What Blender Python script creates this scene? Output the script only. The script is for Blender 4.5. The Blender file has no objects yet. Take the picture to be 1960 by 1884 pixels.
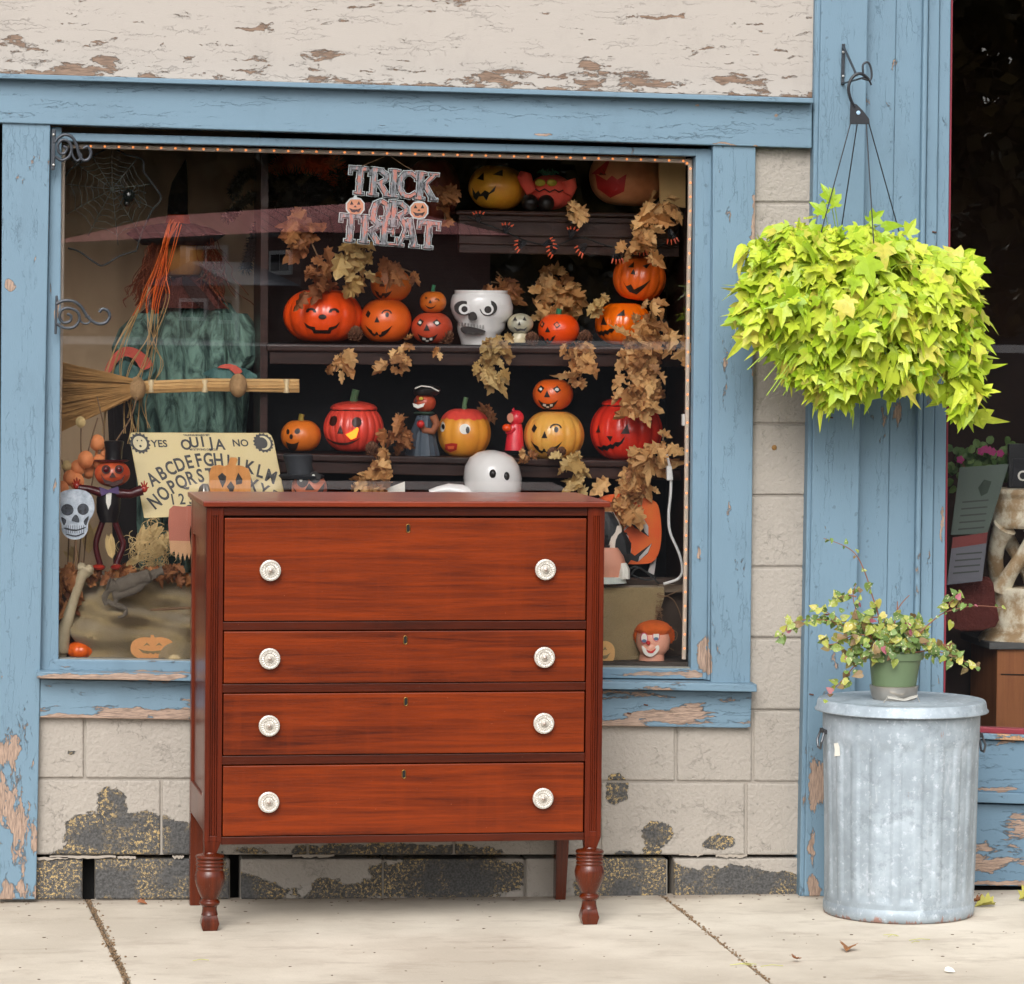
import bpy, bmesh, math, random
from mathutils import Vector, Matrix, Euler, noise as mnoise
from mathutils.geometry import tessellate_polygon
R = random.Random(7)
rad = math.radians
SC = bpy.context.scene
COL = SC.collection
# ---------------------------------------------------------------- camera (all pixel measures are on a 1960 x 1884 view)
FPX, PW, PH, HOR = 7350.0, 1960.0, 1884.0, 583.0
YAW, ROLL, EYE, DIST = rad(7.5), rad(0.6), 1.72, 11.1
PITCH = math.atan((PH / 2 - HOR) / FPX)
cd = bpy.data.cameras.new('camera'); cam = bpy.data.objects.new('camera', cd); COL.objects.link(cam)
cam.location = (-DIST * math.sin(YAW), -DIST * math.cos(YAW), EYE)
cam.matrix_world = Matrix.Translation(cam.location) @ Matrix.Rotation(-YAW, 4, 'Z') @ Matrix.Rotation(math.pi / 2 - PITCH, 4, 'X') @ Matrix.Rotation(ROLL, 4, 'Z')
cd.sensor_width = 36; cd.lens = 36 * FPX / PW; cd.clip_end = 1500; cd.clip_start = 0.1
SC.camera = cam
CM = cam.matrix_world.copy(); CP = CM.translation.copy(); CR = CM.to_3x3()
# ---------------------------------------------------------------- light: bright overcast
w = bpy.data.worlds.new('World'); SC.world = w; w.use_nodes = True
wn = w.node_tree
sky = wn.nodes.new('ShaderNodeTexSky'); sky.sky_type = 'NISHITA'; sky.sun_disc = False
SUN_EL, SUN_AZ = rad(38), rad(196)      # azimuth of the sun, clockwise from +Y
sky.sun_elevation = SUN_EL; sky.sun_rotation = SUN_AZ; sky.dust_density = 4.0; sky.air_density = 1.0; sky.ozone_density = 0.6
hsv = wn.nodes.new('ShaderNodeHueSaturation'); hsv.inputs['Saturation'].default_value = 0.15
wn.links.new(sky.outputs[0], hsv.inputs['Color'])
wn.links.new(hsv.outputs[0], wn.nodes['Background'].inputs['Color'])
wn.nodes['Background'].inputs['Strength'].default_value = 0.14
sd = bpy.data.lights.new('sun', 'SUN'); sd.energy = 1.2; sd.angle = rad(35); sd.color = (1.0, 0.975, 0.94)
so = bpy.data.objects.new('sun', sd); COL.objects.link(so)
sdir = Vector((math.sin(SUN_AZ) * math.cos(SUN_EL), math.cos(SUN_AZ) * math.cos(SUN_EL), math.sin(SUN_EL)))
so.rotation_euler = (-sdir).to_track_quat('-Z', 'Y').to_euler()
SC.view_settings.view_transform = 'Standard'; SC.view_settings.look = 'None'
SC.view_settings.exposure = 0.68; SC.view_settings.gamma = 1.0
SC.cycles.transparent_max_bounces = 24; SC.cycles.max_bounces = 8
# ---------------------------------------------------------------- pixel <-> world
def ray(px, py):
    return (CR @ Vector(((px - PW / 2) / FPX, -(py - PH / 2) / FPX, -1.0))).normalized()
def P(px, py, Y=0.0):
    d = ray(px, py); return CP + d * ((Y - CP.y) / d.y)
def G(px, py, Z=0.0):
    d = ray(px, py); return CP + d * ((Z - CP.z) / d.z)
def sc(Y=0.0, px=980):
    p = P(px, 942, Y); return FPX / -((CM.inverted() @ p).z)
def L(r, g, b):       # display 0..255 -> linear
    f = lambda c: (c / 255) / 12.92 if c / 255 <= .04045 else (((c / 255) + .055) / 1.055) ** 2.4
    return (f(r), f(g), f(b), 1.0)
# ---------------------------------------------------------------- mesh builder
BASE = {}
class MB:
    def __init__(s): s.v = []; s.f = []; s.c = []
    def add(s, vs, fs, col=None):
        o = len(s.v); s.v += [Vector(q) for q in vs]; s.f += [tuple(i + o for i in f) for f in fs]
        s.c += [col or (1, 1, 1, 1)] * len(vs); return s
    def box(s, x0, x1, y0, y1, z0, z1):
        return s.add([(x0,y0,z0),(x1,y0,z0),(x1,y1,z0),(x0,y1,z0),(x0,y0,z1),(x1,y0,z1),(x1,y1,z1),(x0,y1,z1)],
                     [(0,3,2,1),(4,5,6,7),(0,1,5,4),(1,2,6,5),(2,3,7,6),(3,0,4,7)])
    def slab(s, quad, d):      # quad: 4 points (front face, world), d: depth vector
        d = Vector(d); a = [Vector(q) for q in quad]
        return s.add(a + [q + d for q in a], [(0,1,2,3),(7,6,5,4),(0,4,5,1),(1,5,6,2),(2,6,7,3),(3,7,4,0)])
    def prism(s, pts, d):      # pts world polygon, d depth
        d = Vector(d); n = len(pts); a = [Vector(q) for q in pts]
        tri = tessellate_polygon([a])
        vs = a + [q + d for q in a]; fs = [tuple(t) for t in tri] + [tuple(i + n for i in reversed(t)) for t in tri]
        fs += [(i, (i + 1) % n, (i + 1) % n + n, i + n) for i in range(n)]
        return s.add(vs, fs)
    def lathe(s, prof, c=(0,0,0), n=32, rib=None, sx=1, sy=1, cap=True):   # prof: (r, z)
        c = Vector(c); vs = []; fs = []
        for r, z in prof:
            for i in range(n):
                a = 2 * math.pi * i / n; k = rib(a, z) if rib else 1
                vs.append(c + Vector((r * k * sx * math.cos(a), r * k * sy * math.sin(a), z)))
        for j in range(len(prof) - 1):
            for i in range(n):
                fs.append((j*n+i, j*n+(i+1)%n, (j+1)*n+(i+1)%n, (j+1)*n+i))
        if cap: fs += [tuple(reversed(range(n))), tuple((len(prof)-1)*n+i for i in range(n))]
        return s.add(vs, fs)
    def tube(s, pts, r, n=8, flat=1.0):
        pts = [Vector(p) for p in pts]; m = len(pts); rs = r if isinstance(r, (list, tuple)) else [r] * m
        up = Vector((0, 0, 1)); vs = []; fs = []; N = None
        for i, p in enumerate(pts):
            t = (pts[min(i+1, m-1)] - pts[max(i-1, 0)]).normalized()
            if N is None:
                N = t.cross(up if abs(t.z) < .9 else Vector((1, 0, 0))).normalized()
            N = (N - t * N.dot(t)).normalized(); B = t.cross(N)
            for k in range(n):
                a = 2 * math.pi * k / n
                vs.append(p + (N * math.cos(a) + B * math.sin(a) * flat) * rs[i])
        for i in range(m - 1):
            for k in range(n):
                fs.append((i*n+k, i*n+(k+1)%n, (i+1)*n+(k+1)%n, (i+1)*n+k))
        fs += [tuple(reversed(range(n))), tuple((m-1)*n+k for k in range(n))]
        return s.add(vs, fs)
    def ell(s, c, rx, ry, rz, n=20, m=12, fn=None):
        c = Vector(c); vs = [c + Vector((0, 0, -rz))]; fs = []
        for j in range(1, m):
            th = -math.pi/2 + math.pi * j / m
            for i in range(n):
                a = 2*math.pi*i/n; k = fn(a, th) if fn else 1
                vs.append(c + Vector((rx*k*math.cos(th)*math.cos(a), ry*k*math.cos(th)*math.sin(a), rz*k*math.sin(th))))
        vs.append(c + Vector((0, 0, rz)))
        for i in range(n):
            fs.append((0, 1+(i+1)%n, 1+i)); fs.append((len(vs)-1, 1+(m-2)*n+i, 1+(m-2)*n+(i+1)%n))
        for j in range(m-2):
            for i in range(n):
                fs.append((1+j*n+i, 1+j*n+(i+1)%n, 1+(j+1)*n+(i+1)%n, 1+(j+1)*n+i))
        return s.add(vs, fs)
    def build(s, name, mat, parent=None, smooth=False, bevel=0, local=False, seg=2, sub=0):
        me = bpy.data.meshes.new(name); b = Vector((0,0,0))
        if parent is not None and not local: b = BASE.get(parent.name, b)
        if parent is None and not local and s.v and name not in SETTING:
            lo = Vector((min(q.x for q in s.v)+max(q.x for q in s.v), min(q.y for q in s.v)+max(q.y for q in s.v), 0)) / 2
            lo.z = min(q.z for q in s.v); b = lo
        me.from_pydata([tuple(q - b) for q in s.v], [], s.f)
        at = me.color_attributes.new('var', 'FLOAT_COLOR', 'POINT')
        at.data.foreach_set('color', [x for c in s.c for x in c])
        bm = bmesh.new(); bm.from_mesh(me); bmesh.ops.recalc_face_normals(bm, faces=bm.faces[:]); bm.to_mesh(me); bm.free()
        if smooth:
            me.polygons.foreach_set('use_smooth', [True] * len(me.polygons))
        if mat: me.materials.append(mat)
        o = bpy.data.objects.new(name, me); COL.objects.link(o)
        if parent is not None:
            o.parent = parent; BASE[o.name] = BASE.get(parent.name, Vector((0,0,0))) if not local else Vector((0,0,0))
        else:
            o.location = b; BASE[o.name] = b
        if smooth and smooth != 2:
            try: me.set_sharp_from_angle(angle=rad(40))
            except Exception: pass
        if bevel:
            m = o.modifiers.new('bevel', 'BEVEL'); m.width = bevel; m.segments = seg; m.limit_method = 'ANGLE'; m.angle_limit = rad(40)
        if sub:
            m = o.modifiers.new('subdivision', 'SUBSURF'); m.levels = sub; m.render_levels = sub
        return o
SETTING = {'pavement', 'ground', 'road'}
def tag(o, label=None, cat=None, group=None, kind=None):
    if label: o['label'] = label
    if cat: o['category'] = cat
    if group: o['group'] = group
    if kind: o['kind'] = kind
    return o
def thing(name, label, cat, loc=(0,0,0), group=None, rot=(0,0,0)):
    o = bpy.data.objects.new(name, None); COL.objects.link(o); o.location = loc; o.rotation_euler = rot
    o.empty_display_size = .05; BASE[o.name] = Vector(loc)
    return tag(o, label, cat, group)
def smoothline(pts, n=6, closed=False):
    out = []; m = len(pts); rng = range(m if closed else m - 1)
    g = lambda i: pts[i % m] if closed else pts[max(0, min(m-1, i))]
    for i in rng:
        p0, p1, p2, p3 = g(i-1), g(i), g(i+1), g(i+2)
        for k in range(n):
            t = k / n
            out.append(tuple(.5*((2*b)+(-a+c)*t+(2*a-5*b+4*c-d)*t*t+(-a+3*b-3*c+d)*t**3) for a, b, c, d in zip(p0, p1, p2, p3)))
    if not closed: out.append(tuple(pts[-1]))
    return out
def pl(pts, Y):            # pixel list to world on plane Y (or own depth as 3rd entry added to Y)
    return [P(q[0], q[1], Y + (q[2] if len(q) > 2 else 0)) for q in pts]
def cut(name, pts, Y, th, mat, parent=None, bevel=0, smooth_n=0):
    if smooth_n: pts = smoothline(pts, smooth_n, True)
    return MB().prism(pl(pts, Y), (0, th, 0)).build(name, mat, parent, bevel=bevel)
def loft(sec, Y, n=28, rip=0, amp=0, seed=0, jit=0):     # sec: (px centre, py, half width px, half depth m)
    mb = MB(); vs = []; fs = []
    for j, s_ in enumerate(sec):
        cx, py, hw, hd = s_[:4]; oy = s_[4] if len(s_) > 4 else 0
        c = P(cx, py, Y + oy); k = sc(Y)
        for i in range(n):
            a = 2*math.pi*i/n
            q = 1 + amp*math.sin(rip*a + seed) + (jit*mnoise.noise(Vector((math.cos(a)*2+seed, math.sin(a)*2, j*.6))) if jit else 0)
            vs.append(c + Vector((hw/k*q*math.cos(a), hd*q*math.sin(a), 0)))
    for j in range(len(sec)-1):
        for i in range(n):
            fs.append((j*n+i, j*n+(i+1)%n, (j+1)*n+(i+1)%n, (j+1)*n+i))
    fs += [tuple(range(n)), tuple((len(sec)-1)*n+i for i in range(n))]
    return mb.add(vs, fs)
# ---------------------------------------------------------------- node helpers
class NT:
    def __init__(s, name):
        s.m = bpy.data.materials.new(name); s.m.use_nodes = True; s.t = s.m.node_tree; s.n = s.t.nodes; s.l = s.t.links
        s.b = s.n['Principled BSDF']; s.out = s.n['Material Output']
        s.tc = s.n.new('ShaderNodeTexCoord'); s.co = s.tc.outputs['Object']
    def put(s, sock, v):
        if isinstance(v, bpy.types.NodeSocket): s.l.new(v, sock)
        elif v is not None:
            try: sock.default_value = v
            except Exception: sock.default_value = tuple(v)[:len(sock.default_value)]
    def ma(s, op, a, b=None, c=None, clamp=False):
        k = s.n.new('ShaderNodeMath'); k.operation = op; k.use_clamp = clamp
        for i, v in enumerate((a, b, c)):
            if v is not None: s.put(k.inputs[i], v)
        return k.outputs[0]
    def add(s, *a):
        r = a[0]
        for x in a[1:]: r = s.ma('ADD', r, x)
        return r
    def vmul(s, v, sc_):
        k = s.n.new('ShaderNodeVectorMath'); k.operation = 'MULTIPLY'; s.put(k.inputs[0], v); k.inputs[1].default_value = sc_; return k.outputs[0]
    def vadd(s, v, w_):
        k = s.n.new('ShaderNodeVectorMath'); k.operation = 'ADD'; s.put(k.inputs[0], v); s.put(k.inputs[1], w_); return k.outputs[0]
    def noise(s, v, scale=5, detail=4, rough=.55, dist=0, col=False):
        k = s.n.new('ShaderNodeTexNoise'); s.put(k.inputs['Vector'], v); k.inputs['Scale'].default_value = scale
        k.inputs['Detail'].default_value = detail; k.inputs['Roughness'].default_value = rough; k.inputs['Distortion'].default_value = dist
        return k.outputs['Color' if col else 'Fac']
    def vor(s, v, scale=5, feat='F1', rnd=1.0):
        k = s.n.new('ShaderNodeTexVoronoi'); k.feature = feat; s.put(k.inputs['Vector'], v); k.inputs['Scale'].default_value = scale
        k.inputs['Randomness'].default_value = rnd; return k.outputs['Distance']
    def xyz(s, v):
        k = s.n.new('ShaderNodeSeparateXYZ'); s.put(k.inputs[0], v); return k.outputs
    def step(s, v, a, b):   # smooth remap a..b -> 0..1
        k = s.n.new('ShaderNodeMapRange'); k.interpolation_type = 'SMOOTHSTEP'; s.put(k.inputs[0], v); s.put(k.inputs[1], a); s.put(k.inputs[2], b); return k.outputs[0]
    def ramp(s, v, stops):
        k = s.n.new('ShaderNodeValToRGB'); s.put(k.inputs[0], v); e = k.color_ramp.elements
        while len(e) < len(stops): e.new(.5)
        for i, (p_, c) in enumerate(stops): e[i].position = p_; e[i].color = c
        return k.outputs[0]
    def mix(s, f, a, b, mode='MIX'):
        k = s.n.new('ShaderNodeMix'); k.data_type = 'RGBA'; k.blend_type = mode; s.put(k.inputs[0], f); s.put(k.inputs[6], a); s.put(k.inputs[7], b); return k.outputs[2]
    def attr(s, nm='var'):
        k = s.n.new('ShaderNodeAttribute'); k.attribute_name = nm; return k.outputs['Color']
    def bump(s, h, dist=.002, strength=1.0, nrm=None):
        k = s.n.new('ShaderNodeBump'); s.put(k.inputs['Height'], h); k.inputs['Distance'].default_value = dist; k.inputs['Strength'].default_value = strength
        if nrm is not None: s.l.new(nrm, k.inputs['Normal'])
        return k.outputs[0]
    def fin(s, col=None, rough=.5, nrm=None, **kw):
        if col is not None: s.put(s.b.inputs['Base Color'], col)
        s.put(s.b.inputs['Roughness'], rough)
        if nrm is not None: s.l.new(nrm, s.b.inputs['Normal'])
        for k, v in kw.items(): s.put(s.b.inputs[k.replace('_', ' ')], v)
        return s.m
def plain(name, c, rough=.5, var=.12, scale=30, bump=.0006, metal=0, **kw):
    t = NT(name); n = t.noise(t.co, scale, 4); f = t.noise(t.co, scale*6, 3)
    a = tuple(x*(1-var) for x in c[:3]) + (1,); b = tuple(min(1, x*(1+var)) for x in c[:3]) + (1,)
    return t.fin(t.mix(n, a, b), t.add(t.ma('MULTIPLY', f, .12), rough - .06), t.bump(t.add(n, f), bump), Metallic=metal, **kw)
def spots(t, sp, warp=None):   # sum of soft ellipses; sp: (px, py, rpx, rpy, amp[, Y])
    x, y, z = t.xyz(warp if warp is not None else t.co); tot = None
    for q in sp:
        c = P(q[0], q[1], q[5] if len(q) > 5 else 0); k = sc(0)
        dx = t.ma('MULTIPLY', t.ma('SUBTRACT', x, c.x), k/q[2]); dz = t.ma('MULTIPLY', t.ma('SUBTRACT', z, c.z), k/q[3])
        r2 = t.add(t.ma('MULTIPLY', dx, dx), t.ma('MULTIPLY', dz, dz))
        v = t.ma('MULTIPLY', t.ma('SUBTRACT', 1, r2, clamp=True), q[4])
        tot = v if tot is None else t.add(tot, v)
    return tot
def peel(name, paint, under, aniso=(1,1,1), scale=14, thr=.62, sp=(), grad=None, var=.1, crack=(3, 3, 14), crackamt=.5, gradw=.06, gradamp=.35, wood=(40, 40, 3), stain=None, under2=None, rough=.55):
    t = NT(name)
    nv = t.vadd(t.noise(t.co, 14, 4, .6, col=True), (-.5, -.5, -.5)); cw = t.vadd(t.co, t.vmul(nv, (.05, .05, .03)))
    n = t.noise(t.vmul(cw, aniso), scale, 9, .70, .2)
    n = t.ma('MULTIPLY_ADD', n, 1.7, -.35)
    tot = n
    if sp: tot = t.add(tot, spots(t, sp, cw))
    if grad:   # line through two pixels: peel grows near it
        a = P(*grad[0]); b = P(*grad[1]); x, y, z = t.xyz(t.co)
        if abs(b.x - a.x) > abs(b.z - a.z):
            m = (b.z-a.z)/(b.x-a.x); d = t.ma('SUBTRACT', z, t.add(t.ma('MULTIPLY', x, m), a.z - m*a.x))
        else: d = t.ma('SUBTRACT', x, a.x)
        d = t.ma('ABSOLUTE', d)
        tot = t.add(tot, t.ma('MULTIPLY', t.ma('EXPONENT', t.ma('MULTIPLY', d, -1/gradw)), gradamp))
    msk = t.step(tot, thr, thr + .012); lift = t.step(tot, thr - .03, thr)
    big = t.noise(t.co, 2.2, 4); fine = t.noise(t.vmul(t.co, crack), 40, 5, .6)
    pa = tuple(x*(1-var) for x in paint[:3])+(1,); pb = tuple(min(1, x*(1+var)) for x in paint[:3])+(1,)
    pc = t.mix(big, pa, pb)
    # fine cracks in the paint film
    cv = t.vadd(t.vmul(t.co, crack), t.vmul(t.noise(t.co, 30, 4, .7, col=True), (.16, .16, .5)))
    cn = t.vor(cv, 5, 'DISTANCE_TO_EDGE'); ckm = t.ma('MULTIPLY', t.step(cn, .045, .0), t.step(t.noise(t.vmul(t.co, crack), 2.4, 5, .7), .50, .60))
    pc = t.mix(t.ma('MULTIPLY', ckm, .55*crackamt), pc, tuple(x*.35 for x in paint[:3])+(1,))
    # paler chalky streaks and small scuffs
    pc = t.mix(t.ma('MULTIPLY', t.step(t.noise(t.vmul(t.co, crack), 18, 5, .7), .6, .75), .25), pc, tuple(min(1, x*1.25+.03) for x in paint[:3])+(1,))
    dots = t.ma('MULTIPLY', t.step(t.vor(t.vadd(t.co, t.vmul(t.noise(t.co, 40, 2, col=True), (.02, .02, .02))), 26), .16, .08), t.step(t.noise(t.co, 2.6, 3), .52, .60))
    pc = t.mix(t.ma('MULTIPLY', dots, .45), pc, tuple(x*.35 for x in paint[:3])+(1,))
    pc = t.mix(t.ma('MULTIPLY', t.step(t.noise(t.vmul(t.co, (1, 1, .5)), 5, 7, .75), .50, .72), .22), pc, tuple(x*.55 for x in paint[:3])+(1,))
    wn_ = t.noise(t.vmul(t.co, wood), 12, 6, .6)
    uc = t.mix(t.step(wn_, .3, .7), tuple(x*.5 for x in under[:3])+(1,), tuple(min(1, x*1.3) for x in under[:3])+(1,))
    if under2: uc = t.mix(t.ma('MULTIPLY', t.step(t.noise(t.co, 120, 5, .8), .515, .58), t.step(t.add(t.noise(t.co, 7, 4, .6), t.ma('MULTIPLY', t.ma('SUBTRACT', thr + .30, tot, clamp=True), .35)), .44, .60)), uc, under2)
    col = t.mix(msk, pc, uc)
    h = t.add(t.ma('MULTIPLY', t.ma('SUBTRACT', 1, msk), 1.0), t.ma('MULTIPLY', lift, .5), t.ma('MULTIPLY', fine, .22), t.ma('MULTIPLY', ckm, -.7*crackamt), t.ma('MULTIPLY', t.ma('MULTIPLY', msk, wn_), .3))
    return t.fin(col, rough, t.bump(h, .0022))
# ================================================================ materials of the shop front
BLUE = L(99, 125, 142); WOODU = L(150, 127, 111)
m_beam = peel('blue_paint_horizontal', BLUE, WOODU, aniso=(.35, 1, 2.2), scale=9, thr=.80, sp=[(1035, 259, 26, 4, .5), (840, 268, 60, 3, .45), (1390, 277, 50, 3, .5), (1440, 284, 8, 9, .7), (860, 275, 50, 3, .35), (1482, 222, 6, 4, .5), (1330, 203, 6, 3, .5)], wood=(3, 40, 40), crack=(2, 3, 16), crackamt=.7)
m_post = peel('blue_paint_vertical', BLUE, WOODU, aniso=(2.4, 1, .55), scale=10, thr=.76,
  sp=[(22, 548, 20, 14, .45), (4, 150, 8, 20, .3), (30, 1480, 60, 130, .19), (12, 1620, 55, 140, .26), (70, 1640, 25, 110, .34), (35, 1705, 60, 30, .3), (10, 1420, 20, 50, .25), (108, 590, 6, 24, .4), (103, 930, 8, 30, .35),
      (1440, 420, 7, 60, .4), (1345, 1245, 14, 46, .38), (1352, 1275, 12, 24, .45), (1338, 1060, 6, 20, .3), (1556, 1500, 26, 70, .5), (1545, 1610, 14, 60, .42), (1548, 1690, 12, 30, .42), (1580, 1660, 12, 50, .3), (1700, 790, 50, 40, .17), (1805, 1020, 5, 60, .3)], crack=(14, 3, 2.2), crackamt=.45)
m_sill = peel('blue_paint_sill', BLUE, WOODU, aniso=(.5, 1, 3), scale=9, thr=.66, sp=[(200, 1291, 190, 8, .55), (230, 1368, 50, 12, .45), (330, 1364, 60, 14, .4), (130, 1372, 60, 9, .4), (1300, 1372, 85, 22, .34), (1320, 1352, 40, 14, .3), (1180, 1385, 70, 14, .25), (1230, 1366, 50, 8, .22), (1250, 1290, 100, 5, .4), (1330, 1292, 24, 9, .4)], wood=(3, 40, 40), crack=(2, 3, 18), crackamt=.8, gradw=.010, gradamp=.22, grad=((75, 1372), (1437, 1394)))
m_panel = peel('blue_paint_panel', L(90, 117, 136), WOODU, aniso=(.6, 1, 2.6), scale=9, thr=.66, sp=[(1900, 1640, 90, 24, .2), (1895, 1665, 60, 30, .25), (1950, 1590, 50, 40, .2), (1900, 1693, 120, 6, .4), (1910, 1512, 60, 5, .4), (1930, 1406, 90, 5, .5)], wood=(3, 40, 40), crack=(2, 3, 18), crackamt=.8)
m_siding = peel('taupe_paint_siding', L(162, 154, 146), L(122, 98, 80), aniso=(.42, 1, 1.9), scale=21, thr=.73,
  sp=[(85, 90, 90, 22, .15), (28, 84, 40, 14, .15), (205, 84, 50, 16, .2), (205, 116, 30, 13, .3), (310, 88, 40, 12, .25), (140, 132, 110, 16, .12), (600, 110, 70, 28, .2), (480, 57, 28, 5, .35), (975, 150, 60, 20, .2), (1130, 145, 40, 26, .3), (1215, 155, 60, 24, .25), (1400, 155, 60, 10, .25), (1450, 168, 60, 12, .2), (1260, 33, 45, 4, .35), (1000, 52, 12, 4, .3), (1300, 35, 12, 5, .3)],
  grad=((0, 143), (1557, 190)), gradw=.028, gradamp=.26, wood=(3, 40, 40), crack=(2.2, 3, 13), crackamt=.55, var=.04)
m_block = peel('taupe_paint_block', L(152, 145, 136), L(72, 71, 70), under2=L(176, 150, 100), aniso=(1, 1, 1), scale=7, thr=.86, wood=(14, 14, 14),
  sp=[(255, 1592, 135, 58, .75), (215, 1528, 44, 32, .6), (140, 1600, 70, 46, .45), (340, 1606, 70, 40, .55), (1252, 1598, 46, 38, .75), (1180, 1512, 34, 38, .7), (1375, 1612, 44, 20, .6),
      (110, 1688, 95, 70, 1.0), (300, 1685, 190, 80, 1.0), (480, 1712, 70, 50, .7), (640, 1712, 120, 40, .6), (870, 1680, 180, 65, .85), (1210, 1692, 130, 75, 1.2), (1400, 1704, 170, 60, 1.1), (1500, 1700, 60, 36, .5), (700, 1628, 330, 20, .6), (135, 1440, 14, 8, .6)],
  crack=(4, 4, 6), crackamt=.55, var=.05, rough=.75)
m_mortar = plain('painted_mortar', L(144, 137, 128), .85, .12, 30, .002)
m_dark = plain('dark_void', (.006, .006, .006, 1), .9)
# rougher surface on the blocks
def roughen(m, scale, dist):
    t = m.node_tree; b = t.nodes['Principled BSDF']; k = t.nodes.new('ShaderNodeBump'); n = t.nodes.new('ShaderNodeTexNoise'); tc = t.nodes.new('ShaderNodeTexCoord')
    n.inputs['Scale'].default_value = scale; n.inputs['Detail'].default_value = 5; t.links.new(tc.outputs['Object'], n.inputs['Vector']); t.links.new(n.outputs['Fac'], k.inputs['Height'])
    k.inputs['Distance'].default_value = dist; old = b.inputs['Normal'].links[0].from_socket; t.links.new(old, k.inputs['Normal']); t.links.new(k.outputs[0], b.inputs['Normal'])
roughen(m_block, 95, .004)
def glass_mat(name, f, tint=(1, 1, 1, 1)):
    m = bpy.data.materials.new(name); m.use_nodes = True; t = m.node_tree; t.nodes.clear()
    o = t.nodes.new('ShaderNodeOutputMaterial'); x = t.nodes.new('ShaderNodeMixShader'); a = t.nodes.new('ShaderNodeBsdfTransparent'); g = t.nodes.new('ShaderNodeBsdfGlossy')
    g.inputs['Roughness'].default_value = 0.0; a.inputs[0].default_value = tint
    fr = t.nodes.new('ShaderNodeFresnel'); fr.inputs['IOR'].default_value = 1.5; mt = t.nodes.new('ShaderNodeMath'); mt.operation = 'ADD'; mt.inputs[1].default_value = f - .04
    t.links.new(fr.outputs[0], mt.inputs[0]); t.links.new(mt.outputs[0], x.inputs[0]); t.links.new(a.outputs[0], x.inputs[1]); t.links.new(g.outputs[0], x.inputs[2]); t.links.new(x.outputs[0], o.inputs[0]); return m
m_glass = glass_mat('window_glass', .06)
m_red = plain('dark_red_paint', L(120, 30, 45), .5, .2)
# ================================================================ ground
m_conc = NT('concrete_pavement'); t = m_conc
c1 = t.noise(t.co, 1.1, 5, .6); c2 = t.noise(t.co, 60, 4, .7); c3 = t.noise(t.co, 6, 5, .7)
cc = t.mix(t.step(c1, .35, .68), L(178, 168, 153), L(206, 197, 182)); cc = t.mix(t.ma('MULTIPLY', t.step(t.noise(t.vmul(t.co, (1, 2.5, 1)), 3, 7, .7), .52, .64), .35), cc, L(146, 132, 118)); cc = t.mix(t.ma('MULTIPLY', t.step(c3, .5, .75), .4), cc, L(160, 146, 130))
cc = t.mix(t.ma('MULTIPLY', t.step(t.vor(t.co, 55), .09, .02), .35), cc, L(110, 100, 92)); cc = t.mix(t.ma('MULTIPLY', t.step(c2, .55, .8), .3), cc, L(215, 205, 190))
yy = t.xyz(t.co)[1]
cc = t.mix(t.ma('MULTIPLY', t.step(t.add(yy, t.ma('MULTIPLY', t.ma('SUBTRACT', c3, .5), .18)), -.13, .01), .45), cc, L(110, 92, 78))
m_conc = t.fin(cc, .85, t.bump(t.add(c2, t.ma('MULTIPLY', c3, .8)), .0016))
m_asph = plain('asphalt', (.034, .036, .04, 1), 1.0, .3, 8, .004, Specular_IOR_Level=.0)
m_dirt = plain('joint_dirt', L(112, 96, 78), .95, .4, 120, .004)
jl = [G(170, 1725), G(247, 1884)]; jr = [G(1272, 1718), G(1478, 1884)]
YB, YF = .03, -2.5
def jx(j, y): return j[0].x + (j[1].x - j[0].x) * (y - j[0].y) / (j[1].y - j[0].y)
mb = MB(); g_ = .006
def pavement_slab(a, b):   # a, b: functions y -> x
    mb.prism([(a(YB), YB, 0), (a(YF), YF, 0), (b(YF), YF, 0), (b(YB), YB, 0)], (0, 0, -.1))
pavement_slab(lambda y: -7, lambda y: jx(jl, y) - .0075); pavement_slab(lambda y: jx(jl, y) + .0075, lambda y: jx(jr, y) - g_/2)
pavement_slab(lambda y: jx(jr, y) + g_/2, lambda y: 7)
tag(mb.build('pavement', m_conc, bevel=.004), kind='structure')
tag(MB().box(-7, 7, YF, .6, -.2, -.012).build('pavement_base', m_dirt), kind='structure')
tag(MB().box(-7.1, 7.1, -2.66, YF - .004, -.3, .002).build('kerb', m_conc, bevel=.015), kind='structure')
tag(MB().add([(-400, -400, -.14), (400, -400, -.14), (400, 60, -.14), (-400, 60, -.14)], [(0, 1, 2, 3)]).build('ground', m_asph), kind='structure')
tag(MB().add([(-400, -186, -.13), (400, -186, -.13), (400, -150, -.13), (-400, -150, -.13)], [(0, 1, 2, 3)]).build('far_pavement', plain('far_concrete', (.33, .33, .34, 1), .9)), kind='structure')
# ================================================================ shop front
shop = thing('shop_building', 'taupe block and peeling blue wood shop front with a wide display window', 'shop')
def xl(xt, s, y): return xt + s * y
def vslab(x0, x1, y0, y1, s0, s1, Yf, Yb, name, mat, par=shop, bev=.003):   # board between two leaning lines
    q = [P(xl(x0, s0, y1), y1, Yf), P(xl(x1, s1, y1), y1, Yf), P(xl(x1, s1, y0), y0, Yf), P(xl(x0, s0, y0), y0, Yf)]
    return MB().slab(q, (0, Yb - Yf, 0)).build(name, mat, par, bevel=bev)
def qslab(pts, Yf, Yb, name, mat, par=shop, bev=.003):
    return MB().slab([P(x, y, Yf) for x, y in pts], (0, Yb - Yf, 0)).build(name, mat, par, bevel=bev)
def lnat(a, b, x): return a[1] + (b[1] - a[1]) * (x - a[0]) / (b[0] - a[0])
qslab([(-1400, 100), (1558, 188), (1574, -900), (-1400, -900)], -.02, .1, 'upper_siding', m_siding)
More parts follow.
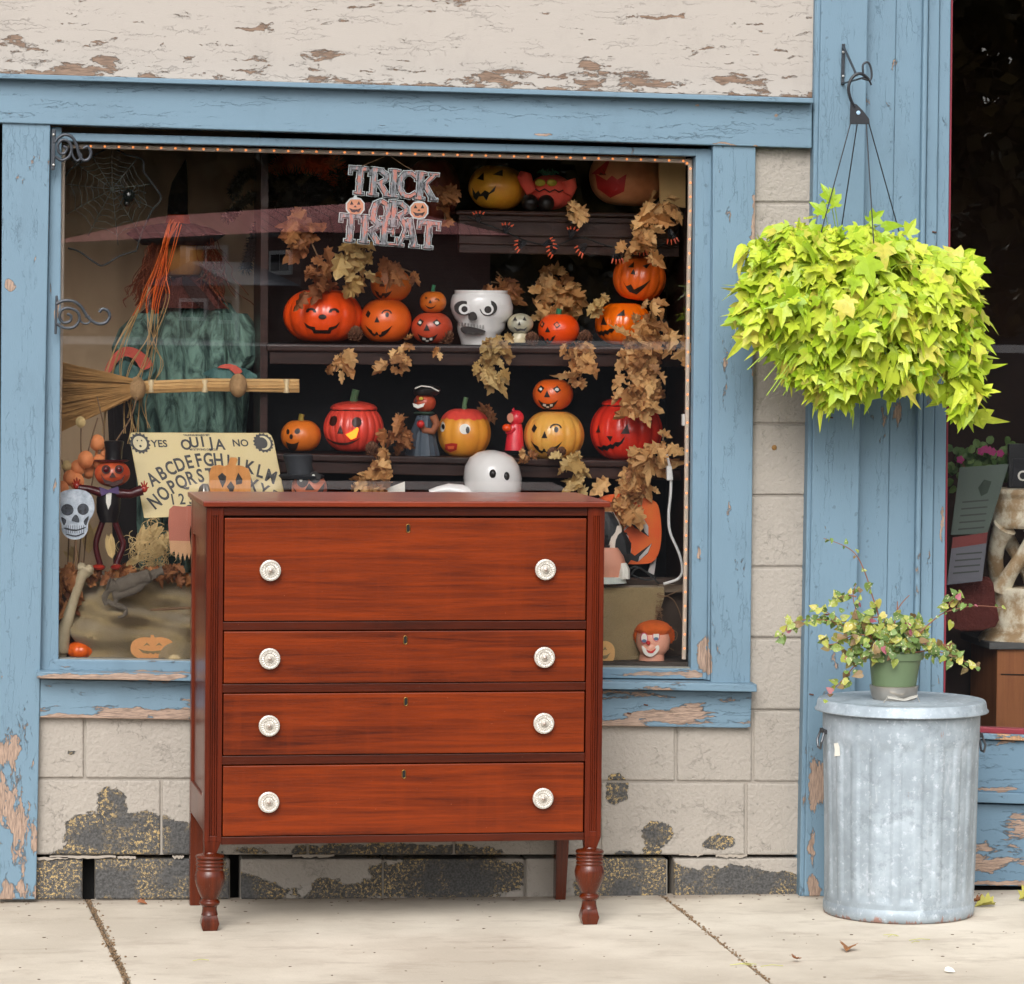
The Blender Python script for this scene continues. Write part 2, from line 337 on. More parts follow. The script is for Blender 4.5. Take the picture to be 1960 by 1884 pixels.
capm = qslab([(-1400, 107), (1557, 197.5), (1557, 188), (-1400, 98)], -.085, .0, 'header_cap', m_beam, bev=.002)
qslab([(-1400, 191), (1554, 284), (1555, 195), (-1400, 105)], -.045, .06, 'header_beam', m_beam)
qslab([(1556, 300), (1562, 300), (1580, -900), (1573, -900)], -.045, -.02, 'edge_strip', m_beam)
# window surround
vslab(6, 101, 232, 1722, -.006, -.0185, -.035, .05, 'window_post', m_post)
vslab(1366, 1449.5, 277, 1312, -.004, -.010, -.035, .05, 'window_post', m_post)
fr = MB()
fr.slab([P(74, 1284, -.005), P(112, 1284, -.005), P(118, 243, -.005), P(98, 243, -.005)], (0, .05, 0))
fr.slab([P(1322, 1298, -.005), P(1354, 1302, -.005), P(1363, 285, -.005), P(1332, 285, -.005)], (0, .05, 0))
fr.slab([P(118, 270, -.005), P(1333, 299, -.005), P(1333, 285, -.005), P(118, 254, -.005)], (0, .05, 0))
frame = fr.build('display_window_frame', m_post, shop, bevel=.003)
MB().slab([P(1354, 1302, -.018), P(1363, 1302, -.018), P(1366, 285, -.018), P(1363, 285, -.018)], (0, .05, 0)).build('frame_stop', m_post, frame)
qslab([(92, 1284), (1345, 1301), (1345, 1281), (96, 1262)], -.008, .06, 'bottom_rail', m_sill, frame)
qslab([(96, 1267), (1325, 1284), (1325, 1278), (96, 1260)], .008, .06, 'glazing_putty', plain('old_putty', L(120, 118, 110), .9, .3, 50, .002), frame)
qslab([(70, 1299), (1449, 1325), (1449, 1310), (70, 1286)], -.085, .03, 'sill', m_sill)
qslab([(76, 1374), (1437, 1394), (1439, 1325), (77, 1300)], -.03, .03, 'apron_board', m_sill)
gp = MB().slab([P(108, 1275, .03), P(1336, 1292, .03), P(1336, 288, .03), P(108, 256, .03)], (0, .004, 0)).build('display_glass', m_glass, shop)
# blocks
yl = [-20, 112, 250, 389, 530, 671, 812, 949, 1086, 1222, 1360]
mb = MB(); ins = 2.2
def blk(x0, x1, ya0, ya1, yb0, yb1, dy=0):   # ya: top line (left px, right px) interpolated, yb: bottom
    f = lambda a, b, x: a + (b - a) * (x - 75) / (1530 - 75)
    Y = -.004 + R.uniform(-.0012, .0012) + dy
    mb.slab([P(x0 + ins, f(yb0, yb1, x0) - ins, Y), P(x1 - ins, f(yb0, yb1, x1) - ins, Y), P(x1 - ins, f(ya0, ya1, x1) + ins, Y), P(x0 + ins, f(ya0, ya1, x0) + ins, Y)], (0, .1, 0))
for i in range(len(yl) - 1):
    y0, y1 = yl[i], yl[i + 1]
    if i % 2 == 1: blk(1425, 1560, y0, y0, y1, y1)
    else: blk(1425, 1500, y0, y0, y1, y1) if 0 else blk(1425, 1560, y0, y0, y1, y1)
def row(xs, *a, **k):
    for q, r_ in zip(xs[:-1], xs[1:]): blk(q, r_, *a, **k)
row([-118, 162, 445, 728, 1011, 1294, 1441, 1560], 1352, 1360, 1491, 1498)
row([-250, 30, 309, 589, 869, 1149, 1428, 1560], 1491, 1498, 1638, 1639)
for a_, b_ in ((-100, 160), (180, 441), (459, 733), (733, 1005), (1005, 1278), (1288, 1540)): blk(a_, b_, 1643, 1641, 1724, 1722, dy=-.004)
mb.build('block_wall', m_block, shop, bevel=.005)
mb = MB()
for a_, b_ in ((-120, 158), (182, 440), (460, 1277), (1289, 1560)):
    mb.slab([P(a_, 1730, .002), P(b_, 1730, .002), P(b_, 1646, .002), P(a_, 1646, .002)], (0, .08, 0))
mb.slab([P(-120, 1636, .002), P(1560, 1636, .002), P(1560, 1360, .002), P(-120, 1352, .002)], (0, .08, 0))
mb.slab([P(1425, 1359, .002), P(1560, 1359, .002), P(1570, -40, .002), P(1430, -40, .002)], (0, .08, 0))
mb.build('mortar', m_mortar, shop)
MB().box(-2.2, 1, .1, .14, -.05, .66).build('black_backing', m_dark, shop)  # black backing sheet, the open joints get their darkness from its colour
# flaking paint strips at the lowest joint
m_flk = plain('flaking_paint', L(150, 141, 130), .8)
for x0, x1, y0 in ((95, 222, 1640), (60, 130, 1643), (225, 260, 1641), (1300, 1345, 1636), (1370, 1430, 1638), (330, 352, 1640), (560, 640, 1638)):
    n = 14; a_ = []; b_ = []
    for i in range(n + 1):
        x = x0 + (x1 - x0) * i / n; wv = R.uniform(-1.5, 1.5); a_.append((x, y0 - 2 + wv * .5)); b_.append((x, y0 + 2 + wv + R.uniform(0, 2.5)*math.sin(3.14*i/n)))
    cut('flaking_paint', a_ + b_[::-1], -.014, .0015, m_flk, shop)
# pilaster and casing of the doorway side
vslab(1563, 1572, -900, 1716, -.0192, -.0192, -.05, .05, 'pilaster_edge', m_post)
vslab(1572, 1662, -900, 1716, -.0192, -.0185, -.06, .05, 'pilaster', m_post, bev=.004)
vslab(1660, 1716, -900, 1716, -.0185, -.016, -.012, .05, 'casing_board', m_post)
vslab(1716, 1768, -900, 1716, -.016, -.0145, -.008, .05, 'casing_board', m_post)
vslab(1768, 1778, -900, 1716, -.0145, -.0142, -.03, .05, 'casing_bead', m_post, bev=.006)
vslab(1778, 1799, -900, 1716, -.0142, -.013, -.004, .05, 'casing_board', m_post)
vslab(1799, 1820.5, -900, 1716, -.013, -.011, .012, .06, 'sash_stile', m_post)
for x_ in (1664, 1641): pass
qslab([(1528, 1733), (1800, 1733), (1800, 1714), (1530, 1714)], -.045, .05, 'footing', plain('rough_footing', L(150, 130, 115), .9, .25, 40, .006), bev=.006)
# side shop window
vslab(1820.5, 1824, -900, 1400, -.011, -.011, .02, .06, 'red_frame', m_red, bev=.001)
qslab([(1804, 1400), (2100, 1413), (2100, 1402), (1804, 1389)], .018, .06, 'red_frame', m_red, bev=.003)
MB().slab([P(1806, 1395, .045), P(2100, 1408, .045), P(2100, -900, .045), P(1826, -900, .045)], (0, .004, 0)).build('side_glass', m_glass, shop)
qslab([(1800, 1412), (2100, 1424), (2100, 1413), (1800, 1401)], .0, .06, 'side_sill', peel('bare_edge', BLUE, L(175, 135, 100), aniso=(.4, 1, 2), thr=.48, crack=(2, 3, 18)))
qslab([(1800, 1513), (2100, 1522), (2100, 1424), (1800, 1414)], .02, .06, 'side_panel', m_panel)
qslab([(1800, 1534), (2100, 1544), (2100, 1523), (1800, 1514)], .0, .06, 'panel_moulding', m_panel)
qslab([(1790, 1694), (2100, 1699), (2100, 1546), (1790, 1536)], .03, .06, 'kick_panel', m_panel)
MB().box(1.0, 3, .09, .13, -.1, .3).build('black_backing', m_dark, shop)  # black backing sheet, darkness of the gap below the panel put in as colour
MB().box(P(2098, 900).x, 9, -.02, .1, -.1, P(2098, -900).z).build('block_wall', m_block, shop); MB().box(-9, P(-118, 900).x, -.02, .1, -.1, P(-200, 215).z).build('block_wall', m_block, shop)
# thin shadow gaps / nails / knots
mb = MB()
for x, y, r_, Y in ((1482, 857, 5.5, -.006), (1557, 1330, 0, 0), (1468, 1462, 0, 0)):
    if r_:
        c = P(x, y, Y); mb.ell(c, .008, .003, .008, 10, 6)
mb.build('screw_head', plain('rust', L(130, 95, 50), .8), shop)
for x, y, Y in ((1220, 1426, -.031), (1236, 1418, -.031), (1788, 445, -.005), (1553, 1330, -.061), (1590, 800, -.061), (1570, 1540, -.061)):
    if y < 1400 or x < 1300:
        c = P(x if y != 1426 else 1204, y if x > 1300 else (1366 if y == 1426 else 1350), Y)
        MB().tube([c + Vector((-.006, 0, .002)), c + Vector((.006, -.004, 0))], .0022, 6).build('rusty_nail', plain('nail_rust', L(84, 52, 40), .8), shop)
# interior
m_in = plain('dim_brown_wall', L(92, 74, 60), .9, .2, 2); m_in2 = plain('dark_floor', L(44, 36, 32), .8)
zf = P(700, 1268, .05).z
MB().box(-2.0, .72, 2.6, 2.65, 0, 3.4).build('interior_wall', m_in, shop)
MB().box(-2.05, -2.0, .12, 2.65, 0, 3.4).build('interior_wall', m_in, shop)
MB().box(.74, .8, .12, 2.65, 0, 3.4).build('interior_wall', m_in, shop)
MB().box(-2.05, 3, .11, 2.65, 3.1, 3.2).build('interior_ceiling', m_in2, shop)
MB().box(-2.0, .72, .04, 2.6, zf - .04, zf).build('window_floor', plain('window_floor', L(70, 62, 56), .8), shop)
MB().box(.8, 3, 2.3, 2.35, 0, 3.4).build('interior_wall', plain('dark_brown_wall', L(52, 34, 24), .9, .4, 3), shop)
MB().box(.8, 3, .1, 2.6, -.05, .02).build('interior_floor', m_in2, shop); MB().box(3, 3.05, .1, 2.6, -.05, 3.2).build('interior_wall', m_in2, shop)
# front wall above the openings so no daylight leaks in from behind the siding
MB().box(-2.05, .8, .1, .13, P(700, 240).z, 3.4).build('inner_header', m_dark, shop)
# ================================================================ chest of drawers
def wood(name, a, b, ax='x', rough=.28, ringv=7, coat=.35):
    t = NT(name); s_ = {'x': (1, 12, 24), 'z': (24, 12, 1)}[ax]
    inf = t.n.new('ShaderNodeObjectInfo'); rnd = inf.outputs['Random']
    off = t.n.new('ShaderNodeCombineXYZ'); t.l.new(t.ma('MULTIPLY', rnd, 9), off.inputs[0]); t.l.new(t.ma('MULTIPLY', rnd, 5), off.inputs[2])
    co = t.vadd(t.co, off.outputs[0])
    wv = t.noise(t.vmul(co, (1, 1, 2) if ax == 'x' else (2, 1, 1)), 1.7, 3, .5, .4)
    st = t.noise(t.vmul(co, s_), 2.2, 6, .62, .8); fi = t.noise(t.vmul(co, tuple(q*3.5 for q in s_)), 7, 4, .6)
    v = t.add(t.ma('MULTIPLY', st, .62), t.ma('MULTIPLY', wv, .38))
    mid = tuple((x+y)/2 for x, y in zip(a, b))
    c = t.ramp(v, [(.33, a), (.46, mid), (.62, b)])
    c = t.mix(t.ma('MULTIPLY', t.step(fi, .55, .75), .35), c, tuple(x*.45 for x in a[:3])+(1,))
    c = t.mix(t.ma('MULTIPLY', t.step(t.noise(co, 3.1, 3), .6, .78), .22), c, tuple(x*.5 for x in a[:3])+(1,))
    # ray figure across the grain
    c = t.mix(t.ma('MULTIPLY', t.step(t.noise(t.vmul(co, (9, 9, 1) if ax == 'x' else (1, 9, 9)), 3, 3), .5, .7), .2), c, b)
    c = t.mix(t.ma('MULTIPLY', t.step(t.noise(co, 180, 2), .76, .8), .3), c, L(190, 140, 110))
    return t.fin(c, t.add(rough, t.ma('MULTIPLY', fi, .12)), t.bump(t.add(fi, t.ma('MULTIPLY', st, .5)), .0004), Coat_Weight=coat, Coat_Roughness=.22, Specular_IOR_Level=.22)
w_draw = wood('cherry_drawer', L(48, 11, 2), L(118, 42, 4), coat=.03); w_rail = wood('cherry_rail', L(40, 10, 2), L(72, 22, 3), coat=.04); w_post = wood('cherry_post', L(44, 10, 3), L(92, 28, 4), 'z', coat=.08)
w_top = wood('cherry_top', L(84, 26, 10), L(122, 46, 20), rough=.25, coat=.25); w_leg = wood('cherry_leg', L(44, 14, 4), L(88, 31, 7), 'z', .2, coat=.35); w_side = wood('cherry_side', L(64, 20, 10), L(98, 38, 18), 'z', .25, coat=.3)
YFR = G(770, 1778).y; DEP = .49; YBK = YFR + DEP
fx = lambda px: P(px, 1300, YFR).x; fz = lambda py: P(773, py, YFR).z
X0, X1 = fx(391), fx(1156)
cx_, cy_ = (X0 + X1)/2, (YFR + YBK)/2
ch = thing('chest_of_drawers', 'large reddish cherry wood chest of four drawers standing on the pavement before the display window', 'chest of drawers', ((X0 + X1) / 2, (YFR + YBK) / 2, 0))
zt1, zt0 = fz(959.5), fz(971)
mb = MB(); mb.box(fx(384), fx(1166), YFR - .016, YBK + .01, zt0, zt1); mb.build('top', w_top, ch, bevel=.004)
mb = MB(); xi0, xi1 = fx(424.5), fx(1123)
rl = [(971.5, 988), (1190.5, 1206.5), (1309, 1325), (1445.5, 1462), (1599.5, 1614)]
for a_, b_ in rl: mb.box(xi0 - .001, xi1 + .001, YFR + .002, YFR + .03, fz(b_), fz(a_))
mb.build('rail', w_rail, ch, bevel=.0015)
mb = MB(); mb.box(X0 + .02, X1 - .02, YFR + .045, YBK - .01, fz(1612), zt0 - .001); mb.build('carcass', w_rail, ch)
for k, (a_, b_) in enumerate([(990.5, 1189.5), (1208, 1308), (1326.5, 1444.5), (1463.5, 1598.5)]):
    d = MB().box(xi0 + .0025, xi1 - .0025, YFR - .001, YFR + .04, fz(b_) + .001, fz(a_) - (.003 if k == 0 else .001)).build('drawer', w_draw, ch, bevel=.0022)
    dz = (fz(a_) + fz(b_)) / 2
    for kx, ky in ((513, (1091.5, 1259.5, 1387, 1532.5)[k]), (1041, (1090.5, 1259.5, 1386.5, 1531)[k])):
        c = Vector((fx(kx), YFR - .001, fz(ky)))
        prof = [(.0, 0), (.013, 0), (.013, .010), (.0265, .012), (.0292, .0155), (.0285, .020), (.0245, .0222), (.0215, .0205), (.0165, .0215), (.0135, .019), (.0095, .020), (.0085, .0245), (.006, .0272), (.0, .028)]
        rib = lambda a, z: 1 + (.008 * math.cos(24 * a) if .013 < z < .0225 else 0)
        m_ = MB().lathe(prof, (0, 0, 0), 96, rib=rib, cap=False)
        m_.v = [c + Vector((q.x, -(q.z + (-.0007*math.cos(22*math.atan2(q.y, q.x)) if .0135 < math.hypot(q.x, q.y) < .0245 and q.z > .017 else 0)), q.y)) for q in m_.v]
        kn = m_.build('knob', None, d, smooth=True); kn['_k'] = 1
        s_ = MB().ell(c + Vector((0, -.028, 0)), .0052, .003, .0052, 12, 8).build('knob_screw', None, kn, smooth=True)
    kx, ky = ((778, 1012), (774.5, 1226), (776.5, 1344), (774, 1483))[k]; c = Vector((fx(kx), YFR - .001, fz(ky)))
    ring = []
    for i in range(32):
        a = 2*math.pi*i/32; x = .0048*math.cos(a); z = .0048*math.sin(a)
        if z > 0: z += .0065
        else: z -= .0065; 
        x *= 1 - .25*math.exp(-(z/.004)**2)
        ring.append(c + Vector((x, -.001, z)))
    e = MB().tube(ring + ring[:2], .0013, 6).build('escutcheon', plain('old_brass', L(120, 92, 48), .4, metal=.9), d)
    MB().prism([c + (q - c) * .88 + Vector((0, .0004, 0)) for q in ring], (0, .002, 0)).build('keyhole', m_dark, e)
tk = NT('pressed_glass'); n1 = tk.noise(tk.co, 260, 3, .6)
m_knob = tk.fin(tk.mix(n1, L(150, 143, 132), L(208, 201, 190)), .12, tk.bump(n1, .0012), Transmission_Weight=.12, IOR=1.5, Specular_IOR_Level=.9, Coat_Weight=.8, Coat_Roughness=.05)
m_kn2 = plain('tarnished_screw', L(170, 155, 145), .3, .2, 60, metal=.7)
for o in list(bpy.data.objects):
    if o.name.startswith('knob_screw'): o.data.materials.append(m_kn2)
    elif o.name.startswith('knob'): o.data.materials.append(m_knob); del o['_k']
for sx, (a_, b_), lx, xo in ((0, (391, 424), 403.5, 0), (1, (1124, 1156), 1137.5, 0)):
    mb = MB(); x0, x1 = fx(a_), fx(b_); xm0, xm1 = fx(a_ + 10), fx(b_ - 9)
    zb = fz(1608)
    mb.box(x0, x1, YFR + .005, YFR + .045, zb, zt0 - .001)
    mb.box(x0, xm0, YFR - .001, YFR + .006, zb, zt0 - .0015); mb.box(xm1, x1, YFR - .001, YFR + .006, zb, zt0 - .0015)
    mb.box(xm0, xm1, YFR - .001, YFR + .006, fz(988), zt0 - .0015); mb.box(xm0, xm1, YFR - .001, YFR + .006, zb, fz(1597))
    nr = 3; wr = (xm1 - xm0) / nr
    for i in range(nr): 
        mb.tube([(xm0 + wr*(i+.5), YFR + .003, fz(1597)), (xm0 + wr*(i+.5), YFR + .003, fz(988))], wr*.42, 8)
    # tapered lower end down to the turning
    zc = fz(1632); r_ = .013; xc = fx(lx); yc = YFR + .022
    mb.add([(x0, YFR - .001, zb), (x1, YFR - .001, zb), (x1, YFR + .045, zb), (x0, YFR + .045, zb), (xc - r_*1.2, yc - r_*1.2, zc), (xc + r_*1.2, yc - r_*1.2, zc), (xc + r_*1.2, yc + r_*1.2, zc), (xc - r_*1.2, yc + r_*1.2, zc)],
           [(0, 1, 5, 4), (1, 2, 6, 5), (2, 3, 7, 6), (3, 0, 4, 7), (4, 5, 6, 7)])
    mb.build('corner_post', w_post, ch, bevel=.0015)
    k = sc(YFR); prof = [(12, 1628), (14, 1632), (26, 1635), (28, 1638), (26.5, 1641), (23, 1642), (26.5, 1644), (27, 1647), (24, 1649), (26.5, 1651), (27, 1654), (24, 1656), (26, 1658), (26.5, 1661), (25, 1663), (27.5, 1668), (29, 1676), (28.5, 1683), (26, 1693), (21, 1706), (16, 1716), (14.5, 1719), (18, 1721), (20, 1725), (18.5, 1729), (14.5, 1732), (14, 1738), (15, 1746), (16.5, 1749)]
    pr = [(r / k, fz(y)) for r, y in reversed(prof)]
    lm = MB().lathe(pr, (xc, yc, 0), 40)
    h = 17.5 / k; z1 = fz(1748); c = [(-h, 0), (0, 0)]
    b0, b1 = h * .78, h
    lm.add([(xc-b0,yc-b0,0),(xc+b0,yc-b0,0),(xc+b0,yc+b0,0),(xc-b0,yc+b0,0),(xc-b1,yc-b1,.02),(xc+b1,yc-b1,.02),(xc+b1,yc+b1,.02),(xc-b1,yc+b1,.02),(xc-b0,yc-b0,z1),(xc+b0,yc-b0,z1),(xc+b0,yc+b0,z1),(xc-b0,yc+b0,z1)],
           [(0,3,2,1),(8,9,10,11)] + [(i, (i+1)%4, (i+1)%4+4, i+4) for i in range(4)] + [(i+4, (i+1)%4+4, (i+1)%4+8, i+8) for i in range(4)])
    lm.build('leg', w_leg, ch, smooth=True, bevel=.0015)
for sx in (0, 1):      # sides: stile, rails and sunk panel; square back legs
    xo, xi = (X0, X0 + .022) if sx == 0 else (X1, X1 - .022); a_, b_ = min(xo, xi), max(xo, xi); e = .008 if sx == 0 else -.008
    mb = MB(); zb = fz(1592)
    mb.box(a_, b_, YFR + .0455, YFR + .085, zb, zt0 - .001); mb.box(a_, b_, YBK - .045, YBK, zb, zt0 - .001)
    mb.box(a_ + abs(.0005), b_, YFR + .085, YBK - .045, fz(1040), zt0 - .001); mb.box(a_ + .0005, b_, YFR + .085, YBK - .045, zb, fz(1530))
    mb.box(min(xo + e, xi), max(xo + e, xi), YFR + .085, YBK - .045, fz(1530), fz(1040))
    mb.build('side_panel', w_side, ch, bevel=.002)
    w0 = .042; xo2 = X0 if sx == 0 else X1 - w0 * 1.05
    mb = MB(); z0 = 0; t0 = .006
    mb.add([(xo2+t0*(1-sx)*0, YBK-.04, 0), (xo2+w0-t0*2, YBK-.04, 0), (xo2+w0-t0*2, YBK, 0), (xo2, YBK, 0), (xo2, YBK-.045, zb-.0005), (xo2+w0, YBK-.045, zb-.0005), (xo2+w0, YBK, zb-.0005), (xo2, YBK, zb-.0005)],
           [(0,3,2,1),(4,5,6,7),(0,1,5,4),(1,2,6,5),(2,3,7,6),(3,0,4,7)])
    mb.build('back_leg', w_leg, ch, bevel=.002)

ch.rotation_euler = (0, 0, rad(2.1)); ch.location.x -= .007; ch.location.y += .012
# ================================================================ display shelves
w_dark = wood('dark_shelf_wood', L(28, 15, 12), L(58, 35, 28), rough=.35, coat=.15)
YS = .32
hut = thing('display_shelf', 'dark brown wooden display shelves with moulded edges inside the window', 'shelf', P(910, 1268, YS))
hb = thing
def shelf(x0, x1, yl_, yr_, lip, panel):
    mb = MB()
    q = lambda x, y, Y: P(x, y, Y)
    lip_ = MB().slab([q(x0, yl_ + lip, YS), q(x1, yr_ + lip, YS), q(x1, yr_, YS), q(x0, yl_, YS)], (0, .30, 0)).build('shelf_board', w_dark, hut, bevel=.005)
    mb = MB().slab([q(x0 + 6, yl_ + panel, YS + .012), q(x1 - 6, yr_ + panel, YS + .012), q(x1 - 6, yr_ + lip, YS + .012), q(x0 + 6, yl_ + lip, YS + .012)], (0, .03, 0))
    mb.build('shelf_apron', w_dark, hut, bevel=.002)
    return mb
shelf(872, 1306, 402, 410, 9, 82); shelf(510, 1310, 659, 665, 14, 38); shelf(505, 1310, 868, 884, 14, 36)
mb = MB()
for y0, y1 in ((424, 428), (452, 456), (470, 473)):
    mb.slab([P(878, y1 - 6, YS + .004), P(1300, y1 + 2, YS + .004), P(1300, y0 + 2, YS + .004), P(878, y0 - 6, YS + .004)], (0, .01, 0))
mb.build('moulding', w_dark, hut, bevel=.002)
MB().slab([P(500, 1268, YS + .305), P(1310, 1268, YS + .305), P(1310, 250, YS + .305), P(500, 250, YS + .305)], (0, .03, 0)).build('back_panel', plain('shelf_back', L(15, 13, 15), .9, .3, 6), hut)
for a_, b_ in ((496, 510), (1306, 1318)):
    MB().slab([P(a_, 1268, YS + .01), P(b_, 1268, YS + .01), P(b_ + 4, 260, YS + .01), P(a_ + 4, 260, YS + .01)], (0, .32, 0)).build('upright', w_dark, hut)
# corner beige fabric at the upper right
cut('curtain', [(1262, 296), (1312, 300), (1312, 398), (1264, 392)], .30, .02, plain('beige_curtain', L(236, 196, 132), .9, .15, 10), None)
tag(bpy.data.objects['curtain'], 'small beige cloth panel behind the upper right corner of the window', 'curtain')
# ================================================================ pumpkins
PAINT = {k: plain('face_' + k, c, .45, .05, 40, .0003) for k, c in dict(black=L(26, 20, 18), white=L(225, 222, 212), red=L(190, 40, 36), orange=L(236, 110, 60), yellow=L(214, 160, 50), brown=L(96, 50, 24), umber=L(60, 24, 14), olive=L(190, 170, 50), gold=L(200, 150, 70)).items()}  # plain colours for the face features, none of them emits
def skin(name, c, c2=None, rough=.35, coat=.3, sss=.0, mott=.5):
    t = NT(name); n = t.noise(t.co, 12, 5, .6); f = t.noise(t.co, 90, 3)
    c2 = c2 or tuple(x*.72 for x in c[:3])+(1,)
    col = t.mix(t.ma('MULTIPLY', t.step(n, .4, .75), mott), c, c2)
    return t.fin(col, rough, t.bump(t.add(t.ma('MULTIPLY', f, .3), n), .0012), Coat_Weight=coat, Coat_Roughness=.15)
def ov(cx, cy, rx, ry, r=0, n=16, a0=0, a1=360):
    o = []
    for i in range(n):
        a = rad(a0 + (a1 - a0) * i / n); x, y = rx*math.cos(a), ry*math.sin(a); o.append((cx + x*math.cos(r) - y*math.sin(r), cy + x*math.sin(r) + y*math.cos(r)))
    return o
def tri(cx, cy, w, h, sk=0): return [(cx - w, cy - h), (cx + w, cy - h), (cx + sk, cy + h)]
def dia(cx, cy, w, h, sk=0): return [(cx - w, cy - sk), (cx, cy - h), (cx + w, cy + sk), (cx, cy + h)]
def arc(cx, cy, r, th, a0=20, a1=160, n=12):
    o = [(cx + r*math.cos(rad(a0+(a1-a0)*i/n)), cy + r*math.sin(rad(a0+(a1-a0)*i/n))) for i in range(n+1)]
    return o + [(cx + (r-th)*math.cos(rad(a1+(a0-a1)*i/n)), cy + (r-th*1.0)*math.sin(rad(a1+(a0-a1)*i/n))) for i in range(n+1)]
def smile(cx, cy, w, d, th, teeth=(), n=24):   # teeth: (u in -1..1, half width, from 't'op/'b'ottom, depth 0..1)
    top = []; bot = []
    for i in range(n + 1):
        u = -1 + 2*i/n; x = cx + w*u; yt = cy + d*(u*u) - d; yb = yt - th*(1 - abs(u)**2.2)
        g = yt - yb
        for (tu, tw, sd_, dp) in teeth:
            if abs(u - tu) < tw:
                if sd_ == 't': yt = yt - g*dp
                else: yb = yb + g*dp
        top.append((x, yt)); bot.append((x, yb))
    return top + bot[::-1][1:-1]
def grin(cx, cy, w, h, sk=0):   # jagged grin
    pts = [(-1, .5), (-.7, .1), (-.5, .35), (-.3, 0), (-.1, .25), (.1, 0), (.3, .3), (.6, .1), (1, .9), (.75, -.2), (.45, -.6), (.3, -.3), (.15, -.75), (-.1, -.4), (-.25, -.8), (-.5, -.4), (-.6, -.65), (-.85, -.1)]
    return [(cx + x*w, cy + y*h + sk*x) for x, y in pts]
def patch(poly, surf, eps):
    me = bmesh.new(); tris = tessellate_polygon([[Vector((x, y, 0)) for x, y in poly]])
    vs = [me.verts.new((x, y, 0)) for x, y in poly]
    for t_ in tris:
        try: me.faces.new([vs[i] for i in t_])
        except ValueError: pass
    for _ in range(4):
        es = [e for e in me.edges if e.calc_length() > .13]
        if not es: break
        bmesh.ops.subdivide_edges(me, edges=es, cuts=1); bmesh.ops.triangulate(me, faces=me.faces[:])
    me.verts.ensure_lookup_table(); me.verts.index_update()
    v = [surf(q.co.x, q.co.y, eps) for q in me.verts]; f = [[q.index for q in fc.verts] for fc in me.faces]; me.free()
    return v, f
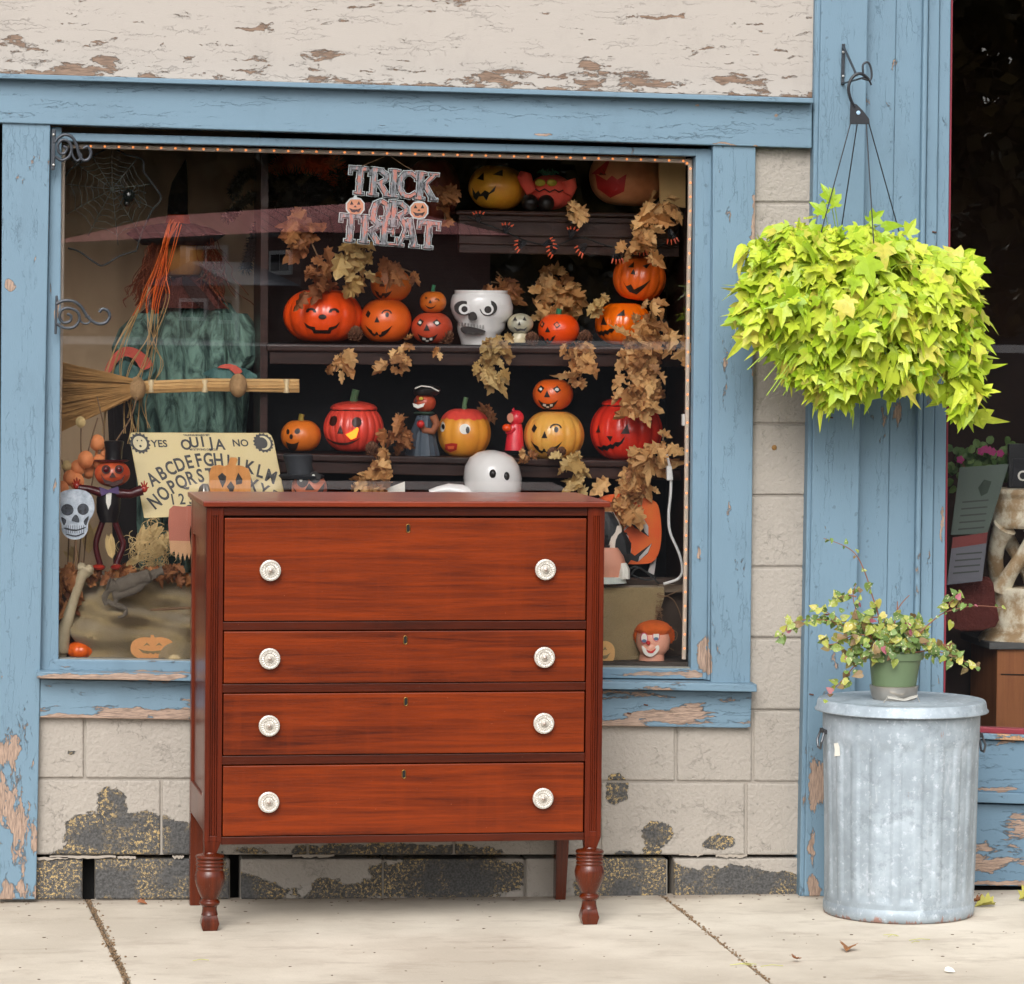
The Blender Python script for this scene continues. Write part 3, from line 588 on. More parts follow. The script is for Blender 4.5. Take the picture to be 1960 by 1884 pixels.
FACES = {
 'happy': [('eye', arc(-.30, .14, .13, .075, -15, 195), 'black'), ('eye', arc(.26, .14, .13, .075, -15, 195), 'black'), ('nose', ov(-.02, -.04, .10, .09), 'black'), ('mouth', [(-.50, -.22), (-.34, -.36), (-.2, -.40), (-.18, -.50), (.12, -.50), (.14, -.40), (.28, -.36), (.42, -.2), (.32, -.42), (.2, -.5), (.17, -.62), (-.22, -.62), (-.26, -.5), (-.4, -.42)], 'black')],
 'wink': [('eye', dia(-.62, .28, .10, .17, .04), 'black'), ('eye', arc(.08, .28, .2, .05, 10, 170), 'black'), ('eye', ov(.10, .26, .07, .11), 'black'), ('nose', tri(-.28, .06, .10, .13), 'black'), ('mouth', smile(-.22, -.18, .52, .3, .22, ((-.35, .12, 't', .5), (.1, .12, 't', .5), (-.1, .12, 'b', .4))), 'black')],
 'wink2': [('eye', ov(-.62, .3, .11, .16), 'brown'), ('nose', tri(-.42, .1, .13, .22), 'brown'), ('eye', arc(.02, .3, .2, .08, 10, 170), 'brown'), ('mouth', smile(-.35, -.32, .42, .18, .3, ((-.3, .14, 't', .5), (.1, .14, 'b', .5))), 'black')],
 'small': [('eye', ov(-.5, .35, .08, .09), 'brown'), ('eye', arc(.25, .1, .2, .07, 0, 140), 'black'), ('nose', tri(-.22, .05, .12, .16), 'black'), ('mouth', smile(-.18, -.2, .42, .25, .14), 'black')],
 'diamond': [('eye', dia(-.55, .32, .17, .24, .08), 'black'), ('pupil', ov(-.55, .32, .07, .09), 'white'), ('eye', dia(.22, .32, .2, .22, -.04), 'black'), ('pupil', ov(.22, .31, .09, .09), 'white'), ('nose', tri(-.25, .05, .15, .2), 'black'), ('mouth', smile(-.2, -.3, .48, .25, .34), 'black'), ('tooth', [(-.42, -.53), (-.28, -.56), (-.28, -.7), (-.42, -.66)], 'white'), ('tooth', [(-.10, -.56), (.02, -.54), (.02, -.68), (-.10, -.7)], 'white'), ('tooth', [(-.26, -.78), (-.14, -.78), (-.14, -.68), (-.26, -.68)], 'white')],
 'outline': [('eye', dia(-.72, .3, .12, .2, .05), 'black'), ('pupil', dia(-.72, .3, .06, .11, .02), 'orange'), ('eye', dia(-.02, .28, .17, .2, -.04), 'black'), ('pupil', dia(-.02, .28, .10, .12, -.02), 'orange'), ('nose', tri(-.46, .02, .13, .16), 'black'), ('mouth', smile(-.45, -.28, .38, .2, .34, ((-.3, .14, 't', .5), (.3, .14, 't', .5), (0, .15, 'b', .4))), 'black')],
 'jack': [('eye', tri(-.02, .5, .14, .14, .1), 'black'), ('eye', tri(-.62, .14, .12, .18), 'black'), ('mouth', grin(-.52, -.30, .38, .26, .12), 'black')],
 'tilted': [('eye', [(-.5, .35), (-.3, .62), (-.28, .38)], 'black'), ('eye', [(.02, .5), (.3, .66), (.18, .42)], 'black'), ('nose', tri(-.28, .22, .09, .12), 'black'), ('mouth', [(-.62, -.2), (-.45, -.42), (-.3, -.3), (-.15, -.5), (.1, -.3), (.4, -.02), (.2, -.38), (-.02, -.68), (-.3, -.62), (-.42, -.5)], 'black')],
 'toothy': [('eye', [(-.68, .28), (-.45, .56), (-.42, .22)], 'black'), ('eye', [(-.14, .5), (.16, .74), (.2, .46)], 'black'), ('mouth', [(-.82, -.1), (-.68, -.34), (-.6, -.2), (-.5, -.36), (-.36, -.18), (-.2, -.26), (.02, .06), (-.04, -.2), (-.2, -.34), (-.28, -.6), (-.4, -.42), (-.56, -.46), (-.62, -.62), (-.74, -.5)], 'black')],
 'dimple': [('eye', ov(-.6, .3, .13, .2, -.3), 'umber'), ('eye', ov(.18, .26, .16, .2), 'umber'), ('nose', tri(-.36, -.02, .1, .17), 'umber'), ('mouth', smile(-.3, -.32, .62, .22, .1), 'umber')],
 'smile': [('eye', ov(-.52, .26, .09, .15), 'black'), ('eye', ov(-.04, .3, .13, .17, -.3), 'black'), ('nose', ov(-.34, -.02, .09, .15), 'black'), ('mouth', smile(-.30, -.30, .34, .14, .5), 'black')],
 'painted': [('eye', ov(-.82, .25, .09, .2, -.1), 'white'), ('pupil', ov(-.78, .25, .05, .1), 'black'), ('eye', ov(-.02, .18, .2, .2), 'white'), ('pupil', ov(.08, .14, .07, .13), 'black'), ('mouth', [(-.72, -.42), (-.5, -.36), (-.28, -.38), (-.3, -.62), (-.5, -.72), (-.68, -.62)], 'red'), ('mouth', [(-.62, -.48), (-.38, -.46), (-.4, -.58), (-.58, -.6)], 'orange')],
 'lidded': [('eye', tri(-.74, .08, .08, .12), 'umber'), ('eye', tri(.02, .1, .12, .16, .06), 'umber'), ('nose', [(-.5, -.14), (-.32, -.14), (-.4, -.32)], 'umber'), ('mouth', grin(-.36, -.42, .4, .2, .14), 'black')],
 'wide': [('eye', tri(-.6, .1, .1, .12), 'brown'), ('eye', [(-.9, -.0), (-.4, .55), (-.55, 0)], 'red'), ('mouth', [(-.8, .02), (-.7, -.45), (-.35, -.72), (-.02, -.5), (.02, .05), (-.2, -.14), (-.35, -.02), (-.48, -.18), (-.62, -.1)], 'red')],
 'ghosty': [('eye', ov(-.35, .3, .1, .14), 'black'), ('eye', ov(.15, .3, .1, .14), 'black'), ('nose', tri(-.12, .04, .07, .1), 'black'), ('mouth', smile(-.1, -.3, .45, .2, .2, ((-.3, .15, 't', .4), (.3, .15, 't', .4))), 'black')],
 'alarmed': [],
}
def pumpkin(name, label, x0, x1, yt, yb, Y, mat, ribs=12, dep=.045, yaw=-8, tilt=0, face='happy', stem=None, lid=None, group=None, topr=.0, cat='pumpkin', dyf=1.0, sq=.85, mats=None):
    k = sc(Y); W = (x1-x0)/2/k; H = (yb-yt)/k; T = thing(name, label, cat, P((x0+x1)/2, yb, Y), group, (0, rad(tilt), rad(yaw)))
    def surf3(phi, th, e=0):
        ct = abs(math.cos(th))**sq; st = math.sin(th)
        g = abs(math.sin(ribs*phi/2)) if ribs else 1; rb = 1 - dep*(1-g)**1.5*ct
        r = W*ct*rb + e; z = H/2 + H/2*st*(1 - .10*math.exp(-(r/(.35*W))**2)) 
        z = max(z, .02*H) + (e*st)
        if topr and z > H*topr: z = H*topr + (z - H*topr)*.08
        return Vector((r*math.sin(phi), -r*math.cos(phi)*dyf, z))
    n, m = max(48, ribs*8), 28; vs = []; fs = []
    for j in range(m+1):
        th = -math.pi/2*.985 + math.pi*.985*j/m
        for i in range(n): vs.append(surf3(2*math.pi*i/n, th))
    for j in range(m):
        for i in range(n): fs.append((j*n+i, j*n+(i+1)%n, (j+1)*n+(i+1)%n, (j+1)*n+i))
    fs += [tuple(range(n)), tuple(m*n+i for i in range(n))]
    b = MB().add(vs, fs).build('body', mat, T, smooth=2, local=True)
    def sf(u, v, e):
        c = math.sqrt(max(.02, 1 - v*v)); s_ = max(-.97, min(.97, u/c**1.0)); return surf3(math.asin(s_), math.asin(v), e)
    mats = mats or {}
    for i, (nm, poly, mk) in enumerate(FACES.get(face, [])):
        inner = nm in ('pupil', 'tooth') or (face == 'painted' and mk == 'orange')
        v, f = patch(poly, sf, .0015 if not inner else .0028)
        MB().add(v, f).build(nm, mats.get(mk, PAINT[mk]), b, smooth=2, local=True)
    if stem:
        h, r_, cm = stem; h /= k; r_ /= k; z0 = H*.93 if not topr else H*topr
        st = [(0, 0, z0 - .006), (0, 0, z0 + h*.5), (h*.12, 0, z0 + h)]
        MB().tube(st, [r_*1.25, r_*.85, r_*.9], 8).build('stem', cm, T, smooth=True, local=True)
    if lid is not None:
        zc = H*lid; thl = math.asin(min(.99, (2*lid-1))); rr = W*abs(math.cos(thl))**sq*1.0
        ring = [(rr*1.01*math.cos(a), rr*1.01*math.sin(a)*dyf, zc) for a in [2*math.pi*i/36 for i in range(38)]]
        MB().tube(ring, .0022, 6).build('lid_seam', PAINT['umber'], b, local=True)
        prof = [(rr*1.03, zc), (rr*1.05, zc+.006)] + [(rr*1.03*math.cos(q*.2617), zc + .006 + (H*1.0-zc)*math.sin(q*.2617)) for q in range(1, 6)]
        MB().lathe(prof, (0,0,0), 48, rib=lambda a, z: 1 + .02*math.cos(12*a)).build('lid', mat, T, smooth=2, local=True)
    return T
OR1 = skin('bright_orange_plastic', L(246, 80, 18), L(226, 60, 14), .3, .5, mott=.3); OR2 = skin('orange_plastic', L(238, 102, 26), L(214, 84, 22), .35, .4); OR3 = skin('amber_plastic', L(226, 118, 34), L(190, 92, 26), .4, .3)
BRK = skin('brick_plastic', L(196, 72, 42), L(160, 52, 34), .4, .4); YEL = skin('yellow_orange_paint', L(250, 176, 50), L(232, 134, 36), .45, .2, mott=.8); REDC = skin('coral_red_plastic', L(224, 72, 56), L(200, 60, 48), .35, .4)
RED2 = skin('scarlet_plastic', L(238, 56, 36), L(214, 44, 32), .25, .6); OR4 = skin('glossy_orange', L(250, 112, 14), L(232, 96, 12), .2, .7, mott=.3); PALE = skin('pale_yellow_plastic', L(236, 176, 82), L(234, 140, 36), .3, .5, mott=.8); FAD = skin('faded_terracotta', L(226, 150, 96), L(196, 116, 70), .7, .0, mott=.8)
GRN = plain('green_stem', L(46, 120, 84), .4); GRD = plain('dull_green_stem', L(84, 116, 78), .5); OLV = plain('olive_stem', L(150, 130, 50), .5); DKR = skin('dark_red_paint_pumpkin', L(120, 44, 24), L(90, 30, 18), .5, .2); CRM = skin('cream_plastic', L(216, 206, 176), L(220, 190, 120), .3, .4)
WHT = skin('white_plastic', L(232, 230, 228), L(214, 212, 212), .25, .5, mott=.3)
YM = YS + .10
GP = 'plastic jack-o-lanterns on the middle shelf'; GL = 'jack-o-lanterns on the lowest shelf'; GT = 'pumpkins on the top shelf'
pumpkin('pumpkin', 'big bright orange pumpkin with crescent eyes at the left end of the middle shelf', 541, 694, 552, 658, YM, OR1, 12, .05, -4, face='happy', group=GP)
pumpkin('pumpkin', 'orange winking pumpkin with toothy smile under an amber one on the middle shelf', 688, 787, 571, 658, YM - .02, OR2, 0, .03, -8, face='wink', topr=.97, group=GP)
pumpkin('pumpkin', 'amber winking pumpkin stacked on the orange one next to the biggest pumpkin', 708, 786, 514, 578, YM, OR3, 0, .03, -6, 2, face='wink2', group=GP)
pumpkin('pumpkin', 'brick red pumpkin with white pupils beside the white skull bucket', 787, 866, 597, 660, YM - .04, BRK, 0, .03, -6, face='diamond', group=GP)
pumpkin('pumpkin', 'tiny amber pumpkin with green stem sitting on the brick red pumpkin', 803, 854, 557, 600, YM - .02, OR3, 0, .03, -5, face='small', stem=(14, 4, GRN), group=GP)
pumpkin('pumpkin', 'small orange pumpkin with outlined diamond eyes and a green stem on the middle shelf', 1029, 1109, 599, 664, YM - .03, OR2 if 0 else OR1, 0, .03, -12, face='outline', stem=(12, 6, GRN), group=GP)
pumpkin('pumpkin', 'glossy orange ribbed pumpkin with small black grin below the tilted one', 1138, 1248, 577, 664, YM - .05, OR4, 14, .05, -14, face='jack', topr=.98, group=GP)
pumpkin('pumpkin', 'tilted orange pumpkin balanced on the glossy ribbed pumpkin at the right', 1166, 1268, 486, 578, YM - .02, OR2, 14, .04, -8, 8, face='tilted', group=GP)
YT_ = YS + .12
pumpkin('pumpkin', 'amber yellow pumpkin with jagged grin on the top shelf', 893, 1003, 315, 404, YT_, YEL, 9, .02, -10, 4, face='toothy', group=GT)
pumpkin('pumpkin', 'large faded terracotta pumpkin with a red mouth at the right of the top shelf', 1123, 1272, 280, 398, YT_, FAD, 9, .02, -12, 3, face='wide', group=GT)
pumpkin('pumpkin', 'dark red pumpkin half hidden behind the hanging lettered sign', 775, 880, 302, 425, YT_ + .1, DKR, 12, .05, 0, face='none', stem=(14, 7, PAINT['brown']), group=GT)
YLo = YS + .10
pumpkin('pumpkin', 'small ochre pumpkin with open smile at the left end of the lowest shelf', 537, 614, 803, 866, YLo, OR3, 9, .02, -12, face='smile', stem=(14, 6, OLV), group=GL, mats={'black': plain('brown_black', L(44, 24, 12), .5)})
pumpkin('pumpkin', 'coral red lidded pumpkin with oval eyes and a tall green stem', 619, 734, 772, 868, YLo, REDC, 20, .05, -10, face='dimple', stem=(32, 8, GRD), lid=.86, group=GL)
pumpkin('pumpkin', 'yellow pumpkin painted with red cap, red lips and white eyes', 837, 939, 780, 878, YLo, skin('golden_paint', L(232, 156, 52), L(216, 120, 40), .4, .3, mott=.7), 10, .05, -4, face='painted', stem=(26, 5, GRD), group=GL)
pumpkin('pumpkin', 'pale yellow to orange ribbed pumpkin with crescent eye on the lowest shelf', 1002, 1118, 784, 883, YLo - .02, PALE, 14, .04, -10, face='wink', topr=.975, group=GL)
pumpkin('pumpkin', 'orange pumpkin with white teeth stacked on the pale yellow pumpkin', 1019, 1097, 724, 786, YLo, OR1 if 0 else OR2, 0, .03, -10, face='diamond', topr=.97, group=GL)
pumpkin('pumpkin', 'large scarlet lidded pumpkin at the right end of the lowest shelf', 1128, 1268, 764, 885, YLo, RED2, 14, .05, -12, face='lidded', lid=.9, group=GL)
# red painted cap of the yellow pumpkin
capo = [o for o in bpy.data.objects if o.get('label', '').startswith('yellow pumpkin painted')][0]
k = sc(YLo); W = 51/k; H = 98/k; vs = []; fs = []; n = 80
for j in range(8):
    th = math.pi/2 - .05 - (.95*j/7)
    for i in range(n):
        phi = 2*math.pi*i/n; t_ = th + (.10*mnoise.noise(Vector((phi*4, 0, 0))) if j == 7 else 0)
        ct = abs(math.cos(t_))**.85; g = abs(math.sin(5*phi)); r = W*ct*(1-.05*(1-g)**1.5*ct) + .0015; z = H/2 + H/2*math.sin(t_)*(1 - .10*math.exp(-(r/(.35*W))**2)) + .001
        vs.append((r*math.sin(phi), -r*math.cos(phi), z))
for j in range(7):
    for i in range(n): fs.append((j*n+i, j*n+(i+1)%n, (j+1)*n+(i+1)%n, (j+1)*n+i))
MB().add(vs, fs).build('painted_cap', plain('cap_red', L(226, 74, 62), .4, .2, 20), capo, smooth=2, local=True)
# candle flame showing in the coral pumpkin mouth
fl = NT('flame'); fl = fl.fin(L(255, 140, 30), .5, Emission_Color=L(255, 130, 20), Emission_Strength=1.2)
co_ = [o for o in bpy.data.objects if o.get('label', '').startswith('coral red')][0]
cut('flame', [(672, 832), (684, 826), (694, 818), (697, 822), (692, 838), (682, 842)], YLo - .092, .004, fl, co_)
# ---- skull bucket
def loft_obj(name, sec, Y, mat, par=None, n=36, **k):
    return loft(sec, Y, n, **k).build(name, mat, par, smooth=True)
T = thing('skull_bucket', 'white plastic skull bucket with open jaw in the middle of the middle shelf', 'skull', P(922, 661, YM))
sb = loft_obj('skull', [(917, 660, 34, .05), (916, 648, 36, .055), (918, 636, 42, .065), (921, 628, 46, .07), (922, 618, 46, .072), (924, 610, 54, .082), (923, 600, 58, .088), (922, 588, 60, .09), (921, 575, 58, .09), (921, 566, 55, .085), (921, 562, 50, .08), (921, 561, 51, .08), (921, 556, 51, .08)], YM, WHT, T, n=48)
yf = YM - .094
def on(name, poly, dy, mat, par, th=.004, sm=0, Y=None): return cut(name, poly, (yf if Y is None else Y) + dy, th, mat, par, smooth_n=sm)
on('eye_socket', ov(888, 590, 17, 14, .2), .020, PAINT['black'], sb, .03); on('eye_socket', ov(935, 590, 17, 15, -.2), .006, PAINT['black'], sb, .03)
on('eye_ring', ov(889, 592, 11, 10), .016, WHT, sb, .004); on('eye_ring', ov(933, 592, 12, 11), .002, WHT, sb, .004)
on('pupil', ov(889, 592, 6, 6), .0145, PAINT['black'], sb, .003); on('pupil', ov(934, 593, 7, 7), .0005, PAINT['black'], sb, .003)
on('nose', [(899, 601), (906, 597), (912, 602), (913, 611), (906, 614), (899, 611)], .0, PAINT['black'], sb, .03, 3)
on('mouth', [(884, 628), (894, 625), (916, 629), (930, 635), (918, 640), (896, 640), (886, 635)], .012, PAINT['black'], sb, .03, 3)
for i in range(9): on('tooth_line', [(880 + i*5.6, 617 + i*.7), (880.9 + i*5.6, 617 + i*.7), (880.9 + i*5.6, 624 + i*.7), (880 + i*5.6, 624 + i*.7)], .016 - .0008*min(i, 8), plain('tooth_grey', L(150, 146, 142), .5) if i == 0 else bpy.data.materials['tooth_grey'], sb, .03)
# small grey-yellow pumpkin bust
T = thing('pumpkin_bust', 'tiny milky grey pumpkin headed bust beside the white skull bucket', 'figurine', P(995, 656, YM - .05))
loft_obj('base', [(993, 656, 16, .02), (994, 650, 17, .022), (995, 644, 15, .02), (996, 638, 12, .016)], YM - .05, CRM, T)
hd = MB().ell(P(996, 620, YM - .05), 25/sc(YM), .032, 20/sc(YM), 28, 18).build('head', skin('milky_grey', L(176, 172, 152), L(200, 176, 110), .3, .5, mott=.8), T, smooth=2)
for nm, pg in (('eye', tri(986, 610, 4, -4)), ('eye', tri(1004, 610, 4, -4)), ('nose', tri(994, 619, 3, -4)), ('mouth', [(983, 626), (991, 630), (996, 629), (1003, 630), (1010, 626), (1004, 634), (997, 633), (990, 635)])):
    cut(nm, pg, YM - .0835 + (.004 if nm != 'nose' else 0), .006, PAINT['black'], hd)
# plush character on top shelf
T = thing('plush_pumpkin', 'red plush pumpkin with raised arms and black shoes on the top shelf', 'plush toy', P(1052, 404, YS + .07))
pm = skin('red_plush', L(240, 90, 70), L(214, 70, 56), .9, 0); Yp = YS + .07
bd = MB().ell(P(1054, 368, Yp), 45/sc(Yp), .06, 34/sc(Yp), 32, 20, fn=lambda a, th: 1 - .05*abs(math.cos(4*a))).build('body', pm, T, smooth=2)
for pts in ([(1018, 368), (1008, 350), (1004, 338), (1006, 330)], [(1086, 372), (1092, 358), (1088, 345)]):
    MB().tube(pl(pts, Yp - .04), [.018, .02, .022, .016][:len(pts)], 12).build('arm', pm, T, smooth=True)
for c in ((1014, 388), (1045, 389)):
    MB().ell(P(c[0], c[1], Yp - .05), 16/sc(Yp), .03, 16/sc(Yp), 18, 12).build('shoe', PAINT['black'], T, smooth=2)
for c in ((1034, 350), (1056, 350)):
    MB().ell(P(c[0], c[1], Yp - .056), 10/sc(Yp), .006, 7/sc(Yp), 16, 8).build('eye', PAINT['olive'], bd, smooth=2)
MB().tube(pl([(1024, 362), (1032, 367), (1042, 362), (1052, 368), (1062, 363), (1070, 368), (1078, 364)], Yp - .062), .0022, 6).build('mouth', PAINT['black'], bd)
hm = MB()
for a in range(7):
    hm.tube(pl([(1052 + a*3 - 9, 336), (1048 + a*5 - 15, 328 - (a % 2)*4), (1046 + a*7 - 18, 332)], Yp - .01), .0035, 5)
hm.build('leaf_hair', GRN, T)
# sailor pumpkin figure on low shelf
Yg = YS + .08
T = thing('figurine', 'pumpkin headed figurine in blue dress and sailor hat on the lowest shelf', 'figurine', P(810, 872, Yg))
loft_obj('dress', [(808, 872, 33, .05), (808, 850, 28, .045), (809, 825, 22, .036), (811, 806, 16, .028), (813, 792, 14, .024)], Yg, plain('slate_dress', L(66, 78, 90), .6), T, rip=14, amp=.05)
loft_obj('ruff', [(812, 794, 16, .03), (812, 791, 21, .035), (812, 788, 16, .03)], Yg, plain('dark_green_ruff', L(42, 66, 52), .8), T, rip=18, amp=.08)
hd = MB().ell(P(813, 771, Yg), 22/sc(Yg), .036, 19/sc(Yg), 32, 18, fn=lambda a, th: 1 - .05*abs(math.cos(5*a))).build('head', skin('figure_orange', L(182, 72, 40), None, .5), T, smooth=2)
cut('mouth', [(790, 772), (800, 775), (813, 772), (810, 779), (800, 782), (792, 779)], Yg - .039, .008, PAINT['white'], hd)
cut('eye', ov(806, 763, 4, 3), Yg - .039, .006, PAINT['olive'], hd); cut('nose', tri(796, 765, 2, -5), Yg - .037, .006, PAINT['black'], hd)
h_ = loft_obj('hat', [(814, 757, 21, .034), (816, 752, 25, .04), (818, 745, 26, .042), (818, 740, 22, .036), (814, 736, 10, .02)], Yg, PAINT['black'], T)
MB().tube(pl([(794, 744), (806, 739), (824, 741), (840, 749)], Yg - .041), .0022, 6).build('hat_band', PAINT['white'], h_)
MB().tube(pl([(829, 796), (836, 812), (828, 826), (812, 824), (806, 812)], Yg - .035), [.012, .012, .011, .01, .008], 10).build('arm', plain('brown_sleeve', L(150, 88, 56), .7), T, smooth=True)
MB().ell(P(805, 812, Yg - .055), .012, .012, .012, 12, 8).build('candy_apple', PAINT['red'], T, smooth=True)
# little red hooded figure
T = thing('figurine', 'little red hooded plastic figure holding an orange pumpkin', 'figurine', P(985, 862, Yg))
rm = skin('hood_red', L(226, 44, 60), None, .35, .4)
loft_obj('robe', [(985, 862, 19, .028), (985, 845, 17, .026), (986, 826, 15, .023), (987, 812, 12, .018)], Yg, rm, T)
hd = MB().ell(P(988, 800, Yg), 15/sc(Yg), .022, 15/sc(Yg), 20, 14).build('hood', rm, T, smooth=2)
MB().tube(pl([(985, 790), (982, 784), (984, 781)], Yg), [.007, .004, .001], 8).build('horn', rm, hd); cut('face', ov(977, 800, 6, 9), Yg - .0215, .008, plain('doll_pink', L(224, 150, 120), .5), hd)
MB().tube(pl([(984, 818), (975, 826), (968, 826)], Yg - .02), [.010, .009, .007], 8).build('arm', rm, T, smooth=True)
MB().ell(P(970, 819, Yg - .03), .014, .014, .012, 14, 10).build('toy_pumpkin', OR1, T, smooth=2)
# ---- generic white ghost
Yg = .22
T = thing('ghost_decoration', 'white moulded plastic ghost rising behind the chest of drawers', 'ghost', P(942, 1095, Yg))
g = loft_obj('body', [(950, 1095, 50, .07), (948, 1000, 47, .07), (945, 960, 48, .075), (944, 938, 53, .085), (943, 915, 56, .09), (942, 893, 52, .085), (941, 876, 42, .07), (940, 866, 26, .045), (940, 862, 8, .015)], Yg, WHT, T, n=48)
MB().tube(pl([(902, 955), (880, 942), (858, 937), (838, 940), (822, 944)], Yg - .02), [.03, .024, .018, .014, .010], 14).build('arm', WHT, T, smooth=True)
[MB().ell(P(ex_, ey_, Yg - ed_), 6.5/650, .010, 8.5/650, 14, 10).build('eye', PAINT['black'], g, smooth=True) for ex_, ey_, ed_ in ((943, 907, .087), (969, 912, .079))]
# ---- jack with top hat on low platform
Yg = .20
T = thing('jack_o_lantern_man', 'rosy jack-o-lantern head in a battered black top hat just above the chest', 'figurine', P(592, 1095, Yg))
hd = MB().ell(P(592, 935, Yg), 34/sc(Yg), .05, 32/sc(Yg), 32, 20).build('head', skin('rosy_orange', L(206, 118, 84), L(176, 70, 66), .5, .3, mott=.9), T, smooth=2)
MB().tube(pl([(592, 965), (592, 1094)], Yg), .02, 10).build('stand', PAINT['brown'], T)
loft_obj('hat_brim', [(578, 916, 40, .055, -.005), (577, 911, 44, .06, -.005), (576, 908, 40, .055)], Yg, plain('hat_black', L(40, 42, 46), .7), T)
loft_obj('hat_crown', [(577, 912, 26, .036), (572, 890, 25, .035), (570, 872, 29, .04), (570, 869, 27, .037)], Yg, plain('hat_black2', L(44, 47, 52), .7), T)
for x, y in ((579, 922), (603, 914)):
    e = cut('eye', ov(x, y, 11, 11, 0), Yg - .0515, .01, PAINT['black'], hd); cut('glint', ov(x - 3, y - 3, 3, 3), Yg - .0525, .004, PAINT['white'], e)
cut('nose', [(584, 938), (592, 925), (602, 938)], Yg - .053, .01, PAINT['black'], hd)
cut('mouth', [(560, 932), (575, 950), (600, 950), (622, 924), (618, 945), (600, 962), (576, 960)], Yg - .048, .01, PAINT['black'], hd)
cut('white_card', [(700, 960), (775, 950), (775, 922), (740, 935)], .24, .003, PAINT['white']); tag(bpy.data.objects['white_card'], 'corner of a white card showing just above the chest', 'card')
# ================================================================ dried leaves
OAK = [(0, 0), (.12, .10), (.30, .08), (.24, .24), (.42, .34), (.34, .44), (.22, .48), (.38, .62), (.30, .70), (.18, .72), (.16, .86), (0, 1.0), (-.14, .84), (-.20, .70), (-.34, .70), (-.36, .60), (-.20, .46), (-.36, .42), (-.42, .32), (-.22, .24), (-.28, .06), (-.10, .10)]
SWP = [(0, 0), (.12, -.08), (.28, -.10), (.44, .0), (.22, .10), (.30, .20), (.46, .34), (.54, .62), (.36, .52), (.20, .36), (.13, .34), (.20, .56), (.17, .80), (0, 1.15), (-.17, .80), (-.20, .56), (-.13, .34), (-.20, .36), (-.36, .52), (-.54, .62), (-.46, .34), (-.30, .20), (-.22, .10), (-.44, .0), (-.28, -.10), (-.12, -.08)]
HRT = [(0, 0), (.18, -.10), (.36, .04), (.38, .28), (.24, .6), (0, 1.0), (-.24, .6), (-.38, .28), (-.36, .04), (-.18, -.10)]
RND = [(.0, 0), (.3, .1), (.42, .4), (.32, .75), (0, .95), (-.32, .75), (-.42, .4), (-.3, .1)]
def leaf(mb, shape, pos, d, nrm, size, cup=.2, bend=.3, col=(1,1,1,1), cen=.42, crinkle=0):
    d = d.normalized(); s_ = d.cross(nrm)
    if s_.length < 1e-4: s_ = d.cross(Vector((.3, .8, .1)))
    s_.normalize(); n = s_.cross(d)
    def pt(x, y, o=0):
        z = -bend*y*y + cup*abs(x)*1.2 + (R.uniform(-crinkle, crinkle) if crinkle else 0)
        return Vector(pos) + (s_*x + d*y + n*z)*size
    vs = [pt(0, cen*.55), pt(0, cen*1.5)] + [pt(x, y) for x, y in shape]; m = len(shape); fs = []
    for i in range(m):
        a, b = shape[i], shape[(i+1) % m]; c = 0 if (a[1]+b[1])/2 < cen else 1
        fs.append((c, 2+i, 2+(i+1) % m))
    # bridge between the two centres
    for i in range(m):
        a, b = shape[i], shape[(i+1) % m]; ca = 0 if (a[1]+b[1])/2 < cen else 1
        p_ = shape[i-1]; cb = 0 if (p_[1]+a[1])/2 < cen else 1
        if ca != cb: fs.append((0, 1, 2+i))
    mb.add(vs, fs, col)
def leafmat(name, a, b, c=None, trans=.25, rough=.65, dry=True):
    t = NT(name); x = t.xyz(t.attr())[0]; y = t.xyz(t.attr())[1]
    n = t.noise(t.co, 60, 4, .6)
    col = t.mix(x, a, b)
    if c: col = t.mix(t.ma('MULTIPLY', t.step(t.add(y, t.ma('MULTIPLY', t.ma('SUBTRACT', n, .5), .6)), .72, .98), .8), col, c)
    col = t.mix(t.ma('MULTIPLY', t.step(n, .45, .75), .3), col, tuple(q*.6 for q in a[:3])+(1,))
    t.fin(col, rough, t.bump(n, .002))
    tr = t.n.new('ShaderNodeBsdfTranslucent'); t.l.new(col, tr.inputs[0]); mx = t.n.new('ShaderNodeMixShader'); mx.inputs[0].default_value = trans
    t.l.new(t.b.outputs[0], mx.inputs[1]); t.l.new(tr.outputs[0], mx.inputs[2]); t.l.new(mx.outputs[0], t.out.inputs[0]); return t.m
m_oak = leafmat('dried_oak_leaf', L(190, 134, 78), L(238, 194, 132), L(134, 80, 44)); m_oakr = leafmat('dried_brown_leaf', L(142, 86, 50), L(192, 132, 80), L(100, 56, 36)); m_oaky = leafmat('dried_straw_leaf', L(186, 150, 88), L(220, 192, 132), L(150, 110, 62))
m_stk = plain('twig_brown', L(120, 92, 66), .8)
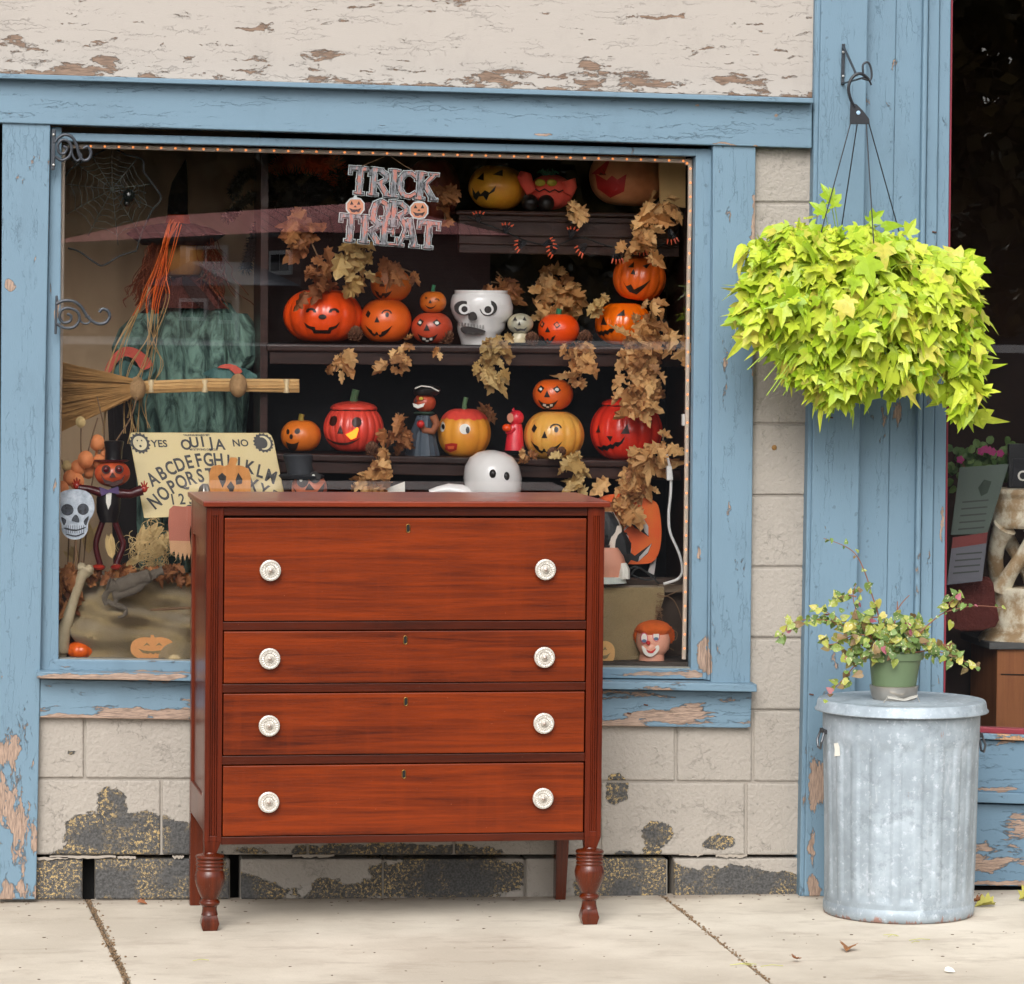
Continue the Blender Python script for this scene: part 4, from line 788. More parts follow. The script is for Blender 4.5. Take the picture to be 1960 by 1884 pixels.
def bunch(label, path, n, Y, size=34, mat=None, spread=20, group='bunches of dried leaves hung on the shelves', dmix=None, dy=.05, twig=True):
    mat = mat or m_oak; T = thing('dried_leaf_bunch', label, 'leaves', P(path[-1][0], path[-1][1], Y), group)
    mb = MB(); k = sc(Y); ph = smoothline(path, 8)
    for i in range(n):
        q = ph[int(R.random()*(len(ph)-1))]; sp_ = spread if len(q) < 3 else q[2]
        c = P(q[0] + R.gauss(0, sp_*.55), q[1] + R.gauss(0, sp_*.45), Y + R.uniform(-dy, dy*.4))
        d = Vector((R.uniform(-.8, .8), R.uniform(-.5, .2), -R.uniform(.1, 1.1))); nm = Vector((R.uniform(-.9, .9), -1, R.uniform(-.5, .9)))
        col = (R.random(), R.random(), 0, 1)
        wx = R.uniform(.6, 1.0); leaf(mb, [(x*wx + .06*math.sin(3*y + i), y) for x, y in OAK], c, d, nm, size/k*R.uniform(.6, 1.3), R.uniform(-.9, 1.0), R.uniform(-1.0, 1.0), col, crinkle=.10)
    mb.build('leaves', mat, T)
    if twig:
        MB().tube(pl([(q[0], q[1]) for q in path], Y), .0025, 5).build('twig', m_stk, T)
    return T
YFr = YS - .05
bunch('dark brown dried leaves at the left of the top shelf above the big orange pumpkin', [(560, 400), (590, 450), (612, 500), (598, 540)], 34, YFr + .05, 44, m_oakr, 26)
bunch('tan dried leaves hanging directly below the lettered sign', [(672, 465), (680, 500), (676, 528)], 22, YFr, 42, m_oaky, 22)
bunch('few brown leaves drooping over the amber winking pumpkin', [(735, 508), (765, 512), (788, 522)], 11, YFr, 32, m_oakr, 14)
bunch('brown leaves to the right of the lettered sign', [(862, 360), (850, 400), (852, 432)], 12, YFr + .06, 36, m_oakr, 16)
bunch('tan leaves between the plush pumpkin and the faded pumpkin', [(1104, 386), (1092, 408)], 7, YFr, 34, None, 12)
bunch('large tan oak leaf bunch under the faded terracotta pumpkin', [(1262, 386), (1238, 415), (1226, 445), (1232, 466)], 40, YFr - .02, 38, None, 26)
bunch('leaf trail beside the beige cloth at the upper right corner', [(1270, 384), (1296, 396), (1306, 412)], 5, YFr - .02, 34, None, 7)
bunch('shaded leaf clump behind the white skull bucket', [(950, 520), (975, 545), (940, 540)], 16, YS + .2, 36, m_oakr, 18)
bunch('wide tan leaf clump behind the small orange pumpkin on the middle shelf', [(1050, 520), (1075, 550), (1090, 575), (1050, 590)], 44, YS + .2, 38, m_oak, 28)
bunch('tan leaves wedged between two right hand pumpkins of the middle shelf', [(1158, 560), (1140, 585)], 12, YFr + .02, 26, m_oaky, 12)
bunch('brown leaf pair hanging below the big orange pumpkin', [(660, 668), (645, 700), (640, 712)], 9, YFr, 34, m_oakr if 0 else m_oak, 13)
bunch('tan leaves drooping over the middle shelf below the winking pumpkin', [(775, 655), (765, 680), (752, 698)], 12, YFr, 32, None, 15)
bunch('single small tan leaf hanging over the middle shelf edge', [(842, 665), (840, 678)], 2, YFr, 26, None, 3)
bunch('dense straw coloured leaf ball hanging below the white skull', [(950, 650), (935, 685), (942, 720)], 60, YFr - .03, 28, m_oaky, 20)
bunch('tan leaves hanging from the middle shelf below the small orange pumpkin', [(1105, 655), (1110, 690), (1108, 730)], 28, YFr - .02, 34, m_oak, 18)
bunch('long hanging garland of tan oak leaves along the right side of the window', [(1248, 590), (1240, 640), (1222, 690), (1228, 730), (1215, 770)], 115, YFr - .06, 38, m_oak, 26)
bunch('tan leaves near the right window edge beside the rope light', [(1285, 640), (1303, 660), (1300, 690)], 14, YFr - .04, 34, m_oak, 14)
bunch('brown dried leaf bunch on the lowest shelf beside the blue dress figure', [(752, 820), (775, 840), (762, 790)], 18, YS, 30, m_oakr, 16)
bunch('large tan leaf bunch hanging from the lowest shelf above the chest', [(722, 860), (724, 895), (715, 925)], 52, YFr - .03, 34, m_oaky if 0 else m_oak, 24)
bunch('dusky leaf clump behind the painted yellow pumpkin', [(930, 775), (940, 795)], 8, YS + .2, 28, m_oakr, 10)
bunch('brown leaves at the foot of the red hooded figure', [(1000, 855), (1008, 876)], 5, YFr, 28, m_oakr if 0 else m_oak, 8)
bunch('tan leaf bunch hanging under the pale yellow pumpkin', [(1105, 862), (1100, 890), (1102, 925)], 20, YFr - .02, 32, m_oaky, 15)
bunch('long tan leaf garland hanging beside the upper right corner of the chest', [(1225, 865), (1215, 905), (1200, 945), (1185, 985)], 84, .30, 38, m_oak, 23)
bunch('big pale maple leaves over the right side of the scarlet pumpkin', [(1268, 830), (1272, 860), (1245, 862)], 9, YFr - .06, 48, m_oak, 13)
bunch('fallen brown leaves lying on the burlap platform at the left', [(120, 1085), (200, 1092), (300, 1085), (350, 1090)], 46, .16, 30, m_oakr, 14, twig=False, dy=.04)
bunch('rusty leaves in the left corner beside the white bone', [(125, 1100), (118, 1140), (130, 1190)], 20, .14, 40, m_oakr, 16, twig=False)
bunch('brown leaf lying on the window floor beside the doll head', [(1190, 1268), (1205, 1272)], 3, .10, 24, m_oakr, 4, twig=False, dy=.01)
# pine cones / dried roses on shelves
def cone(px, py, rpx, Y, label):
    T = thing('pine_cone', label, 'pine cone', P(px, py + rpx, Y), 'pine cones between the pumpkins'); mb = MB(); c = P(px, py, Y); r = rpx/sc(Y)
    for i in range(46):
        a = i*2.4; t_ = i/46; th = -1.3 + 2.6*t_; d = Vector((math.cos(a)*math.cos(th), math.sin(a)*math.cos(th), math.sin(th)))
        leaf(mb, RND, c + d*r*.55, d + Vector((0, 0, .5)), d, r*.8, .5, .4, (R.random(), R.random(), 0, 1))
    mb.ell(c, r*.6, r*.6, r*.6, 10, 6); mb.build('scales', plain('cone_brown', L(112, 74, 52), .8, .4), T)
for a in ((680, 640, 13, YS + .03, 'small pine cone between the big orange and winking pumpkins'), (853, 645, 14, YS + .03, 'small pine cone beside the brick red pumpkin'), (1018, 650, 12, YS + .03, 'small pine cone between the tiny bust and orange pumpkin'), (1120, 648, 13, YS + .03, 'pine cone left of the glossy ribbed pumpkin'), (1058, 868, 10, YFr, 'dried rose under the pale yellow pumpkin'), (1060 + 15, 865, 8, YFr, 'withered seed head beside the dried rose'), (712, 860, 12, YFr - .05, 'pale dried rose on top of the big leaf bunch')): cone(*a)
# ================================================================ lettering helpers
def text_mb(txt, h, depth, mat, name, parent, M, off=0, align='CENTER', shear=0, sx=1):
    cu = bpy.data.curves.new('t', 'FONT'); cu.body = txt; cu.size = h; cu.extrude = depth; cu.offset = off; cu.align_x = align; cu.align_y = 'CENTER'; cu.shear = shear; cu.resolution_u = 3
    ob = bpy.data.objects.new('t', cu); COL.objects.link(ob); dg = bpy.context.evaluated_depsgraph_get()
    me = bpy.data.meshes.new_from_object(ob.evaluated_get(dg)); bpy.data.objects.remove(ob); bpy.data.curves.remove(cu)
    mb = MB().add([M @ Vector((v.co.x*sx, v.co.y, v.co.z)) for v in me.vertices], [tuple(p.vertices) for p in me.polygons]); bpy.data.meshes.remove(me)
    if mat is None: return mb
    return mb.build(name, mat, parent)
SER = {  # slab serif letters as strokes: (x0, y0, x1, y1, width) in a box one high; serifs are short bars
 'T': (.86, [(.43, 0, .43, 1, .2), (.04, .93, .82, .93, .14), (.07, .72, .07, .93, .1), (.79, .72, .79, .93, .1), (.26, .04, .60, .04, .08), (.33, .5, .53, .5, .1)]),
 'R': (.84, [(.2, 0, .2, 1, .2), (.02, .96, .5, .96, .08), (.02, .04, .38, .04, .08), (.46, .9, .66, .78, .17), (.66, .78, .66, .62, .17), (.66, .62, .44, .48, .15), (.2, .47, .46, .47, .1), (.42, .46, .72, .06, .18), (.62, .04, .84, .04, .08), (.28, .9, .48, .93, .12)]),
 'I': (.44, [(.22, 0, .22, 1, .2), (.03, .96, .41, .96, .08), (.03, .04, .41, .04, .08), (.12, .5, .32, .5, .1)]),
 'C': (.80, [(.70, .80, .52, .93, .13), (.52, .93, .3, .9, .15), (.3, .9, .15, .7, .19), (.15, .7, .12, .5, .2), (.12, .5, .15, .3, .2), (.15, .3, .3, .1, .19), (.3, .1, .52, .07, .15), (.52, .07, .72, .22, .13), (.72, .68, .72, .95, .08), (.03, .5, .24, .5, .12)]),
 'K': (.86, [(.2, 0, .2, 1, .2), (.02, .96, .38, .96, .08), (.02, .04, .38, .04, .08), (.26, .44, .68, .93, .13), (.36, .56, .70, .06, .18), (.52, .96, .84, .96, .08), (.58, .04, .86, .04, .08)]),
 'O': (.84, [(.42, .94, .22, .84, .17), (.22, .84, .12, .5, .2), (.12, .5, .22, .16, .2), (.22, .16, .42, .06, .17), (.42, .06, .62, .16, .17), (.62, .16, .72, .5, .2), (.72, .5, .62, .84, .2), (.62, .84, .42, .94, .17), (.03, .5, .24, .5, .1), (.60, .5, .81, .5, .1)]),
 'E': (.74, [(.2, 0, .2, 1, .2), (.02, .96, .68, .96, .08), (.02, .04, .70, .04, .08), (.66, .74, .66, .96, .08), (.68, .04, .68, .28, .08), (.2, .5, .52, .5, .1), (.52, .38, .52, .62, .07)]),
 'A': (.88, [(.44, 1, .16, .04, .12), (.46, 1, .72, .04, .2), (.02, .04, .30, .04, .08), (.56, .04, .88, .04, .08), (.26, .34, .62, .34, .09), (.34, .97, .56, .97, .08)]),
}
def letters(word, org, ux, uy, h, gap, grow, d0, d1, mb):   # ux, uy unit vectors in the plate's plane, d: depth range along nrm
    nrm = ux.cross(uy) * -1; x = 0
    for ch_ in word:
        wd, st = SER[ch_]
        for i, (x0, y0, x1, y1, wi) in enumerate(st):
            a = Vector((x0, y0)); b = Vector((x1, y1)); dd = (b - a).normalized(); pp = Vector((-dd.y, dd.x)) * (wi/2 + grow); a = a - dd*(grow + .015); b = b + dd*(grow + .015)
            q = [a - pp, b - pp, b + pp, a + pp]; e = i * .00012
            f = [org + (ux*(x + v.x) + uy*v.y)*h + nrm*(d0 - e) for v in q]; g = [p + nrm*(d1 - d0) for p in f]
            mb.add(f + g, [(0,1,2,3),(7,6,5,4),(0,4,5,1),(1,5,6,2),(2,6,7,3),(3,7,4,0)])
        x += wd + gap
# ================================================================ TRICK OR TREAT sign
YSG = .075
m_tin = NT('weathered_letter_paint'); t = m_tin; n1 = t.noise(t.vmul(t.co, (3, 1, 1)), 26, 4, .6)
m_tin = t.fin(t.ramp(n1, [(.34, L(52, 54, 58)), (.44, L(130, 132, 136)), (.52, L(160, 162, 166)), (.57, L(200, 120, 104)), (.63, L(206, 140, 124)), (.68, L(150, 152, 156))]), .45, t.bump(n1, .001), Metallic=.1)
m_edge = plain('pale_letter_edge', L(206, 214, 214), .5); m_lb = plain('letter_black', L(30, 30, 34), .5)
T = thing('hanging_sign', 'cut out metal sign reading TRICK OR TREAT hanging in the window', 'sign', P(745, 470, YSG))
k = sc(YSG); ang = rad(-4.2); ux = Vector((math.cos(ang), 0, math.sin(ang))); uy = Vector((-math.sin(ang), 0, math.cos(ang)))
lines = [('TRICK', 664, 370, 52, 172), ('OR', 705, 431, 50, 78), ('TREAT', 646, 461, 52, 194)]
for wi, (word, px, py, h, wpx) in enumerate(lines):
    tot = sum(SER[c][0] for c in word); gap = (wpx / h - tot) / (len(word) - 1) if len(word) > 1 else 0
    org = P(px, py, YSG); hh = h / k; dy = wi*.0007
    for nm, gr, d0, d1, m_ in (('letter_edge', .040, .0 + dy, .004, m_edge), ('letter_outline', .012, -.0045 + dy, .003, m_lb), ('letter_face', -.012, -.0085 + dy, .003, m_tin)):
        mb = MB(); letters(word, org, ux, uy, hh, gap, gr, d0, d0 + d1, mb); mb.build(nm, m_, T)
PKO = plain('sign_pumpkin', L(222, 150, 112), .5)
for cx, cy in ((680, 394), (802, 401)):
    s_ = cut('sign_pumpkin', [(cx-10, cy-14), (cx-3, cy-16), (cx-2, cy-20), (cx+3, cy-20), (cx+3, cy-16), (cx+11, cy-14), (cx+18, cy-5), (cx+18, cy+8), (cx+11, cy+17), (cx, cy+19), (cx-11, cy+17), (cx-18, cy+8), (cx-18, cy-5)], YSG - .002, .004, m_edge, T)
    cut('sign_pumpkin_face', [(cx + (x-cx)*.86, cy + (y-cy)*.86) for x, y in [(cx-10, cy-14), (cx+11, cy-14), (cx+18, cy-5), (cx+18, cy+8), (cx+11, cy+17), (cx, cy+19), (cx-11, cy+17), (cx-18, cy+8), (cx-18, cy-5)]], YSG - .004, .002, PKO, s_)
    for nm, pg in (('eye', [(cx-10, cy-2), (cx-7, cy-9), (cx-3, cy-2)]), ('eye', [(cx+3, cy-2), (cx+7, cy-9), (cx+10, cy-2)]), ('nose', [(cx-3, cy+3), (cx, cy-1), (cx+3, cy+3)]), ('mouth', [(cx-12, cy+4), (cx-5, cy+7), (cx+5, cy+7), (cx+12, cy+4), (cx+7, cy+13), (cx+2, cy+11), (cx-2, cy+13), (cx-7, cy+12)])):
        cut(nm, pg, YSG - .0055, .002, m_lb, s_)
MB().tube(pl([(684, 322), (712, 310), (736, 300)], YSG), .0012, 5).build('string', m_stk, T); MB().tube(pl([(806, 334), (775, 318), (748, 300)], YSG), .0012, 5).build('string', m_stk, T)
# ================================================================ rope light round the glass
m_rope = plain('rope_tube', L(214, 196, 178), .4, .12, 200, .0006)
m_bulb = NT('bulb'); m_bulb = m_bulb.fin(L(255, 170, 110), .4, Emission_Color=L(255, 150, 80), Emission_Strength=.75)
RP = [(106, 1230), (112, 900), (117, 600), (121, 306), (127, 286), (145, 280), (400, 286), (700, 293), (1000, 300), (1295, 308), (1314, 313), (1321, 332), (1317, 600), (1314, 900), (1311, 1150), (1309, 1262)]
T = thing('rope_light', 'clear rope light with tiny warm orange bulbs running round the window edge', 'rope light', P(1314, 1262, .05))
rp = smoothline(RP, 10); MB().tube(pl(rp, .048), .0066, 8).build('tube', m_rope, T, smooth=True)
proto = None; acc = 0; last = Vector(rp[0]); cnt = 0
for a in rp[1:]:
    a = Vector(a); seg = (a - last).length; pos = 0
    while acc + (seg - pos) >= 27 and cnt < 99:
        pos += 27 - acc; acc = 0; q = last + (a - last)*(pos/seg); c = P(q.x, q.y, .048)
        if q.x < 122 and q.y < 1050: continue
        if proto is None:
            proto = MB().ell((0, 0, 0), .0036, .0026, .0034, 8, 6).build('bulb', m_bulb, T, smooth=True, local=True); proto.location = c + Vector((0, -.006, 0)) - BASE[T.name]
        else:
            b = proto.copy(); COL.objects.link(b); b.parent = T; b.location = c + Vector((0, -.006, 0)) - BASE[T.name]
        cnt += 1
    acc += seg - pos; last = a
T = thing('power_cord', 'white cord with inline switch hanging at the right side of the window', 'cord', P(1265, 1120, .2))
cdm = plain('white_cord', L(224, 224, 222), .4)
MB().tube(pl(smoothline([(1276, 870), (1283, 900), (1284, 940), (1280, 985), (1283, 1020), (1300, 1060), (1306, 1090), (1298, 1108), (1270, 1118)], 8), .16), .0042, 8).build('cord', cdm, T, smooth=True)
MB().slab([P(1277, 920, .148), P(1289, 920, .148), P(1286, 892, .148), (P(1276, 892, .148))], (0, .02, 0)).build('inline_switch', cdm, T, bevel=.003)
MB().slab([P(1306, 815, .05), P(1312, 815, .05), P(1312, 793, .05), (P(1306, 793, .05))], (0, .02, 0)).build('plug', cdm, T, bevel=.002)
# ================================================================ string of claw lights under the top shelf
T = thing('claw_light_string', 'black string of little claw shapes with orange tips strung below the top shelf', 'light string', P(1080, 470, YS - .04))
cp = smoothline([(895, 415), (925, 428), (970, 445), (1010, 462), (1060, 470), (1110, 455), (1160, 470), (1220, 480), (1270, 468), (1300, 440)], 6)
MB().tube(pl(cp, YS - .035), .0025, 5).build('wire', m_dark, T)
m_tip = plain('orange_tip', L(226, 96, 60), .5)
for (x, y, r0) in ((915, 425, 90), (967, 447, 80), (1007, 465, 190), (1040, 470, 20), (1092, 455, 80), (1122, 468, 215), (1180, 478, 270), (1227, 462, 265), (1282, 440, 280), (1068, 473, 200)):
    c = P(x, y, YS - .04); g = MB(); tp = MB()
    for j in (-26, -6, 14, 30):
        a = rad(r0 + j); d = Vector((math.cos(a), -.35, math.sin(a))); g.tube([c, c + d*.016, c + d*.028 + Vector((0, -.004, -.002))], [.005, .0035, .003], 5); tp.tube([c + d*.028 + Vector((0, -.004, -.002)), c + d*.039 + Vector((0, -.006, -.006))], [.003, .001], 5)
    cl = g.build('claw', m_lb, T); tp.build('tip', m_tip, cl)
# ================================================================ left side of the display
m_wire = plain('black_wire', L(34, 36, 36), .6); m_web = plain('web_thread', L(60, 64, 58), .7)
T = thing('web_decoration', 'large black wire cobweb with a shiny spider in the upper left of the window', 'decoration', P(240, 370, .12))
for pts in ([(174, 303), (215, 318), (232, 350), (245, 372), (262, 395), (258, 415)], [(130, 475), (152, 482), (182, 503), (198, 508), (230, 490), (262, 480)], [(100, 440), (120, 380), (130, 330), (180, 298), (205, 284)], [(220, 284), (240, 296), (272, 306), (276, 330), (292, 352), (308, 380), (290, 405), (270, 450), (262, 478)]):
    MB().tube(pl(smoothline([(x+ (0 if pts[0][0] != 174 else -1000), y) for x, y in pts] if 0 else pts, 6), .11), .003, 6).build('wire', m_wire, T) if pts[0][0] != 174 else None
wb = MB(); wc = (215, 362); outer = [(118, 352), (128, 300), (170, 288), (214, 286), (262, 304), (290, 352), (296, 400), (270, 452), (226, 470), (168, 452), (128, 410)]
for o_ in outer: wb.tube(pl([wc, o_], .11), .0011, 4)
for f_ in (.18, .3, .42, .55, .68, .82):
    for i in range(len(outer)):
        a, b = outer[i], outer[(i+1) % len(outer)]; A = (wc[0]+(a[0]-wc[0])*f_, wc[1]+(a[1]-wc[1])*f_); B = (wc[0]+(b[0]-wc[0])*f_, wc[1]+(b[1]-wc[1])*f_)
        mid = ((A[0]+B[0])/2*.94 + wc[0]*.06, (A[1]+B[1])/2*.94 + wc[1]*.06); wb.tube(pl([A, mid, B], .11), .0009, 4)
wb.build('web', m_web, T)
sp = MB(); c = P(247, 375, .10); sp.ell(c, .018, .016, .020, 12, 8); sp.ell(c + Vector((-.006, -.004, -.022)), .010, .010, .010, 10, 6); spb = sp.build('spider', plain('shiny_black', L(22, 26, 24), .15), T, smooth=True)
sp = MB()
for s_ in (-1, 1):
    for a, b in ((24, 20), (30, 6), (28, -10), (20, -24)): sp.tube([c, c + Vector((s_*a*.0008, -.012, b*.0008 + .012)), c + Vector((s_*a*.0016, -.004, b*.0014))], .0016, 5)
sp.build('spider_legs', m_wire, spb)
# witch scarecrow
YW = .72
T = thing('scarecrow_witch', 'pumpkin headed scarecrow witch in green dress and tall pointed black hat', 'scarecrow', P(370, 1268, YW))
def crumple(name, c1, c2, sc_=14):
    t = NT(name); n = t.noise(t.vmul(t.co, (1.6, 1.6, .6)), sc_, 6, .65, 1.2); return t.fin(t.mix(t.step(n, .35, .65), c1, c2), .85, t.bump(n, .012))
m_grn = crumple('green_crepe', L(34, 58, 54), L(116, 148, 134)); m_hatb = plain('black_felt', L(22, 18, 17), .95, .3, 40, .003); m_brim = plain('wine_felt', L(46, 22, 18), .9, .3, 20, .004)
loft_obj('dress', [(366, 1090, 92, .13), (368, 1000, 96, .14), (368, 900, 98, .15), (366, 820, 100, .15), (362, 760, 102, .15), (362, 700, 104, .15), (364, 650, 100, .14), (368, 610, 88, .13), (372, 580, 66, .11), (372, 570, 40, .08)], YW, m_grn, T, n=160, rip=17, amp=.05, jit=.12)
for sec in ([(288, 600, 26, .06), (268, 630, 36, .08), (256, 665, 38, .08), (250, 695, 30, .06)], [(446, 600, 26, .06), (462, 640, 38, .08), (470, 680, 38, .08), (456, 705, 26, .06)]):
    loft_obj('sleeve', sec, YW - .08, m_grn, T, rip=7, amp=.05, jit=.15)
loft_obj('cloak', [(340, 1090, 118, .06), (345, 900, 128, .06), (350, 760, 140, .06), (356, 660, 128, .06), (362, 600, 90, .05), (365, 560, 50, .04)], YW + .2, plain('dark_cloak', L(38, 30, 30), .9), T, rip=9, amp=.04)
m_cuff = plain('salmon_cloth', L(206, 92, 76), .85, .15, 14, .004); m_tealc = crumple('teal_leaf_collar', L(54, 92, 90), L(92, 128, 122))
cut('cuff', [(200, 712), (212, 685), (235, 665), (262, 668), (284, 685), (292, 700), (272, 708), (258, 690), (240, 682), (224, 694), (212, 712)], YW - .20, .012, m_cuff, T, smooth_n=3)
cut('leaf_cuff', [(206, 724), (222, 700), (240, 690), (262, 702), (300, 706), (280, 726), (252, 735), (222, 732)], YW - .185, .01, m_tealc, T, smooth_n=2)
cut('leaf_cuff', [(388, 716), (410, 704), (440, 700), (470, 706), (500, 726), (470, 728), (460, 736), (430, 726), (405, 722)], YW - .24, .012, m_tealc, T, smooth_n=2); cut('cuff', [(416, 704), (432, 697), (452, 700), (464, 712), (450, 716), (438, 706)], YW - .252, .01, m_cuff, T, smooth_n=2)
loft_obj('head', [(350, 532, 14, .04), (350, 526, 32, .075), (350, 512, 40, .09), (350, 492, 42, .095), (350, 470, 38, .09), (350, 455, 26, .06)], YW - .06, skin('gourd_tan', L(178, 122, 62), L(140, 92, 46), .5, .2, mott=.8), T, rip=10, amp=.03)
loft_obj('hat_cone', [(340, 416, 20, .06), (340, 400, 19, .055), (341, 380, 18.5, .05), (344, 350, 15, .04), (349, 330, 9, .025), (353, 316, 4, .012), (356, 305, .8, .002)], YW - .08, m_hatb, T)
loft_obj('hat_band', [(341, 432, 24, .07), (341, 412, 21, .064)], YW - .08, plain('orange_band', L(206, 76, 24), .8, .2, 20), T, rip=9, amp=.03)
br = loft_obj('hat_brim', [(338, 470, 60, .14), (336, 448, 84, .2), (338, 436, 70, .18), (340, 428, 30, .09)], YW - .04, m_brim, T, rip=3, amp=.05, jit=.25)
cut('ribbon', [(352, 528), (376, 545), (406, 580), (410, 594), (386, 590), (362, 566), (350, 545)], YW - .17, .008, m_brim, T, smooth_n=3)
loft_obj('ruff', [(360, 590, 74, .10), (358, 570, 62, .1), (356, 545, 44, .09), (354, 528, 22, .06)], YW - .05, plain('wine_ruff', L(92, 44, 36), .85, .3, 30, .006), T, rip=16, amp=.05)
hr = MB()
for i in range(230):
    s_ = -1 if i % 5 else 1; x0 = (300 if s_ < 0 else 402) + R.gauss(0, 8); y0 = R.uniform(455, 500); pts = [(x0, y0)]
    for j in range(6): pts.append((pts[-1][0] + s_*R.uniform(-1, 6) + R.gauss(0, 7), pts[-1][1] + R.uniform(8, 20)))
    hr.tube(pl(smoothline(pts, 3), YW - .08 + R.uniform(-.06, .06)), .0014, 3)
hr.build('frizzy_hair', plain('rust_hair', L(132, 62, 30), .8), T)
# raffia streamers
T = thing('raffia_streamers', 'bundle of orange and straw raffia streamers falling from a wire over the witch', 'raffia', P(230, 800, YW - .4))
ra = MB(); rb = MB()
rp_ = [[(330, 420), (318, 450), (308, 500), (285, 560), (250, 620), (222, 690), (204, 760), (196, 830)], [(335, 425), (318, 480), (300, 540), (292, 600), (280, 680), (262, 740), (250, 790), (260, 830)], [(340, 425), (322, 470), (315, 530), (322, 570), (300, 630), (280, 690), (258, 730), (244, 800)],
       [(328, 430), (312, 470), (278, 555), (262, 600), (240, 660), (235, 720), (250, 800), (244, 850)], [(345, 430), (325, 500), (302, 580), (298, 640), (290, 720), (270, 760), (262, 840)], [(322, 430), (306, 500), (270, 580), (232, 650), (210, 700), (190, 760), (172, 790)], [(330, 428), (312, 505), (296, 570), (285, 640), (248, 700), (238, 760), (240, 830)],
       [(326, 430), (310, 520), (282, 575), (290, 650), (308, 700), (276, 765), (284, 820)]]
for q in rp_:
    for _ in range(2):
        q2 = [(x + R.uniform(-5, 5), y) for x, y in q]; sm = smoothline(q2, 6); h_ = int(len(sm)*.40); dY = R.uniform(-.03, .03)
        ra.tube(pl(sm[:h_+1], .34 + dY), [.0042]*(h_+1), 5, .4); rb.tube(pl(sm[h_:], .34 + dY), [.0034]*(len(sm)-h_), 5, .4)
ra.build('orange_raffia', plain('orange_raffia', L(238, 110, 40), .6, .25, 30), T); rb.build('straw_raffia', plain('straw_raffia', L(200, 164, 110), .7, .2, 30), T)
# broom
T = thing('broom', 'straw broom with bound bundle handle held level across the green dress', 'broom', P(270, 740, .30))
bm_ = MB(); tie = MB()
for i in range(420):
    u = R.random(); v = R.uniform(-1, 1); x1 = 262 + R.uniform(-4, 6); y1 = 742 + v*14; y0 = 762 + v*72 + R.gauss(0, 2); x0 = 106 - R.random()*10
    bm_.tube(pl([(x1, y1), (x1 - 60, (y1*.62 + y0*.38) + R.gauss(0, 1)), (x0, y0)], .30 + R.uniform(-.05, .03)), .0016, 3)
bm_.build('bristles', plain('broom_straw', L(172, 128, 74), .8, .4, 25), T)
hm = MB()
for i in range(90):
    a = R.random()*6.283; r_ = math.sqrt(R.random()); dy = 11*r_*math.sin(a); dz = .015*r_*math.cos(a)
    hm.tube(pl([(266, 742 + dy), (400, 737 + dy), (573 - R.random()*3, 739 + dy*1.08)], .29 + dz), .0026, 4)
hm.build('handle', plain('handle_straw', L(206, 166, 110), .75, .3, 30), T)
for x, rr in ((289, 12), (392, 12), (548, 13)): loft_obj('binding', [(x, 739 + rr, 5, .004)] if 0 else [(x, 739 + rr, 6, .018), (x, 739 + rr*.5, 6, .0205), (x, 739 - rr*.5, 6, .0205), (x, 739 - rr, 6, .018)], .29, plain('binding_tape', L(222, 200, 158), .6), T)
for x, y in ((262, 744), (456, 738)):
    MB().ell(P(x, y, .27), 17/650, .034, 23/650, 16, 10).build('straw_hand', plain('straw_hand', L(176, 140, 98), .9, .3, 40, .004), T, smooth=True)
# furry black and orange spider up top
T = thing('furry_spider', 'huge furry black and orange toy spider at the top centre of the window', 'toy spider', P(560, 420, .6))
def fur(mb, c, rx, ry, rz, n, ln, w_=.0016):
    for i in range(n):
        th = math.asin(R.uniform(-1, 1)); a = R.random()*6.283; d = Vector((math.cos(a)*math.cos(th), math.sin(a)*math.cos(th), math.sin(th))); p = c + Vector((d.x*rx, d.y*ry, d.z*rz)); q = p + (d + Vector((R.gauss(0, .4), R.gauss(0, .4), R.gauss(0, .4) - .3))).normalized()*ln
        mb.tube([p, q], [w_, w_*.3], 3)
fo = plain('orange_fur', L(206, 78, 28), .9, .3, 30); fb = plain('black_fur', L(26, 24, 22), .95, .3, 30)
c = P(585, 335, .62); mb = MB().ell(c, .11, .09, .075, 24, 14); fur(mb, c, .11, .09, .075, 1100, .026); mb.build('abdomen', fo, T)
c = P(572, 372, .56); mb = MB().ell(c, .105, .08, .065, 24, 14); fur(mb, c, .105, .08, .065, 1100, .028); mb.build('body', fb, T)
for pts in ([(520, 350), (500, 335), (478, 330), (458, 345), (446, 372)], [(525, 375), (490, 375), (460, 392), (436, 415)], [(540, 395), (505, 420), (488, 450), (480, 480), (470, 515)], [(600, 395), (625, 420), (632, 450)], [(610, 350), (640, 330), (655, 345), (650, 380)]):
    sm = smoothline(pts, 5); mb = MB().tube(pl(sm, .56), .012, 8)
    for q in pl(sm, .56): fur(mb, q, .011, .011, .011, 34, .014)
    mb.build('leg', fb, T)
